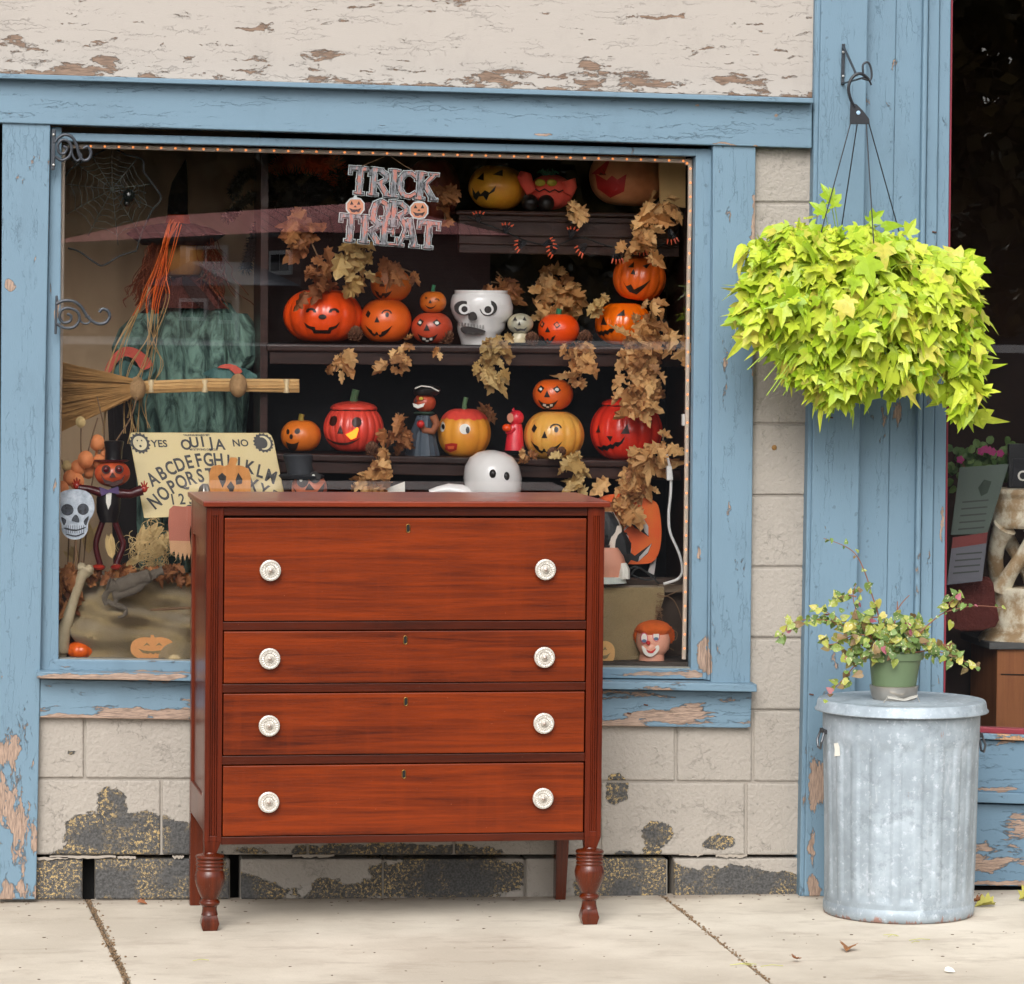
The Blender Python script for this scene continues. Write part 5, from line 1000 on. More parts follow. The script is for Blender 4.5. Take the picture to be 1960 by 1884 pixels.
# ================================================================ left corner: platform, burlap, board, figures
def burl(name, a, b):
    t = NT(name); x, y, z = t.xyz(t.co); wv = t.add(t.ma('SINE', t.ma('MULTIPLY', x, 1500)), t.ma('SINE', t.ma('MULTIPLY', z, 1500))); n = t.noise(t.co, 9, 5)
    return t.fin(t.mix(t.add(t.ma('MULTIPLY', n, .7), t.ma('MULTIPLY', t.noise(t.co, 260, 3), .35)), a, b), .95, t.bump(t.noise(t.co, 240, 4), .004), Sheen_Weight=.3)
m_burl = burl('burlap', L(116, 98, 66), L(168, 148, 108))
def cloth(x0, x1, yt, yb, Y, fn, name, label, lean=.10):
    vs = []; fs = []; nx, ny = 90, 60
    for j in range(ny + 1):
        v = j / ny
        for i in range(nx + 1):
            u = i / nx; px, py, d = fn(u, v); vs.append(P(px, py, Y + d))
    for j in range(ny):
        for i in range(nx): fs.append((j*(nx+1)+i, j*(nx+1)+i+1, (j+1)*(nx+1)+i+1, (j+1)*(nx+1)+i))
    o = MB().add(vs, fs).build(name, m_burl, None, smooth=2); m_ = o.modifiers.new('thickness', 'SOLIDIFY'); m_.thickness = .003; tag(o, label, 'cloth'); return o
def fl_(u, v):
    x = 168 + (385 - 168)*u; y = 1096 + (1262 - 1096)*v
    xl_ = 168 - 34*math.sin(v*2.2) + 60*max(0, v - .72)*2.0; x = xl_ + (400 - xl_)*u
    d = -.10*v**.6 + .026*math.sin(9*u + 5*v) + .020*math.sin(17*v - 8*u + 3*mnoise.noise(Vector((u*2, v*2, 1)))) + .055*mnoise.noise(Vector((u*3.2 + v*1.5, v*2.6, 3))) + .016*math.sin(14*(u*.8 + v*.6) + 2*math.sin(3*v)) * (.3 + v)
    if v < .08: d += (.08 - v)*3.0
    return x, y - 3*math.sin(u*7)*(1 - v), d + .0
cloth(0, 0, 0, 0, .19, fl_, 'burlap_cloth', 'rumpled brown burlap cloth draped over the platform in the left corner')
def fr_(u, v):
    x = 1120 + (1268 - 1120 + 6*math.sin(v*9) - 14*v)*u; y = 1112 + (1268 - 1112)*v
    d = -.05*v**.7 + .016*mnoise.noise(Vector((u*3, v*2.4, 8))) + .010*math.sin(6*u - 4*v)
    if v < .08: d += (.08 - v)*3.0
    return x, y, d
cloth(0, 0, 0, 0, .17, fr_, 'burlap_cloth', 'frayed burlap cloth hanging behind the orange haired doll head')
o = bpy.data.objects['burlap_cloth.001']
T = thing('display_platform', 'low wooden platform carrying the display behind the chest of drawers', 'platform', P(700, 1268, .25))
z1 = P(700, 1106, .22).z; MB().box(P(112, 1100, .22).x, P(1318, 1100, .22).x, .24, YS - .004, zf, z1 - .004).build('platform_box', plain('raw_pine_dark', L(74, 60, 50), .85, .3, 10), T)
MB().slab([P(1262, 1134, .19), P(1316, 1134, .19), P(1316, 1120, .19), P(1262, 1120, .19)], (0, .04, 0)).build('platform_edge', plain('weathered_lath', L(120, 104, 86), .8, .3, 30), T)
fy = MB()
for i in range(60):
    y = R.uniform(1135, 1235); x = 1258 - (y - 1135)*.10; fy.tube(pl(smoothline([(x, y), (x + R.uniform(3, 9), y + R.uniform(-2, 5)), (x + R.uniform(6, 16), y + R.uniform(0, 10))], 3), .125), .0009, 4)
for q in ([(1262, 1140), (1278, 1142), (1290, 1150), (1300, 1170), (1306, 1190)], [(1265, 1145), (1290, 1135), (1304, 1128)], [(1262, 1160), (1268, 1190), (1272, 1204), (1262, 1215)], [(1266, 1200), (1285, 1205), (1296, 1212), (1292, 1226), (1276, 1224)], [(1262, 1212), (1275, 1235), (1290, 1245)]):
    fy.tube(pl(smoothline(q, 5), .12), .0014, 5)
tag(fy.build('frayed_threads', m_stk), 'loose frayed burlap threads beside the doll head', 'threads')
# talking board
m_bd = plain('board_face', L(206, 184, 122), .35, .06, 8); m_ink = plain('board_ink', L(36, 32, 30), .5); m_sun = plain('board_sun', L(216, 202, 160), .5); YBd = .24
T = thing('talking_board', 'cream talking board printed with OUIJA, YES, NO and curved alphabet leaning in the left corner', 'board', P(400, 1000, YBd))
TL, TR, BL = Vector((246, 828)), Vector((521, 829)), Vector((276, 992)); BR = Vector((551, 980))
def bq(u, v, d=0):   # u 0..1 across, v 0..1 down
    a = TL.lerp(TR, u); b = BL.lerp(BR, u); q = a.lerp(b, v); return P(q.x, q.y, YBd + .07*(1 - v) + d)
pts = [(.02, 0), (.97, 0), (.99, .03), (1, .1), (1, 1), (0, 1), (0, .05)]
MB().prism([bq(u, v) for u, v in pts], (0, .008, 0)).build('board', m_bd, T, bevel=.001)
def btext(txt, u, v, h, rot=0, sx=1, bold=.0004):
    p = bq(u, v, -.0015); ex = (bq(u + .01, v) - bq(u - .01, v)).normalized(); ey = (bq(u, v - .01) - bq(u, v + .01)).normalized(); ez = ex.cross(ey).normalized()
    c, s_ = math.cos(rot), math.sin(rot); M = Matrix.Translation(p) @ Matrix((ex*c + ey*s_, ey*c - ex*s_, ez)).transposed().to_4x4()
    return text_mb(txt, h, .0005, None, '', None, M, off=bold, sx=sx)
def btxt_obj(name, items):
    mb = MB()
    for it in items:
        q = btext(*it); mb.add(q.v, q.f)
    return mb.build(name, m_ink, T)
def arcw(txt, u0, u1, vc, rise, h, bold=.0012, sx=1.0, spread=.9):
    out = []; n = len(txt)
    for i, c_ in enumerate(txt):
        s_ = -1 + 2*i/(n-1); u = u0 + (u1-u0)*i/(n-1); out.append((c_, u, vc + rise*s_*s_, h, -s_*rise*spread, sx, bold))
    return out
btxt_obj('word_yes', [('YES', .20, .135, .030, 0, 1, .0006)]); btxt_obj('word_no', [('NO', .765, .13, .030, 0, 1, .0006)])
btxt_obj('word_ouija', arcw('OUIJA', .385, .62, .115, .035, .044, .0012, .9, .6)); btxt_obj('small_print', [('MYSTIFYING ORACLE', .50, .205, .0085, 0, 1, .0002), ('TALKING BOARD SET', .47, .03, .008, 0, 1, .0002)])
ab = arcw('ABCDEFGHIJKLM', .11, .93, .335, .22, .056, .0014, .74, 2.0); nz = arcw('NOPQRSTUVWXYZ', .095, .93, .52, .30, .056, .0014, .74, 1.8)
btxt_obj('alphabet_upper_row', ab); btxt_obj('alphabet_lower_row', nz); btxt_obj('numerals', arcw('1234567890', .22, .80, .80, .0, .046, .0008, .8)); btxt_obj('word_good_bye', [('GOOD BYE', .5, .92, .034, 0, 1, .001)])
def disc(u, v, r, mat, name, d=-.002, par=T, k_=0, n=32):
    pts = []
    for i in range(n):
        a = 6.283*i/n; rr = r*(1 + (k_ if i % 2 else 0)); pts.append(bq(u + rr*math.cos(a)/.42, v + rr*math.sin(a)/.24, d))
    return MB().prism(pts, (0, .001, 0)).build(name, mat, par)
s_ = disc(.066, .125, .026, m_ink, 'sun_rays', -.001, T, .2); s2 = disc(.066, .125, .020, m_sun, 'sun', -.002, s_)
for nm, du, dv, rr in (('eye', -.015, -.03, .0022), ('eye', .015, -.03, .0022), ('mouth', 0, .035, .0035)): disc(.066 + du, .125 + dv, rr, m_ink, nm, -.003, s_)
s_ = disc(.925, .125, .026, m_ink, 'night_sky', -.001, T, .18)
cr = [(.021*math.cos(rad(q)), .021*math.sin(rad(q))) for q in range(-110, 111, 10)] + [(.016*math.cos(rad(q)) - .004, .017*math.sin(rad(q))) for q in range(100, -101, -10)]
MB().prism([bq(.925 + x/.42, .125 + y/.24, -.002) for x, y in cr], (0, .001, 0)).build('moon', m_sun, s_)
T = thing('backdrop_sheet', 'plain brown backdrop sheet behind the witch at the left of the window', 'curtain', P(300, 1268, 1.0))  # plain sheet that sets an even brown ground behind the witch
vs = []; fs = []
for i in range(81):
    x = 60 + 600*i/80; d = .006*math.sin(i*.8) + .012*math.sin(i*.23)
    vs += [P(x, 1268, 1.0 + d), P(x, 150, 1.0 + d)]
MB().add(vs, [(2*i, 2*i+2, 2*i+3, 2*i+1) for i in range(80)] ).build('cloth', plain('brown_backdrop', L(206, 176, 142), .95, .12, 4), T, smooth=True).modifiers.new('thickness', 'SOLIDIFY').thickness = .004
# wooden pumpkin cut-out on the board, silver planchette edge
T = thing('pumpkin_cutout', 'flat wooden pumpkin cut-out with three dark holes in front of the lettered board', 'cut-out', P(438, 990, .19))
m_ply = wood('orange_plywood', L(198, 128, 66), L(222, 156, 92), 'z', .6, coat=0)
b = cut('pumpkin_shape', [(401, 1010), (400, 950), (401, 905), (406, 893), (420, 890), (430, 893), (437, 890), (441, 876), (452, 876), (455, 880), (451, 891), (464, 892), (476, 898), (480, 912), (480, 960), (478, 1010)], .19, .012, m_ply, T)
for pg in ([(417, 912), (425, 905), (433, 912), (432, 922), (426, 934), (422, 925)], [(456, 905), (464, 917), (463, 926), (452, 928), (451, 918)], [(434, 932), (442, 921), (449, 932), (446, 943), (440, 944), (438, 937)]): cut('hole', pg, .1885, .01, m_ink, b)
T = thing('silver_ornament', 'small tarnished silver ornament at the left end of the chest top edge', 'ornament', P(392, 1000, .2))
loft_obj('ornament', [(392, 960, 14, .02), (392, 945, 13, .02), (392, 932, 10, .015), (392, 926, 5, .008)], .2, plain('silver', L(160, 156, 150), .3, .2, 30, metal=.8), T, rip=6, amp=.08)
# jack figure with top hat
YJ = .17
T = thing('jack_figurine', 'red tin jack-o-lantern man in top hat and tailcoat standing on the burlap platform', 'figurine', P(207, 1092, YJ))
m_tin2 = skin('glossy_red_tin', L(176, 52, 34), L(120, 20, 18), .25, .6, mott=.9); m_coat = plain('maroon_coat', L(70, 14, 20), .3, .2, 30, coat_weight=0) if 0 else plain('maroon_coat', L(70, 14, 20), .3, .2, 30); m_blk = plain('satin_black', L(24, 20, 22), .3)
hd = MB().ell(P(215, 906, YJ), 35/sc(YJ), .045, 26/sc(YJ), 40, 20, fn=lambda a, th: 1 - .045*abs(math.cos(5*a))).build('head', skin('red_to_orange', L(190, 64, 36), L(222, 120, 70), .3, .5, mott=.9), T, smooth=2)
for x in (203, 228):
    e = cut('eye', ov(x, 899, 8.5, 8.5), YJ - .047, .012, plain('ruby', L(110, 14, 24), .1, coat_weight=1) if 0 else PAINT['umber'], hd); MB().ell(P(x, 899, YJ - .049), .008, .004, .008, 12, 8).build('pupil', plain('ruby_glass', L(90, 10, 18), .08), e, smooth=True)
cut('nose', [(209, 914), (216, 904), (222, 914)], YJ - .050, .008, PAINT['umber'], hd); cut('mouth', [(192, 906), (200, 918), (215, 923), (232, 918), (240, 908), (234, 924), (218, 932), (200, 925)], YJ - .046, .012, PAINT['umber'], hd)
loft_obj('hat_brim', [(213, 884, 30, .035), (213, 882, 34, .04), (213, 880, 30, .035)], YJ, m_coat, T); loft_obj('hat_crown', [(217, 881, 16, .022), (218, 862, 16, .022), (218, 846, 19, .026), (218, 844, 17, .024)], YJ, m_blk, T, n=20)
loft_obj('torso', [(208, 1000, 16, .02), (207, 980, 22, .026), (208, 955, 23, .028), (208, 938, 19, .024)], YJ, m_blk, T)
cut('shirt_front', [(203, 940), (214, 942), (212, 965), (207, 976), (203, 962)], YJ - .031, .004, PAINT['white'], T)
m_bow = plain('purple_bow', L(86, 66, 110), .3); cut('bow_tie', [(190, 932), (207, 938), (226, 930), (228, 946), (209, 943), (194, 950)], YJ - .036, .008, m_bow, T)
MB().tube(pl([(195, 944), (170, 936), (150, 934)], YJ - .01), [.014, .011, .010], 10).build('arm', m_coat, T, smooth=True); MB().tube(pl([(222, 944), (250, 946), (272, 938)], YJ - .01), [.014, .013, .016], 10).build('arm', m_coat, T, smooth=True)
for hx, hy, s_ in ((147, 930, -1), (276, 936, 1)):
    mb = MB(); c = P(hx, hy, YJ - .01); mb.ell(c, .010, .007, .011, 12, 8)
    for i, (a, l_) in enumerate(((150, .016), (115, .021), (90, .024), (65, .021), (20, .014))): mb.tube([c, c + Vector((math.cos(rad(a))*l_, -.003, math.sin(rad(a))*l_))], [.0035, .002], 6)
    mb.build('hand', m_tin2, T, smooth=True)
for pts in ([(199, 992), (186, 1030), (184, 1050), (192, 1082)], [(217, 992), (232, 1030), (236, 1045), (222, 1082)]): MB().tube(pl(smoothline(pts, 4), YJ), .009, 10).build('leg', m_coat, T, smooth=True)
for x in (189, 224): MB().ell(P(x, 1086, YJ - .02), .020, .026, .010, 14, 8).build('shoe', m_tin2, T, smooth=True)
# skull mask card
T = thing('skull_cutout', 'oval grey printed skull on a stick at the left edge of the glass', 'cut-out', P(144, 1030, .085))
m_skg = NT('skull_print'); t = m_skg; n = t.noise(t.co, 30, 6, .7); m_skg = t.fin(t.ramp(n, [(.3, L(120, 132, 148)), (.5, L(186, 196, 208)), (.7, L(222, 228, 234))]), .5)
m_skd = NT('skull_print_shade'); t = m_skd; n = t.noise(t.co, 60, 6, .7); m_skd = t.fin(t.ramp(n, [(.4, L(24, 26, 32)), (.7, L(84, 90, 102))]), .5)
b = cut('card', [(107, 970), (110, 950), (122, 940), (142, 937), (164, 940), (177, 952), (181, 970), (178, 985), (169, 1000), (168, 1015), (160, 1028), (146, 1033), (130, 1030), (119, 1018), (117, 1002), (109, 988)], .085, .003, m_skg, T, smooth_n=4)
for nm, pg in (('eye_socket', ov(129, 976, 12, 11, .2)), ('eye_socket', ov(159, 975, 11, 11, -.2)), ('nose_hole', [(137, 996), (143, 986), (149, 988), (152, 1000), (143, 999)]), ('cheek_shade', [(117, 990), (127, 996), (122, 1006)]), ('cheek_shade', [(170, 988), (160, 998), (165, 1006)]), ('tooth_line', [(124, 1010), (145, 1014), (163, 1009), (163, 1011), (145, 1017), (124, 1013)]), ('jaw_line', [(128, 1022), (145, 1025), (160, 1020), (160, 1022), (145, 1028), (128, 1024)])):
    cut(nm, pg, .0838, .002, m_skd, b, smooth_n=3)
tm = MB()
for i in range(9): tm.prism(pl([(126 + i*4.2, 1006), (127 + i*4.2, 1006), (127 + i*4.2, 1021), (126 + i*4.2, 1021)], .0836), (0, .002, 0))
tm.build('tooth_gaps', m_skd, b)
MB().tube(pl([(145, 1030), (146, 1090)], .092), .004, 6).build('stick', m_stk, T)
# physalis / dried flowers, corn husks, straw
T = thing('dried_flowers', 'orange paper lantern flowers and twigs in the left corner behind the skull card', 'dried flowers', P(160, 1080, .2))
m_phy = skin('physalis', L(222, 138, 84), L(196, 106, 60), .7, 0, mott=.8); m_husk = plain('corn_husk', L(206, 178, 124), .8, .2, 30, .002)
for x, y, r_ in ((187, 848, 15), (196, 870, 14), (165, 880, 16), (150, 896, 15), (135, 915, 14), (148, 922, 15), (170, 902, 14), (120, 935, 13), (155, 808, 10), (190, 884, 13), (128, 892, 10)):
    MB().ell(P(x, y, .2 + R.uniform(-.03, .03)), r_/640, r_/700, r_/600, 12, 10, fn=lambda a, th: 1 - .14*abs(math.cos(2.5*a))).build('seed_pod', m_phy if R.random() < .7 else m_husk, T, smooth=True)
mb = MB()
for q in ([(140, 1080), (150, 980), (165, 880), (187, 800)], [(150, 1080), (160, 960), (155, 860), (155, 820)], [(130, 1080), (132, 960), (118, 880)], [(160, 1080), (172, 950), (190, 860)], [(200, 880), (225, 840), (250, 800), (262, 760)], [(190, 870), (200, 830), (186, 760)]): mb.tube(pl(smoothline(q, 5), .2), .0022, 5)
mb.build('stems', m_stk, T)
for i, (x, y, l_, a) in enumerate(((215, 1060, 50, 100), (262, 1050, 60, 60), (150, 1070, 40, 120), (300, 1060, 52, 75), (276, 1030, 50, 40), (240, 1075, 44, 35), (170, 1050, 60, 80), (340, 1040, 40, 120))):
    T = thing('corn_husk', ['upright pale corn husk between the tin man legs', 'tall yellow corn husk leaning right of the tin man', 'short corn husk beside the skull card stick', 'corn husk next to the hanging paper hand', 'thin husk crossing below the lettered board', 'low husk lying behind the tin man shoe', 'husk rising behind the tin man left leg', 'husk stub tucked behind the paper hand'][i], 'corn husk', P(x, y, .2), 'corn husks on the platform')
    c = P(x, y + 10, .2 + .01*i); mb = MB(); d = Vector((math.cos(rad(a)), 0, math.sin(rad(a))))
    for j in range(4):
        L_ = [(0, 0), (.12, .2), (.15, .5), (.1, .8), (0, 1), (-.1, .8), (-.15, .5), (-.12, .2)]; leaf(mb, L_, c, d + Vector((R.gauss(0, .2), 0, 0)), Vector((R.gauss(0, .3), -1, .2)), l_/640*.95, .4, R.uniform(-.2, .4))
    mb.build('husk', m_husk, T, smooth=True)
mb = MB(); 
for i in range(170):
    q = [(290 + R.gauss(0, 22), 1055 + R.gauss(0, 16))]; a = R.random()*6.28
    for j in range(6): a += R.uniform(.3, 1.1); q.append((q[-1][0] + 8*math.cos(a), q[-1][1] + 7*math.sin(a)))
    mb.tube(pl(smoothline(q, 2), .2 + R.uniform(-.03, .03)), .0008, 3)
tag(mb.build('straw_nest', m_husk), 'tangle of fine curly straw between the tin man and the paper hand', 'straw', kind='stuff')
T = thing('paper_hand', 'flat paper arm with pink sleeve and pointed fingers hanging by the chest', 'cut-out', P(342, 1070, .10))
cut('sleeve', [(324, 1035), (322, 1000), (324, 975), (332, 968), (350, 970), (372, 968), (390, 968), (392, 1000), (366, 1002), (363, 1020), (364, 1036)], .10, .003, plain('dusty_pink', L(186, 112, 92), .7, .1, 8), T)
cut('hand', [(324, 1035), (364, 1036), (366, 1055), (362, 1072), (358, 1058), (354, 1074), (350, 1058), (345, 1074), (342, 1057), (336, 1070), (334, 1054), (327, 1062), (325, 1048)], .1004, .003, plain('paper_skin', L(208, 160, 118), .7, .12, 20), T)
# bone, driftwood, small pumpkins
T = thing('bone', 'long weathered white leg bone leaning in the lower left corner of the window', 'bone', P(112, 1262, .09))
m_bone = skin('bone', L(186, 172, 142), L(148, 130, 100), .7, 0, mott=.8)
mb = MB().tube(pl(smoothline([(166, 1088), (156, 1105), (146, 1135), (136, 1165), (125, 1200), (115, 1230), (112, 1250)], 4), .10), [.026, .024, .020, .017, .015, .0145, .014, .0135, .0135, .0135, .014, .0145, .015, .016, .017, .018, .019, .021, .023, .026, .028, .030, .030, .030, .028][:25], 14)
for x, y, r_ in ((156, 1086, 9), (171, 1090, 9), (163, 1095, 12), (102, 1246, 10), (118, 1252, 10), (109, 1252, 12)): mb.ell(P(x, y, .10), r_/660, .02, r_/640, 14, 10)
mb.build('bone_shaft', m_bone, T, smooth=2)
T = thing('driftwood', 'knotty grey piece of driftwood lying on the burlap', 'driftwood', P(250, 1150, .06))
m_drift = plain('grey_bark', L(112, 102, 90), .9, .4, 60, .006); mb = MB()
for q, r_ in (([(312, 1092), (285, 1102), (255, 1112), (225, 1122), (205, 1118)], [.012, .022, .024, .02, .012]), ([(300, 1100), (270, 1120), (240, 1135), (215, 1140)], [.008, .014, .013, .008]), ([(222, 1118), (208, 1130), (200, 1145), (204, 1158)], [.014, .01, .008, .006]), ([(240, 1130), (225, 1145), (222, 1155), (236, 1160)], [.01, .007, .005, .004]), ([(205, 1150), (222, 1160), (240, 1165), (238, 1178), (226, 1182)], [.007, .006, .006, .004, .003])):
    sm = smoothline(q, 6); rr = [r_[min(len(r_)-1, int(i/6))] * (1 + .35*mnoise.noise(Vector((i*.7, r_[0]*99, 0)))) for i in range(len(sm))]; mb.tube(pl(sm, .055 + .01*len(q)*.2), rr, 10)
mb.build('branch', m_drift, T, smooth=True)
tag(MB().tube(pl([(288, 1168), (320, 1166), (350, 1164), (390, 1163)], .07), [.003, .0045, .004, .004], 8).build('stick', m_stk), 'thin brown stick lying level on the burlap beside the chest', 'stick')
def cutpk(name, label, cx, cy, rx, ry, Y, mat, clipx=None):
    T = thing('pumpkin_cutout', label, 'cut-out', P(cx, cy + ry, Y)); o = []
    for i in range(40):
        a = 6.283*i/40; rr = 1 + .03*math.cos(6*a) + .03*math.cos(4*a); o.append((cx + rx*math.copysign(abs(math.cos(a))**.8, math.cos(a)), cy + ry*math.copysign(abs(math.sin(a))**.8, math.sin(a))*(1 - .10*math.exp(-(math.cos(a)/.2)**2))))
    b = cut('pumpkin_shape', o, Y, .006, mat, T)
    for nm, pg in (('eye', [(-.42, -.18), (-.26, -.5), (-.1, -.2), (-.26, -.28)]), ('eye', [(.14, -.2), (.3, -.5), (.46, -.2), (.3, -.28)]), ('mouth', [(-.66, .02), (-.4, .2), (0, .26), (.4, .18), (.68, 0), (.45, .42), (.2, .5), (.14, .4), (.04, .54), (-.1, .4), (-.2, .5), (-.45, .4)])): cut(nm, [(cx + x*rx, cy + y*ry) for x, y in pg], Y - .001, .004, m_burl, b)
    cut('stem', [(cx - 3, cy - ry*.9), (cx - 4, cy - ry*1.15), (cx + 2, cy - ry*1.15), (cx + 4, cy - ry*.9)], Y + .0005, .004, mat, b)
m_cpk = plain('speckled_orange_card', L(214, 150, 92), .7, .15, 90)
cutpk('a', 'flat orange card pumpkin with wide grin standing on the window floor at the left', 292, 1241, 42, 22, .075, m_cpk); cutpk('b', 'pale orange card pumpkin half hidden behind the right side of the chest', 1150, 1250, 27, 24, .085, plain('pale_card', L(226, 176, 112), .7, .1, 60))
pumpkin('pumpkin', 'little plain orange pumpkin half behind the burlap in the lower left corner', 127, 178, 1228, 1262, .11, OR2, 8, .08, 0, face='none', group=None)
# ================================================================ right lower corner
YD = .10
T = thing('doll_head', 'clown doll head with short orange hair and painted white smile on the window floor', 'doll head', P(1248, 1273, YD))
m_dsk = skin('doll_skin', L(228, 164, 138), L(220, 146, 120), .45, .3, mott=.4); k = sc(YD)
loft_obj('neck', [(1247, 1273, 27, .036), (1247, 1266, 25, .034), (1248, 1250, 23, .033)], YD, m_dsk, T)
hd = MB().ell(P(1250, 1226, YD), 33/k, .046, 36/k, 36, 24).build('head', m_dsk, T, smooth=2); MB().ell(P(1244, 1240, YD - .012), 22/k, .036, 20/k, 24, 16).build('jaw', m_dsk, hd, smooth=2)
hairm = MB(); c = P(1252, 1216, YD + .006); vs = []
hairm.ell(c + Vector((.002, .012, 0)), 37/k, .048, 29/k, 32, 20); hairm.ell(P(1251, 1204, YD - .004), 34/k, .050, 16/k, 32, 16); m_hr = plain('orange_hair', L(232, 106, 36), .9, .2, 50, .006)
for i in range(2200):
    th = math.asin(R.uniform(-.5, 1)); a = R.uniform(0, 6.283); d = Vector((math.cos(a)*math.cos(th), math.sin(a)*math.cos(th), math.sin(th)))
    if d.y < -.3 and d.z < .62: continue
    p = c + Vector((.002 + d.x*36/k, .012*(1) + d.y*.047, d.z*28/k)); hairm.tube([p, p + (d*.5 + Vector((R.gauss(0, .6), R.gauss(0, .5), -.5))).normalized()*.008], [.0013, .0006], 3)
for i in range(240):
    x = R.uniform(1222, 1282); y = 1203 + ((x - 1250)/32)**2*10; hairm.tube(pl([(x, y - 6), (x + R.uniform(-2, 2), y + R.uniform(0, 6))], YD - .036 + ((x - 1250)/32)**2*.03), [.0016, .0006], 3)
hairm.build('hair', m_hr, T)
MB().ell(P(1276, 1238, YD), .008, .010, .013, 12, 8).build('ear', m_dsk, hd, smooth=True)
yh = YD - .047
for x, y in ((1233, 1222), (1256, 1218)):
    e = cut('eye_ring', ov(x, y, 7, 10.5), yh + (.006 if x < 1240 else .0), .006, plain('pink_line', L(206, 84, 110), .5), hd); cut('eye_white', ov(x, y, 5.6, 9), yh - .001 + (.006 if x < 1240 else .0), .003, PAINT['white'], e); cut('iris', ov(x, y + 5, 4.5, 3.2), yh - .002 + (.006 if x < 1240 else .0), .002, plain('blue_iris', L(84, 110, 140), .4), e)
MB().ell(P(1241, 1231, yh - .004), .0065, .006, .0065, 12, 8).build('nose', PAINT['red'], hd, smooth=True)
ms = cut('painted_smile', [(1229, 1236), (1238, 1243), (1247, 1243), (1260, 1235), (1261, 1245), (1252, 1255), (1242, 1257), (1232, 1250)], yh + .001, .01, PAINT['white'], hd, smooth_n=3); cut('lips', [(1237, 1243), (1246, 1247), (1256, 1241), (1250, 1250), (1241, 1250)], yh - .0005, .002, PAINT['red'], ms, smooth_n=2)
# painted papier mache figure behind the chest edge
T = thing('papier_mache_figurine', 'black and white papier mache figure with pink belly partly behind the chest', 'figurine', P(1172, 1112, .16))
m_pk = skin('salmon_paint', L(222, 156, 130), L(206, 130, 104), .6, 0, mott=.6); m_bw = NT('black_white_patches'); t = m_bw; n = t.noise(t.co, 9, 3, .5, 1.5); m_bw = t.fin(t.mix(t.step(n, .49, .51), L(34, 36, 38), L(218, 206, 192)), .6, t.bump(t.noise(t.co, 60), .003))
loft_obj('belly', [(1166, 1104, 30, .04), (1165, 1085, 34, .05), (1163, 1065, 32, .05), (1160, 1048, 24, .04)], .18, m_pk, T, jit=.1)
loft_obj('upper_body', [(1182, 1060, 26, .034), (1176, 1040, 30, .04), (1168, 1015, 28, .04), (1160, 995, 24, .035), (1158, 980, 14, .02)], .20, m_bw, T, jit=.25)
loft_obj('base', [(1150, 1116, 50, .05), (1150, 1108, 48, .05), (1160, 1104, 42, .045)], .17, plain('mint_white', L(206, 214, 206), .6, .2, 30), T); loft_obj('foot', [(1194, 1108, 12, .02), (1194, 1090, 11, .02), (1192, 1078, 8, .014)], .15, PAINT['white'], T, jit=.2)
T = thing('pumpkin_board', 'large flat orange jack-o-lantern board with sharp white edged grin behind the chest corner', 'cut-out', P(1210, 1105, .30))
m_ob = skin('board_orange', L(228, 92, 26), L(220, 120, 34), .5, .1, mott=.7)
b = cut('board', [(1130, 1075), (1128, 990), (1145, 955), (1190, 945), (1228, 952), (1256, 962), (1264, 990), (1266, 1025), (1262, 1055), (1252, 1073), (1238, 1079), (1200, 1080)], .30, .012, m_ob, T, smooth_n=4); GY = plain('grey_white_trim', L(186, 180, 176), .5)
def edged(nm, outer, inner): e = cut(nm, outer, .2985, .004, m_ink, b); cut(nm + '_edge', inner, .297, .002, GY, e)
edged('eye', [(1208, 1002), (1214, 980), (1222, 980), (1240, 1010), (1242, 1028), (1228, 1018), (1214, 1010)], [(1220, 981), (1228, 986), (1241, 1008), (1241, 1026), (1234, 1018), (1228, 1000)])
edged('nose', [(1190, 1048), (1190, 1018), (1200, 1020), (1205, 1040)], [(1195, 1020), (1203, 1026), (1204, 1044), (1192, 1046)])
edged('mouth', [(1185, 1062), (1200, 1052), (1215, 1064), (1248, 1040), (1240, 1060), (1220, 1076), (1208, 1072), (1200, 1082), (1190, 1072)], [(1224, 1066), (1247, 1041), (1240, 1058), (1222, 1075)])
cut('eyebrow', [(1190, 1020), (1202, 1003), (1215, 1000), (1204, 1008)], .2972, .003, GY, b)
MB().slab([P(1240, 1100, .32), P(1252, 1100, .32), P(1258, 1058, .32), P(1250, 1058, .32)], (0, .01, 0)).build('prop', GY, T)
tag(MB().tube(pl(smoothline([(1195, 1098), (1215, 1085), (1235, 1094), (1255, 1106), (1236, 1110), (1210, 1100), (1226, 1088), (1262, 1118)], 5), .17), .003, 6).build('dark_cable', m_wire), 'tangled dark light string lying on the burlap edge by the white cord', 'cable')
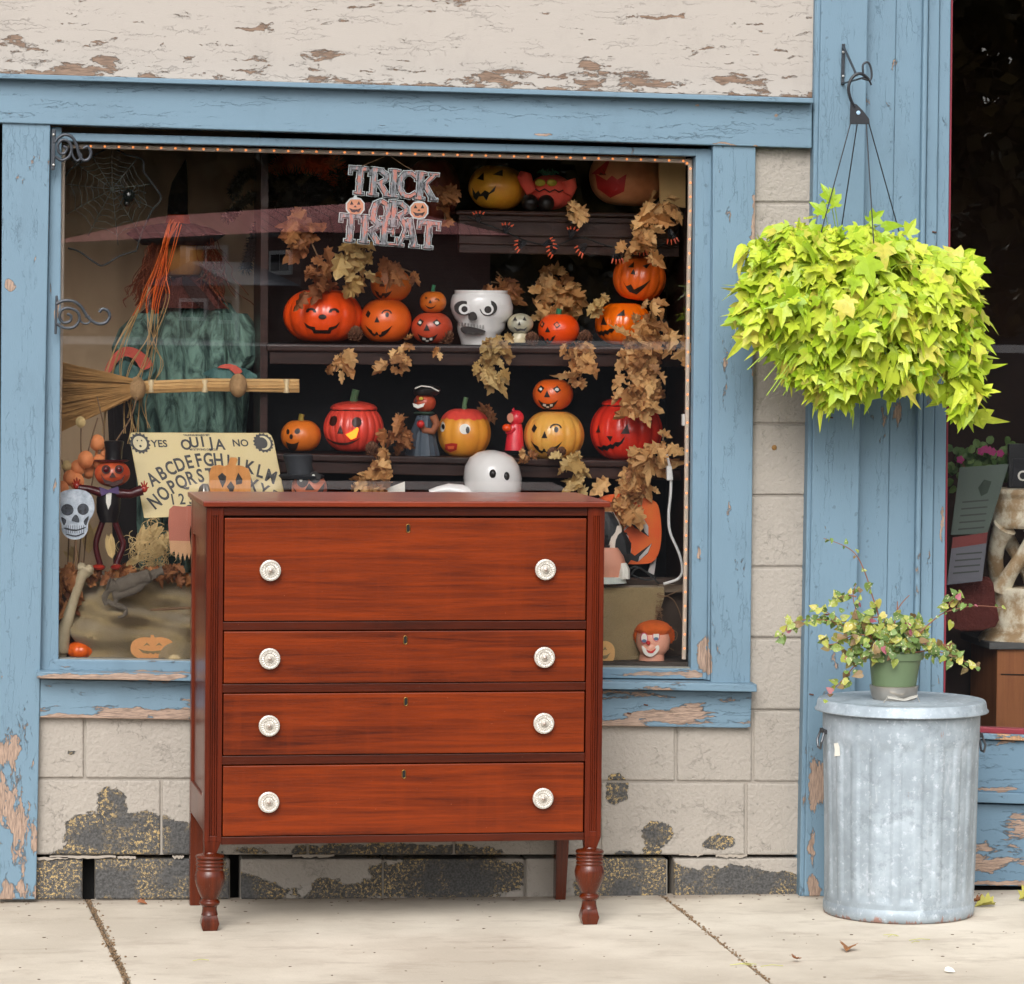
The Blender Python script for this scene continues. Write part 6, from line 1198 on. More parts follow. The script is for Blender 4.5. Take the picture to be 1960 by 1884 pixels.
# ================================================================ scroll brackets on the left post
m_iron = plain('black_iron', L(58, 62, 68), .45, .2, 40, .001, metal=.5)
for nm, y0, plate, lbl in (('a', 0, True, 'black iron scroll bracket at the top left corner of the window'), ('b', 318, False, 'black iron scroll bracket lower down the left side of the window')):
    T = thing('scroll_bracket', lbl, 'bracket', P(100, 290 + y0, -.04), 'iron scroll brackets on the left post')
    if plate:
        q = [(97, 326), (105, 326), (107, 248), (99, 248)]; MB().slab([P(x, y, -.05) for x, y in q], (0, .012, 0)).build('plate', m_iron, T, bevel=.002)
        for y in (258, 316): MB().ell(P(102.5, y, -.052), .004, .003, .004, 10, 6).build('screw', plain('steel_screw', L(180, 176, 170), .3, metal=.8), T)
        A = [(106, 272), (112, 264), (124, 258), (138, 263), (147, 280), (152, 298), (160, 307), (170, 304), (174, 292), (168, 281), (160, 284)]
        B = [(106, 300), (118, 307), (132, 300), (137, 285), (132, 272), (120, 268), (111, 277), (113, 292), (123, 294), (128, 285), (121, 280)]; C = [(137, 288), (140, 300), (148, 308), (156, 300), (152, 292)]
    else:
        q = [(104, 640), (109, 640), (111, 566), (106, 566)]; MB().slab([P(x, y, -.05) for x, y in q], (0, .012, 0)).build('plate', m_iron, T, bevel=.002)
        A = [(108, 582), (122, 576), (140, 577), (155, 587), (165, 603), (175, 614), (188, 620), (202, 618), (210, 606), (206, 595), (196, 592), (190, 598)]
        B = [(108, 620), (124, 628), (142, 626), (152, 612), (148, 597), (132, 590), (118, 594), (114, 608), (122, 618), (134, 615), (136, 605), (128, 601)]; C = [(150, 600), (154, 615), (164, 620), (172, 616), (170, 606), (163, 607)]
    for q, r_ in ((A, .0045), (B, .0042), (C, .003)): MB().tube(pl(smoothline(q, 6), -.055), r_, 8).build('scroll', m_iron, T, smooth=True)
# ================================================================ hanging basket
YH = -.30
T = thing('plant_bracket', 'black metal arm bracket screwed to the blue pilaster', 'bracket', P(1615, 165, -.06))
MB().slab([P(1610, 163, -.066), P(1616, 163, -.066), P(1618, 84, -.066), P(1612, 84, -.066)], (0, .006, 0)).build('plate', m_iron, T, bevel=.001)
MB().tube([P(1614, 88, -.066), P(1640, 145, -.27)], .004, 8, .6).build('brace', m_iron, T); MB().tube([P(1614, 160, -.066), P(1642, 152, -.28), P(1656, 148, -.33)], .0045, 8, .6).build('arm', m_iron, T)
for y in (100, 146): MB().ell(P(1614, y, -.068), .004, .003, .004, 10, 6).build('screw', plain('bracket_screw', L(190, 190, 188), .3, metal=.8), T)
MB().tube(pl(smoothline([(1650, 150), (1666, 153), (1668, 136), (1662, 120), (1652, 124), (1652, 140)], 5), -.33), .0045, 8, .7).build('curl', m_iron, T, smooth=True)
T = thing('hanging_basket', 'bright chartreuse sweet potato vine spilling from a hanging basket', 'plant', P(1645, 760, YH))
m_pl = plain('black_plastic', L(26, 28, 34), .4)
hk = smoothline([(1668, 163), (1662, 152), (1650, 142), (1638, 143), (1628, 154), (1624, 170), (1628, 190), (1636, 206)], 5)
MB().tube(pl(hk, -.33), [.004]*5 + [.0065]*(len(hk)-5), 8, .7).build('hook', m_pl, T, smooth=True)
cut('hanger_plate', [(1628, 196), (1640, 200), (1652, 212), (1664, 228), (1665, 238), (1627, 238)], -.333, .006, m_pl, T, bevel=.001)
MB().ell(P(1643, 216, -.3345), .006, .002, .006, 12, 6).build('plate_hole', plain('pale_dot', L(150, 180, 205), .5), T)
for (x0, x1, y1, Y1) in ((1628, 1574, 436, YH - .08), (1641, 1610, 440, YH + .1), (1658, 1672, 460, YH - .14), (1663, 1722, 448, YH + .04)): MB().tube([P(x0, 236, -.33), P(x1, y1, Y1), P(x1 + (x1 - 1645)*.25, y1 + 70, Y1)], .0018, 6).build('cord', m_pl, T)
loft_obj('pot', [(1645, 640, 45, .07), (1645, 600, 55, .08), (1645, 540, 62, .09), (1645, 536, 64, .095)], YH, m_pl, T)
m_swp = leafmat('chartreuse_leaf', L(150, 184, 34), L(216, 226, 76), L(222, 204, 96), trans=.36, rough=.42)
bl = [(1640, 570, 180, 135, .22, 1.0), (1500, 560, 84, 112, .17, .5), (1444, 585, 42, 70, .11, .14), (1440, 500, 30, 46, .08, .06), (1780, 570, 86, 100, .17, .5), (1852, 640, 36, 125, .10, .26), (1850, 510, 34, 34, .08, .08), (1610, 690, 76, 60, .13, .26), (1545, 650, 50, 84, .12, .2), (1730, 660, 100, 86, .15, .4), (1650, 480, 120, 52, .15, .36), (1530, 470, 70, 54, .13, .25), (1862, 750, 24, 52, .07, .12), (1600, 745, 22, 22, .06, .05)]
mb = MB(); tot = sum(b_[5] for b_ in bl); k = sc(YH); stm = MB()
for i in range(2700):
    r_ = R.random()*tot
    for b_ in bl:
        r_ -= b_[5]
        if r_ <= 0: break
    th = math.asin(R.uniform(-1, 1)); a = R.uniform(math.pi, 2*math.pi) if R.random() < .8 else R.random()*6.283
    d = Vector((math.cos(a)*math.cos(th), math.sin(a)*math.cos(th), math.sin(th))); rr = R.uniform(.72, 1.03) if R.random() < .75 else R.uniform(.35, .8)
    c = P(1641 + (b_[0] - 1645)*.95, b_[1] + 2, YH) + Vector((d.x*b_[2]*.95/k*rr, d.y*b_[4]*rr, d.z*b_[3]/k*rr))
    nm = (d + Vector((R.gauss(0, .6), R.gauss(0, .4) - .3, .5 + R.gauss(0, .55)))).normalized(); dr = Vector((d.x*.7 + R.gauss(0, .5), d.y*.3 - .2 + R.gauss(0, .25), -.75 + d.z*.25 + R.gauss(0, .35)))
    s_ = R.uniform(.03, .074) * (.8 + .4*R.random())
    wx = R.uniform(.65, 1.05); leaf(mb, [(x*wx, y) for x, y in (SWP if R.random() < .8 else HRT)], c, dr, nm, s_, R.uniform(-.1, .45), R.uniform(-.3, .8), (R.random(), R.random(), 0, 1))
for x, y, lbl_ in ((1590, 385, 0), (1664, 425, 1), (1598, 395, 2), (1735, 450, 3), (1580, 410, 4)):
    c = P(x, y, YH - .06); leaf(mb, SWP, c, Vector((R.gauss(0, .4), 0, .6)), Vector((.2, -1, .3)), .05, .2, .2, (R.random(), R.random()*.6, 0, 1)); stm.tube([c, P(x + (1645 - x)*.2, y + 60, YH)], .0012, 4)
mb.build('foliage', m_swp, T)
for i in range(110):
    x, y = R.uniform(1430, 1870), R.uniform(470, 760); stm.tube(pl(smoothline([(1645 + (x-1645)*.4, 560 + (y-560)*.3), ((x+1645)/2, (y+540)/2 - 15), (x, y)], 4), YH - R.uniform(0, .14)), .0014, 4)
stm.build('stems', plain('vine_stem', L(150, 176, 60), .6), T)
# ================================================================ dustbin
m_galv = NT('galvanised_steel'); t = m_galv; v1 = t.vor(t.co, 38); n1 = t.noise(t.co, 7, 6, .65); n2 = t.noise(t.vmul(t.co, (1, 1, .25)), 34, 5, .7); x, y, z = t.xyz(t.co)
c_ = t.ramp(n1, [(.3, L(130, 140, 147)), (.5, L(154, 165, 173)), (.7, L(180, 190, 198))]); c_ = t.mix(t.ma('MULTIPLY', t.step(v1, .1, .5), .22), c_, L(128, 140, 150)); c_ = t.mix(t.ma('MULTIPLY', t.step(n2, .58, .72), .35), c_, L(200, 205, 212))
c_ = t.mix(t.ma('MULTIPLY', t.step(t.noise(t.co, 13, 7, .75), .52, .66), .6), c_, L(114, 124, 130)); c_ = t.mix(t.ma('MULTIPLY', t.step(t.noise(t.co, 55, 4, .7), .56, .68), .4), c_, L(206, 212, 222))
rst = t.add(t.ma('MULTIPLY', t.noise(t.vmul(t.co, (1, 1, .3)), 30, 6, .7), 1.0), t.ma('MULTIPLY', t.ma('EXPONENT', t.ma('MULTIPLY', z, -55)), .26))
c_ = t.mix(t.ma('MULTIPLY', t.step(rst, .67, .74), .7), c_, L(150, 92, 62))
m_galv = t.fin(c_, t.add(.42, t.ma('MULTIPLY', n1, .25)), t.bump(t.add(n1, t.ma('MULTIPLY', n2, .3)), .0016), Metallic=.25)
YC = -.37; cx = P(1724, 1500, YC).x; z0, z1 = .0, P(1724, 1372, YC - .235).z
T = thing('dustbin', 'dented galvanised metal dustbin with fluted sides standing by the pilaster', 'dustbin', (cx, YC, 0))
nf = 22
def rib(a, z):
    if .055 < z < z1 - .085:
        e = min(1, (z - .055)/.012, (z1 - .085 - z)/.012); g = .5 + .5*math.cos(nf*a); w_ = 1 - .016*e*(1 if g > .55 else (g/.55)**1.5 if g > .12 else 0)
    else: w_ = 1
    return w_ * (1 + .006*math.sin(3*a + 9*z) + .005*mnoise.noise(Vector((math.cos(a)*2, math.sin(a)*2, z*5))))
kb = sc(YC)
rt, rb_ = .2235, .2125
pr = [(rb_*.97, .001), (rb_, .003), (rb_*1.012, .014), (rb_*1.012, .034), (rb_*1.0, .037)] + [(rb_ + (rt - rb_)*((z - .04)/(z1 - .04)), z) for z in [.04, .050] + [.055 + (z1 - .14)*i/40 for i in range(41)] + [z1 - .07, z1 - .05, z1 - .02, z1]]
bd = MB().lathe([(r_, z) for r_, z in pr], (cx, YC, 0), 416, rib=rib).build('body', m_galv, T, smooth=2)
zl = z1 + .002; rl_ = .2425
ld = MB().lathe([(rl_, zl - .006), (rl_*1.014, zl - .009), (rl_*1.018, zl - .006), (rl_*.998, zl - .001), (rl_*.985, zl + .018), (rl_*.972, zl + .0225), (rl_*.955, zl + .0235), (rl_*.94, zl + .0215), (rl_*.72, zl + .0225), (rl_*.70, zl + .0245), (rl_*.45, zl + .027), (.001, zl + .028)], (cx, YC, 0), 96, rib=lambda a, z: 1 + .004*math.sin(5*a), cap=False).build('lid', m_galv, T, smooth=2)
for s_, ya in ((-1, 1400), (1, 1408)):
    zc = P(1724, ya, YC).z; xx = cx + s_*(rt + .002); MB().box(xx - .006, xx + .006, YC - .03, YC + .03, zc - .004, zc + .008).build('handle_clip', m_lb, T, bevel=.002)
    MB().tube([(xx + s_*.004, YC - .025, zc), (xx + s_*.012, YC - .03, zc - .025), (xx + s_*.012, YC - .015, zc - .046), (xx + s_*.012, YC + .015, zc - .046), (xx + s_*.012, YC + .03, zc - .025), (xx + s_*.004, YC + .025, zc)], .0035, 8).build('handle', plain('dark_steel', L(90, 92, 96), .4, metal=.7), T, smooth=True)
def onbody(px, py):  # point on the bin's front
    d = ray(px, py); o_ = CP - Vector((cx, YC, 0)); r_ = .2215; a = d.x**2 + d.y**2; b = 2*(o_.x*d.x + o_.y*d.y); c = o_.x**2 + o_.y**2 - r_*r_; q = (-b - math.sqrt(b*b - 4*a*c))/(2*a); return CP + d*(q - .003)
st_ = [onbody(*q) for q in ((1596, 1423), (1604, 1422), (1607, 1430), (1608, 1447), (1597, 1448), (1598, 1436))]
MB().prism(st_, (0, .001, 0)).build('torn_sticker', PAINT['white'], bd)
# plant in saucer on the lid
zt = zl + .026; YPp = YC - .04; pc = Vector((P(1712, 1330, YPp).x, YPp, 0)); kk = sc(YPp)
def pyz(py): return P(1712, py, YPp).z
zb = pyz(1338); 
T = thing('wire_stand', 'bent pale metal bracket lying on the bin lid beside the plant bowl', 'stand', (pc.x + .05, YC - .12, zt))
for q in ([(1690, 1347), (1700, 1333), (1730, 1339), (1755, 1332), (1762, 1348)],): MB().tube(pl([(x, y) for x, y in q], YC - .12), .003, 6, .5).build('strip', plain('pale_metal', L(190, 186, 176), .35, .1, 40, metal=.6), T)
cut('strip', [(1698, 1332), (1716, 1335), (1730, 1338), (1745, 1333), (1757, 1330), (1756, 1335), (1732, 1342), (1700, 1337)], YC - .122, .002, plain('pale_metal2', L(200, 196, 186), .35, .1, 40, metal=.5), T)
T = thing('metal_bowl', 'shallow brushed metal bowl under the green plant pot', 'bowl', (pc.x, YPp, zt))
loft_obj('bowl', [(1711, 1345, 34, .05), (1711, 1342, 38, .057), (1711, 1332, 44, .066), (1711, 1318, 46.5, .07), (1711, 1312, 47.5, .071), (1711, 1311, 44, .067), (1711, 1326, 41, .062)], YPp, plain('brushed_metal', L(186, 178, 168), .3, .1, 30, .0003, metal=.9), T, n=48)
T = thing('potted_plant', 'variegated trailing plant in a green plastic pot on the dustbin lid', 'plant', (pc.x, YPp, pyz(1312)))
loft_obj('pot', [(1711, 1330, 38, .058), (1711, 1312, 43, .065), (1712, 1280, 47, .071), (1714, 1262, 49.5, .075), (1714, 1261, 54, .08), (1715, 1248, 55, .083), (1715, 1247, 51, .077), (1714, 1256, 48, .07)], YPp, plain('sage_plastic', L(92, 110, 80), .5, .06, 10), T, n=48)
Z4 = lambda x, y: ((2600 + .5307*x)/1.794, (1800 + .5307*y)/1.794)
stems = [[(790, 800), (785, 600), (740, 450), (700, 320), (640, 200), (560, 140), (430, 92)], [(740, 800), (680, 640), (650, 580), (620, 470), (640, 385)], [(640, 470), (580, 460), (530, 480), (515, 520)], [(960, 820), (1030, 730), (1120, 640), (1220, 570), (1400, 530), (1580, 540)], [(880, 800), (895, 600), (930, 520), (985, 460)], [(905, 570), (908, 500)],
         [(980, 820), (1080, 770), (1220, 780), (1310, 830)], [(1020, 830), (1140, 820), (1280, 860), (1420, 925)], [(760, 820), (700, 660), (560, 660), (480, 590), (400, 540)], [(700, 800), (600, 700), (480, 630), (300, 620), (200, 660), (160, 720)], [(800, 850), (740, 840), (640, 910), (560, 1000), (455, 1105)], [(640, 920), (610, 880), (575, 876)], [(800, 800), (700, 720), (600, 730), (480, 780), (420, 750)], [(820, 600), (690, 605), (650, 590)], [(960, 820), (975, 700), (985, 610)], [(850, 820), (830, 700), (820, 620)], [(900, 800), (1000, 740), (1090, 740)], [(700, 800), (640, 760), (600, 820)], [(1220, 570), (1240, 520), (1300, 480), (1330, 520)], [(1200, 780), (1240, 600 + 220), (1220, 880)]]
sm_ = MB(); m_vst = plain('red_brown_stem', L(124, 78, 58), .7); lv = MB()
def plleaf(px, py, s_, dY=0, col=None):
    c = P(px, py, YPp - .05 + dY); leaf(lv, HRT, c, Vector((R.gauss(0, 1), R.gauss(0, .3), R.gauss(-.2, .8))), Vector((R.gauss(0, .4), -1, R.gauss(.4, .4))), s_, R.uniform(-.1, .3), R.uniform(-.1, .4), col or (R.random(), R.random(), 0, 1))
for si, q in enumerate(stems):
    pp_ = [Z4(*w_) for w_ in q]; s2 = smoothline(pp_, 6); m_ = len(s2); sm_.tube(pl(s2, YPp - .05), [.0024*(1 - .6*i/m_) for i in range(m_)], 6)
    for i in range(4, m_, 2 if si not in (0, 3) else 5):
        if si in (4, 5): continue
        for _ in range(2): plleaf(s2[i][0] + R.gauss(0, 5), s2[i][1] + R.gauss(0, 5), R.uniform(.016, .030) * (.6 if si in (0, 1, 3) else 1), R.uniform(-.03, .03))
for i in range(230):
    plleaf(R.gauss(1700, 38), min(1262, R.gauss(1218, 24)), R.uniform(.018, .034), R.uniform(-.07, .08))
for x, y in ((380, 570), (385, 640), (250, 650), (495, 800), (520, 730), (435, 755), (605, 1020), (680, 968), (520, 1020), (810, 640), (830, 710), (1010, 580), (990, 620), (1090, 810), (1000, 800), (1130, 870), (1260, 630), (1215, 860), (1300, 900), (1330, 920), (1400, 930), (1300, 850), (600, 660), (265, 600), (720, 830), (740, 870), (730, 520), (780, 490), (715, 380)):
    px, py = Z4(x, y); plleaf(px, py, R.uniform(.022, .032), -.03, (R.uniform(.4, 1), R.random()*.9, 0, 1))
sm_.build('stems', m_vst, T)
t = NT('variegated_leaf'); a_ = t.xyz(t.attr()); nz_ = t.noise(t.co, 120, 3, .6); c_ = t.ramp(a_[0], [(0, L(74, 100, 50)), (.5, L(116, 142, 70)), (.85, L(160, 168, 74)), (1, L(186, 172, 84))]); c_ = t.mix(t.step(nz_, .58, .64), c_, L(196, 192, 152)); c_ = t.mix(t.step(a_[1], .955, .97), c_, L(168, 96, 110)); c_ = t.mix(t.ma('MULTIPLY', t.step(a_[1], .12, .08), .9), c_, L(130, 100, 70))
t.fin(c_, .5); tr = t.n.new('ShaderNodeBsdfTranslucent'); t.l.new(c_, tr.inputs[0]); mx = t.n.new('ShaderNodeMixShader'); mx.inputs[0].default_value = .25; t.l.new(t.b.outputs[0], mx.inputs[1]); t.l.new(tr.outputs[0], mx.inputs[2]); t.l.new(mx.outputs[0], t.out.inputs[0])
lv.build('leaves', t.m, T)
# ================================================================ side window contents
YCo = .40
T = thing('carved_column', 'cream and brown carved wooden column with open twisted middle', 'column', P(1945, 1228, YCo))
t = NT('washed_carved_wood'); n = t.noise(t.vmul(t.co, (1, 1, .7)), 16, 6, .7); m_col = t.fin(t.mix(t.step(n, .40, .60), L(170, 142, 106), L(222, 214, 192)), .7, t.bump(n, .002))
kc = sc(YCo); cxx = P(1950, 1100, YCo).x; Zc = lambda py: P(1950, py, YCo).z
R_ = lambda v: v/kc
MB().lathe([(R_(r_), Zc(y)) for r_, y in ((77, 1228), (77, 1222), (70, 1212), (60, 1206), (56, 1205), (54, 1196), (56, 1192), (54, 1188), (52, 1160), (53, 1140), (56, 1136), (55, 1132), (56, 1128), (54, 1124))], (cxx, YCo, 0), 64, rib=lambda a, z: 1 + (.01*math.cos(20*a) if z < Zc(1206) else 0)).build('foot', m_col, T, smooth=2)
MB().lathe([(R_(r_), Zc(y)) for r_, y in ((52, 1010), (54, 1004), (56, 1000), (54, 996), (56, 992), (53, 988), (52, 975), (56, 962), (52, 955), (54, 952), (56, 948), (60, 944), (60, 936), (58, 935))], (cxx, YCo, 0), 64).build('capital', m_col, T, smooth=2)
for i in range(4):
    a0 = .5 + i*2*math.pi/4; pts = []
    for j in range(17):
        f = j/16; a = a0 + f*1.7; y = 1126 - f*(1126 - 1008); pts.append((cxx + R_(46)*math.cos(a), YCo + R_(46)*math.sin(a), Zc(y)))
    MB().tube(pts, [R_(17)*(1 + .5*abs(2*j/16 - 1)**3) for j in range(17)], 12, .75).build('twisted_strand', m_col, T, smooth=True)
T = thing('wooden_cabinet', 'plain orange brown wooden cabinet under the carved column', 'cabinet', P(1950, 1400, .3)); m_cab = wood('cabinet_pine', L(134, 84, 54), L(160, 104, 66), 'z', .5, coat=0)
xa, xb = P(1908, 1300, .30).x, P(2080, 1300, .3).x; MB().box(xa, xb, .30, .62, 0.1, P(1950, 1243, .3).z).build('case', m_cab, T, bevel=.003); MB().box(xa - .03, xb, .28, .64, P(1950, 1243, .3).z + .001, P(1950, 1229, .3).z).build('slate_top', plain('slate_top', L(84, 84, 84), .6), T, bevel=.003)
MB().slab([P(1916, 1292, .296), P(2080, 1296, .296), P(2080, 1294, .296), P(1916, 1290, .296)], (0, .006, 0)).build('seam', m_dark, T)
T = thing('open_sign', 'black framed sign with white letters reading OPEN standing on the carved column', 'sign', P(1990, 935, .42))
MB().slab([P(1931, 934, .40), P(2040, 936, .40), P(2040, 850, .40), P(1931, 850, .40)], (0, .02, 0)).build('panel', plain('sign_black', L(22, 22, 24), .4), T, bevel=.002); MB().slab([P(1938, 930, .397), P(2034, 931, .397), P(2034, 878, .397), P(1938, 878, .397)], (0, .004, 0)).build('slate', plain('sign_dark', L(34, 34, 38), .3), T)
ex = Vector((1, 0, 0)); M = Matrix.Translation(P(1947, 912, .394)) @ Matrix.Rotation(math.pi/2, 4, 'X'); text_mb('OPEN', .044, .001, PAINT['white'], 'word_open', T, M, off=.0006, align='LEFT')
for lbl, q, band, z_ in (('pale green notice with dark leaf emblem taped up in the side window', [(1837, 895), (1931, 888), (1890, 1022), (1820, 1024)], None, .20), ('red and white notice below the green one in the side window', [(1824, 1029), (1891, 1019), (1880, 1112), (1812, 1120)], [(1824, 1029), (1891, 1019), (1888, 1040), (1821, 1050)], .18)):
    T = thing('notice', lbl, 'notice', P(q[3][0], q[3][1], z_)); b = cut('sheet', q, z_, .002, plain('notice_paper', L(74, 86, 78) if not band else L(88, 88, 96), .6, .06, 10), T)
    if band: cut('red_band', band, z_ - .001, .001, plain('notice_red', L(104, 36, 32), .6), b)
    else: cut('emblem', [(1872, 934), (1884, 918), (1898, 922), (1890, 944), (1878, 950)], z_ - .001, .001, plain('emblem_green', L(36, 52, 40), .6), b)
    lm = MB()
    for j in range(5 if not band else 4):
        y = (960 if not band else 1060) + j*(13 if not band else 12); x0 = (1842 if not band else 1830) - j*2; lm.prism(pl([(x0, y), (x0 + 50, y - 4), (x0 + 50, y - 1), (x0, y + 3)], z_ - .001), (0, .0008, 0))
    lm.build('print_lines', plain('notice_ink', L(52, 56, 54), .6), b)
T = thing('flowering_plant', 'dim leafy plant with small magenta flowers inside the side window', 'plant', P(1880, 920, .5)); mb = MB(); f2 = MB()
for i in range(120): leaf(mb, RND, P(R.gauss(1880, 34), R.gauss(890, 22), .5 + R.uniform(-.05, .05)), Vector((R.gauss(0, 1), 0, R.gauss(0, 1))), Vector((R.gauss(0, .4), -1, .3)), .03, .2, .2, (R.random(), R.random()*.5, 0, 1))
for x, y in ((1878, 864), (1886, 860), (1893, 862), (1900, 865), (1915, 868), (1838, 880)): 
    for j in range(5): leaf(f2, RND, P(x, y, .44), Vector((math.cos(j*1.26), 0, math.sin(j*1.26))), Vector((0, -1, 0)), .014, .1, .1)
mb.build('leaves', leafmat('dim_green_leaf', L(60, 90, 40), L(96, 120, 60)), T); f2.build('flowers', plain('magenta', L(140, 28, 90), .6), T)
MB().tube(pl([(1838, 880), (1860, 920), (1880, 960), (1880, 1100)], .5), .003, 5).build('stem', m_stk, T)
MB().box(P(1810, 1300, .5).x, 3, .72, 1.2, 0, P(1850, 1180, .72).z).build('side_window_bench', plain('dark_brown_bench', L(56, 36, 26), .7), shop)
T = thing('folded_cloth', 'dark red folded cloth lying below the notices in the side window', 'cloth', P(1850, 1180, .3)); cut('cloth', [(1812, 1200), (1812, 1128), (1850, 1112), (1895, 1106), (1905, 1150), (1905, 1200)], .26, .1, plain('dull_red_cloth', L(76, 26, 18), .9, .3, 10, .01), T, smooth_n=3)
# ================================================================ litter on the pavement
m_yl = leafmat('fallen_yellow_leaf', L(176, 170, 80), L(216, 204, 120), L(140, 84, 50))
def litter(name, label, px, py, s_, mat, sh=OAK, up=.6, cup=.5):
    c = G(px, py, .006); mb = MB(); leaf(mb, sh, c, Vector((R.gauss(0, 1), R.gauss(0, .6), .1)), Vector((0, -.25, up)), s_, cup, R.uniform(-.3, .3), (R.random(), R.random(), 0, 1)); o = mb.build(name, mat); m_ = o.modifiers.new('thickness', 'SOLIDIFY'); m_.thickness = .0008; tag(o, label, 'leaf', 'fallen leaves on the pavement')
litter('fallen_leaf', 'orange brown fallen leaf in front of the dustbin', 1624, 1813, .06, m_oak); litter('fallen_leaf', 'crumpled dark fallen leaf between the chest and the dustbin', 1527, 1836, .035, m_oakr); litter('fallen_leaf', 'yellow green fallen leaf at the right of the dustbin', 1905, 1732, .06, m_yl, cup=.9); litter('fallen_leaf', 'curled yellow leaf at the far right edge of the pavement', 1950, 1722, .07, m_yl, cup=.9); litter('fallen_leaf', 'brown leaf touching the yellow ones right of the bin', 1885, 1728, .04, m_oakr, cup=.9); litter('fallen_leaf', 'tiny white petal on the pavement near the lower right corner', 1808, 1858, .03, PAINT['white'], RND, cup=.3); litter('fallen_leaf', 'shred of leaf in the left pavement joint by the wall', 262, 1713 + 14, .03, m_oakr)
mb = MB()
for j, n, wd in ((jl, 420, .008), (jr, 320, .005)):
    for i in range(n):
        y = -1.45 + 1.45*R.random(); x = jx(j, y) + R.gauss(0, wd); c = Vector((x, y, -.004 + R.random()*.007)); r_ = R.uniform(.0015, .0045); mb.ell(c, r_, r_, r_*.7, 5, 3)
tag(mb.build('joint_debris', plain('grit', L(120, 98, 74), .9, .6, 300)), 'grit and leaf crumbs packed in the pavement joints', 'grit', kind='stuff')
mb = MB()
for i in range(260):
    y = R.uniform(-1.4, 0); x = R.uniform(-1.5, 1.6); 
    if i % 2: y = -abs(R.gauss(0, .06))
    r_ = R.uniform(.001, .0035); mb.ell((x, y, r_*.3), r_*R.uniform(1, 2.2), r_, r_*.4, 5, 3)
tag(mb.build('pavement_grit', plain('grit_dark', L(92, 76, 62), .9, .6, 300)), 'specks of grit scattered over the pavement', 'grit', kind='stuff')
mb = MB()
for px, py in ((1440, 1848), (1448, 1846), (1456, 1850), (1700, 1793), (1720, 1792), (1740, 1800), (1760, 1803), (400, 1838)):
    c = G(px, py, .003); a = R.random()*6.28; mb.tube([c, c + Vector((math.cos(a)*.03, math.sin(a)*.01, .004)), c + Vector((math.cos(a)*.06, math.sin(a)*.02, .001))], .0009, 4)
tag(mb.build('grass_blades', plain('dry_grass', L(170, 170, 96), .8)), 'a few thin dry grass blades on the pavement', 'grass', kind='stuff')
# ================================================================ across the road (seen only as reflections in the glass)
def RW(px, py, V):      # point whose mirror image in the glass appears at the pixel, V metres behind the glass
    q = P(px, py, V); return Vector((q.x, 2*.03 - q.y, q.z))
A = RW(120, 640, 205); A.z = -.14; B = RW(575, 640, 161); B.z = -.14; u = (B - A); u.z = 0; ln = u.length; u.normalize(); v = Vector((u.y, -u.x, 0)); v = v if v.y < 0 else -v
H = thing('red_roof_house', 'long brown sided house with a red metal roof across the road', 'house', A)
t = NT('brown_siding'); z = t.xyz(t.co)[2]; m_sid = t.fin(t.mix(t.step(t.ma('FRACT', t.ma('MULTIPLY', z, 5)), .0, .15), L(84, 56, 50), L(120, 82, 74)), .8)
t = NT('red_metal_roof'); x = t.xyz(t.co)[0]; m_rf = t.fin(t.mix(t.step(t.ma('FRACT', t.ma('MULTIPLY', x, 2.2)), .0, .2), L(120, 50, 54), L(220, 130, 130)), .9)
W_, He, Hr = 9.0, 5.1, 6.5; hp = lambda s_, d, z: A + u*s_ + v*d + Vector((0, 0, z))
MB().add([hp(0,0,0), hp(ln,0,0), hp(ln,W_,0), hp(0,W_,0), hp(0,0,He), hp(ln,0,He), hp(ln,W_,He), hp(0,W_,He)], [(0,1,5,4),(1,2,6,5),(2,3,7,6),(3,0,4,7),(4,5,6,7),(0,1,2,3)]).build('wall', m_sid, H)
rf = MB().add([hp(-.6,-.8,He-.1), hp(ln+.6,-.8,He-.1), hp(ln+.6,W_+.8,He-.1), hp(-.6,W_+.8,He-.1), hp(4,W_/2,Hr), hp(ln-4,W_/2,Hr)], [(0,1,5,4),(1,2,5),(2,3,4,5),(3,0,4),(0,1,2,3)]).build('roof', m_rf, H)
MB().add([hp(-.6,-.85,He-.3), hp(ln+.6,-.85,He-.3), hp(ln+.6,-.85,He-.12), hp(-.6,-.85,He-.12), hp(-.6,-.7,He-.3), hp(ln+.6,-.7,He-.3), hp(ln+.6,-.7,He-.12), hp(-.6,-.7,He-.12)], [(0,1,2,3),(7,6,5,4),(0,4,5,1),(2,6,7,3)]).build('gutter', plain('dark_gutter', L(50, 44, 44), .6), rf)
m_wf = plain('white_window_frame', L(225, 225, 225), .6); m_wg = plain('dark_window', L(30, 32, 38), .1)
def rect(name, s0, s1, z0, z1, d, mat, par): return MB().add([hp(s0,d,z0), hp(s1,d,z0), hp(s1,d,z1), hp(s0,d,z1), hp(s0,.02,z0), hp(s1,.02,z0), hp(s1,.02,z1), hp(s0,.02,z1)], [(0,1,2,3),(7,6,5,4),(0,4,5,1),(1,5,6,2),(2,6,7,3),(3,7,4,0)]).build(name, mat, par)
def wall_s(px):     # distance along the wall seen at pixel column px
    best = 0; bd_ = 1e9
    for i in range(400):
        s_ = ln*i/399; q = hp(s_, 0, 2); q = Vector((q.x, .06 - q.y, q.z)); c_ = CM.inverted() @ q; x_ = PW/2 + FPX*c_.x/-c_.z
        if abs(x_ - px) < bd_: bd_ = abs(x_ - px); best = s_
    return best
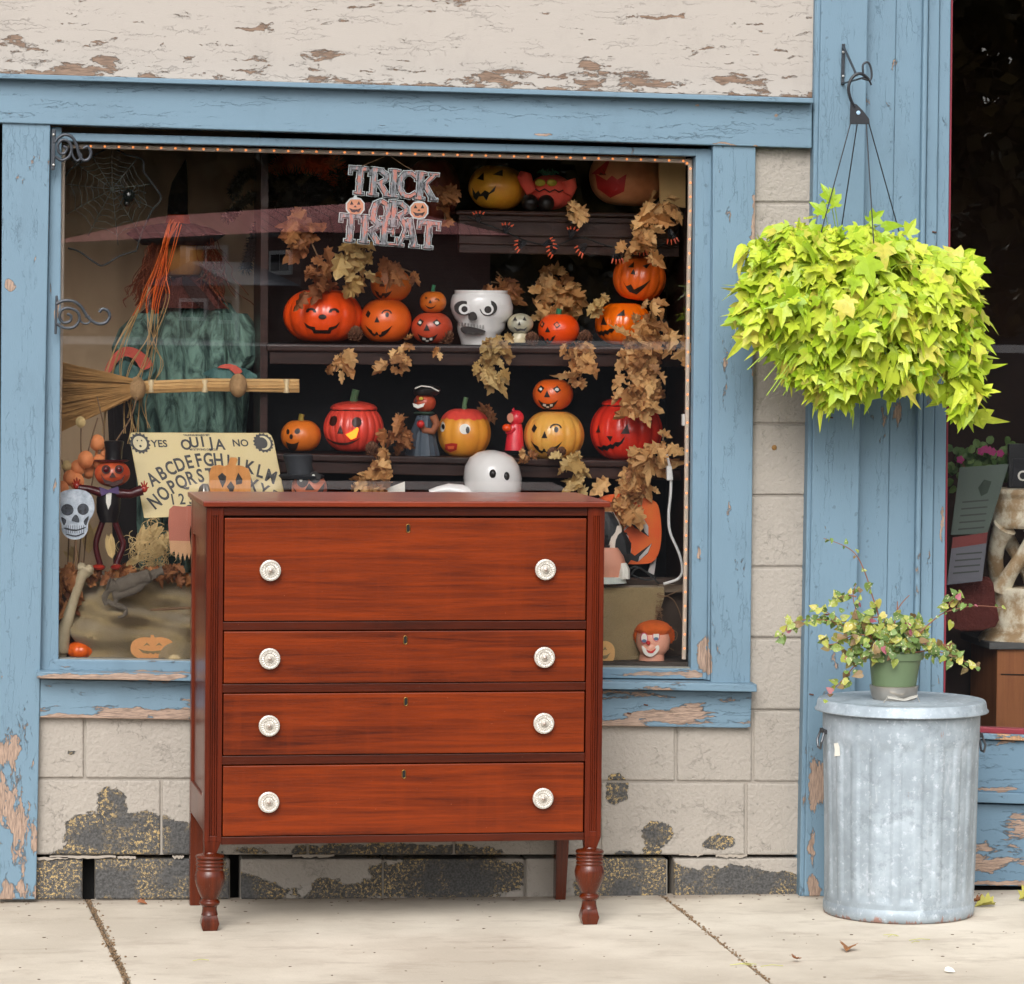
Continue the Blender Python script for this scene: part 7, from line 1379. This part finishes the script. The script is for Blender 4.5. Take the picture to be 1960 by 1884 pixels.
def win(pa, pb, z0, z1):
    s0, s1 = wall_s(pa), wall_s(pb); f = rect('window', s0, s1, z0, z1, -.08, m_wf, H); w_ = (s1 - s0); g = rect('pane', s0 + .12*w_, s0 + .47*w_, z0 + .18, z1 - .18, -.12, m_wg, f); rect('pane', s0 + .53*w_, s1 - .12*w_, z0 + .18, z1 - .18, -.12, m_wg, f)
win(358, 438, 3.35, 4.55); win(518, 560, 3.1, 4.2); win(345, 400, .9, 2.0); win(420, 450, .8, 2.1)
s0 = wall_s(160); rect('corner_board', 0, .35, -.1, He, -.06, m_wf, H)
s0, s1 = wall_s(395), wall_s(580)
pr_ = MB().add([hp(s0, -3, 2.6), hp(s1, -3, 2.6), hp((s0+s1)/2, -3, 3.7), hp(s0, .0, 2.6), hp(s1, .0, 2.6), hp((s0+s1)/2, 0, 3.7)], [(0,1,2),(0,3,5,2),(1,4,5,2),(0,1,4,3)]).build('porch_roof', plain('grey_porch_roof', L(120, 126, 140), .7, .3, 3), H)
for s_ in (s0 + .2, s1 - .2): MB().tube([hp(s_, -2.9, 0), hp(s_, -2.9, 2.6)], .1, 8).build('porch_post', m_wf, H)
mb = MB(); rw = random.Random(3)
for i in range(34000):
    x = rw.uniform(-70, 110); d = rw.uniform(0, 14); top = 27 + 4*mnoise.noise(Vector((x*.08, 0, 0))) + 3*mnoise.noise(Vector((x*.3, 5, 0))); z = rw.uniform(.0, 1)**.8*top; c = Vector((x, -236 - d, z)); s_ = rw.uniform(.5, 1.1)
    a = Vector((rw.gauss(0, 1), rw.gauss(0, 1), rw.gauss(0, 1))).normalized(); b = a.cross(Vector((rw.gauss(0, 1), rw.gauss(0, 1), rw.gauss(0, 1)))).normalized(); q = a.cross(b)
    cc_ = mnoise.noise(Vector((x*.12, z*.2, 2)))*.7 + .5; mb.add([c + b*s_, c + q*s_, c - b*s_, c - q*s_], [(0, 1, 2, 3)], (max(0, min(1, cc_ + rw.gauss(0, .15))), rw.random()*.6, 0, 1))
for x in range(-70, 110, 5): mb.tube([(x + rw.uniform(-2, 2), -243, -.1), (x + rw.uniform(-2, 2), -243, 14)], [.35, .15], 6)
tag(MB().add([(-160, -262, -1), (180, -262, -1), (180, -300, 15), (-160, -300, 15)], [(0, 1, 2, 3)]).build('sky_blocker', plain('sky_blocker_dark', (.035, .034, .018, 1), .95, .5, .2), None), kind='structure')  # unseen dark slope added to hide sky gaps from the glass reflections
tag(mb.build('far_wood', leafmat('autumn_foliage', L(44, 44, 26), L(120, 96, 40), trans=.1)), 'dense row of autumn trees beyond the far side of the road', 'trees', kind='stuff')
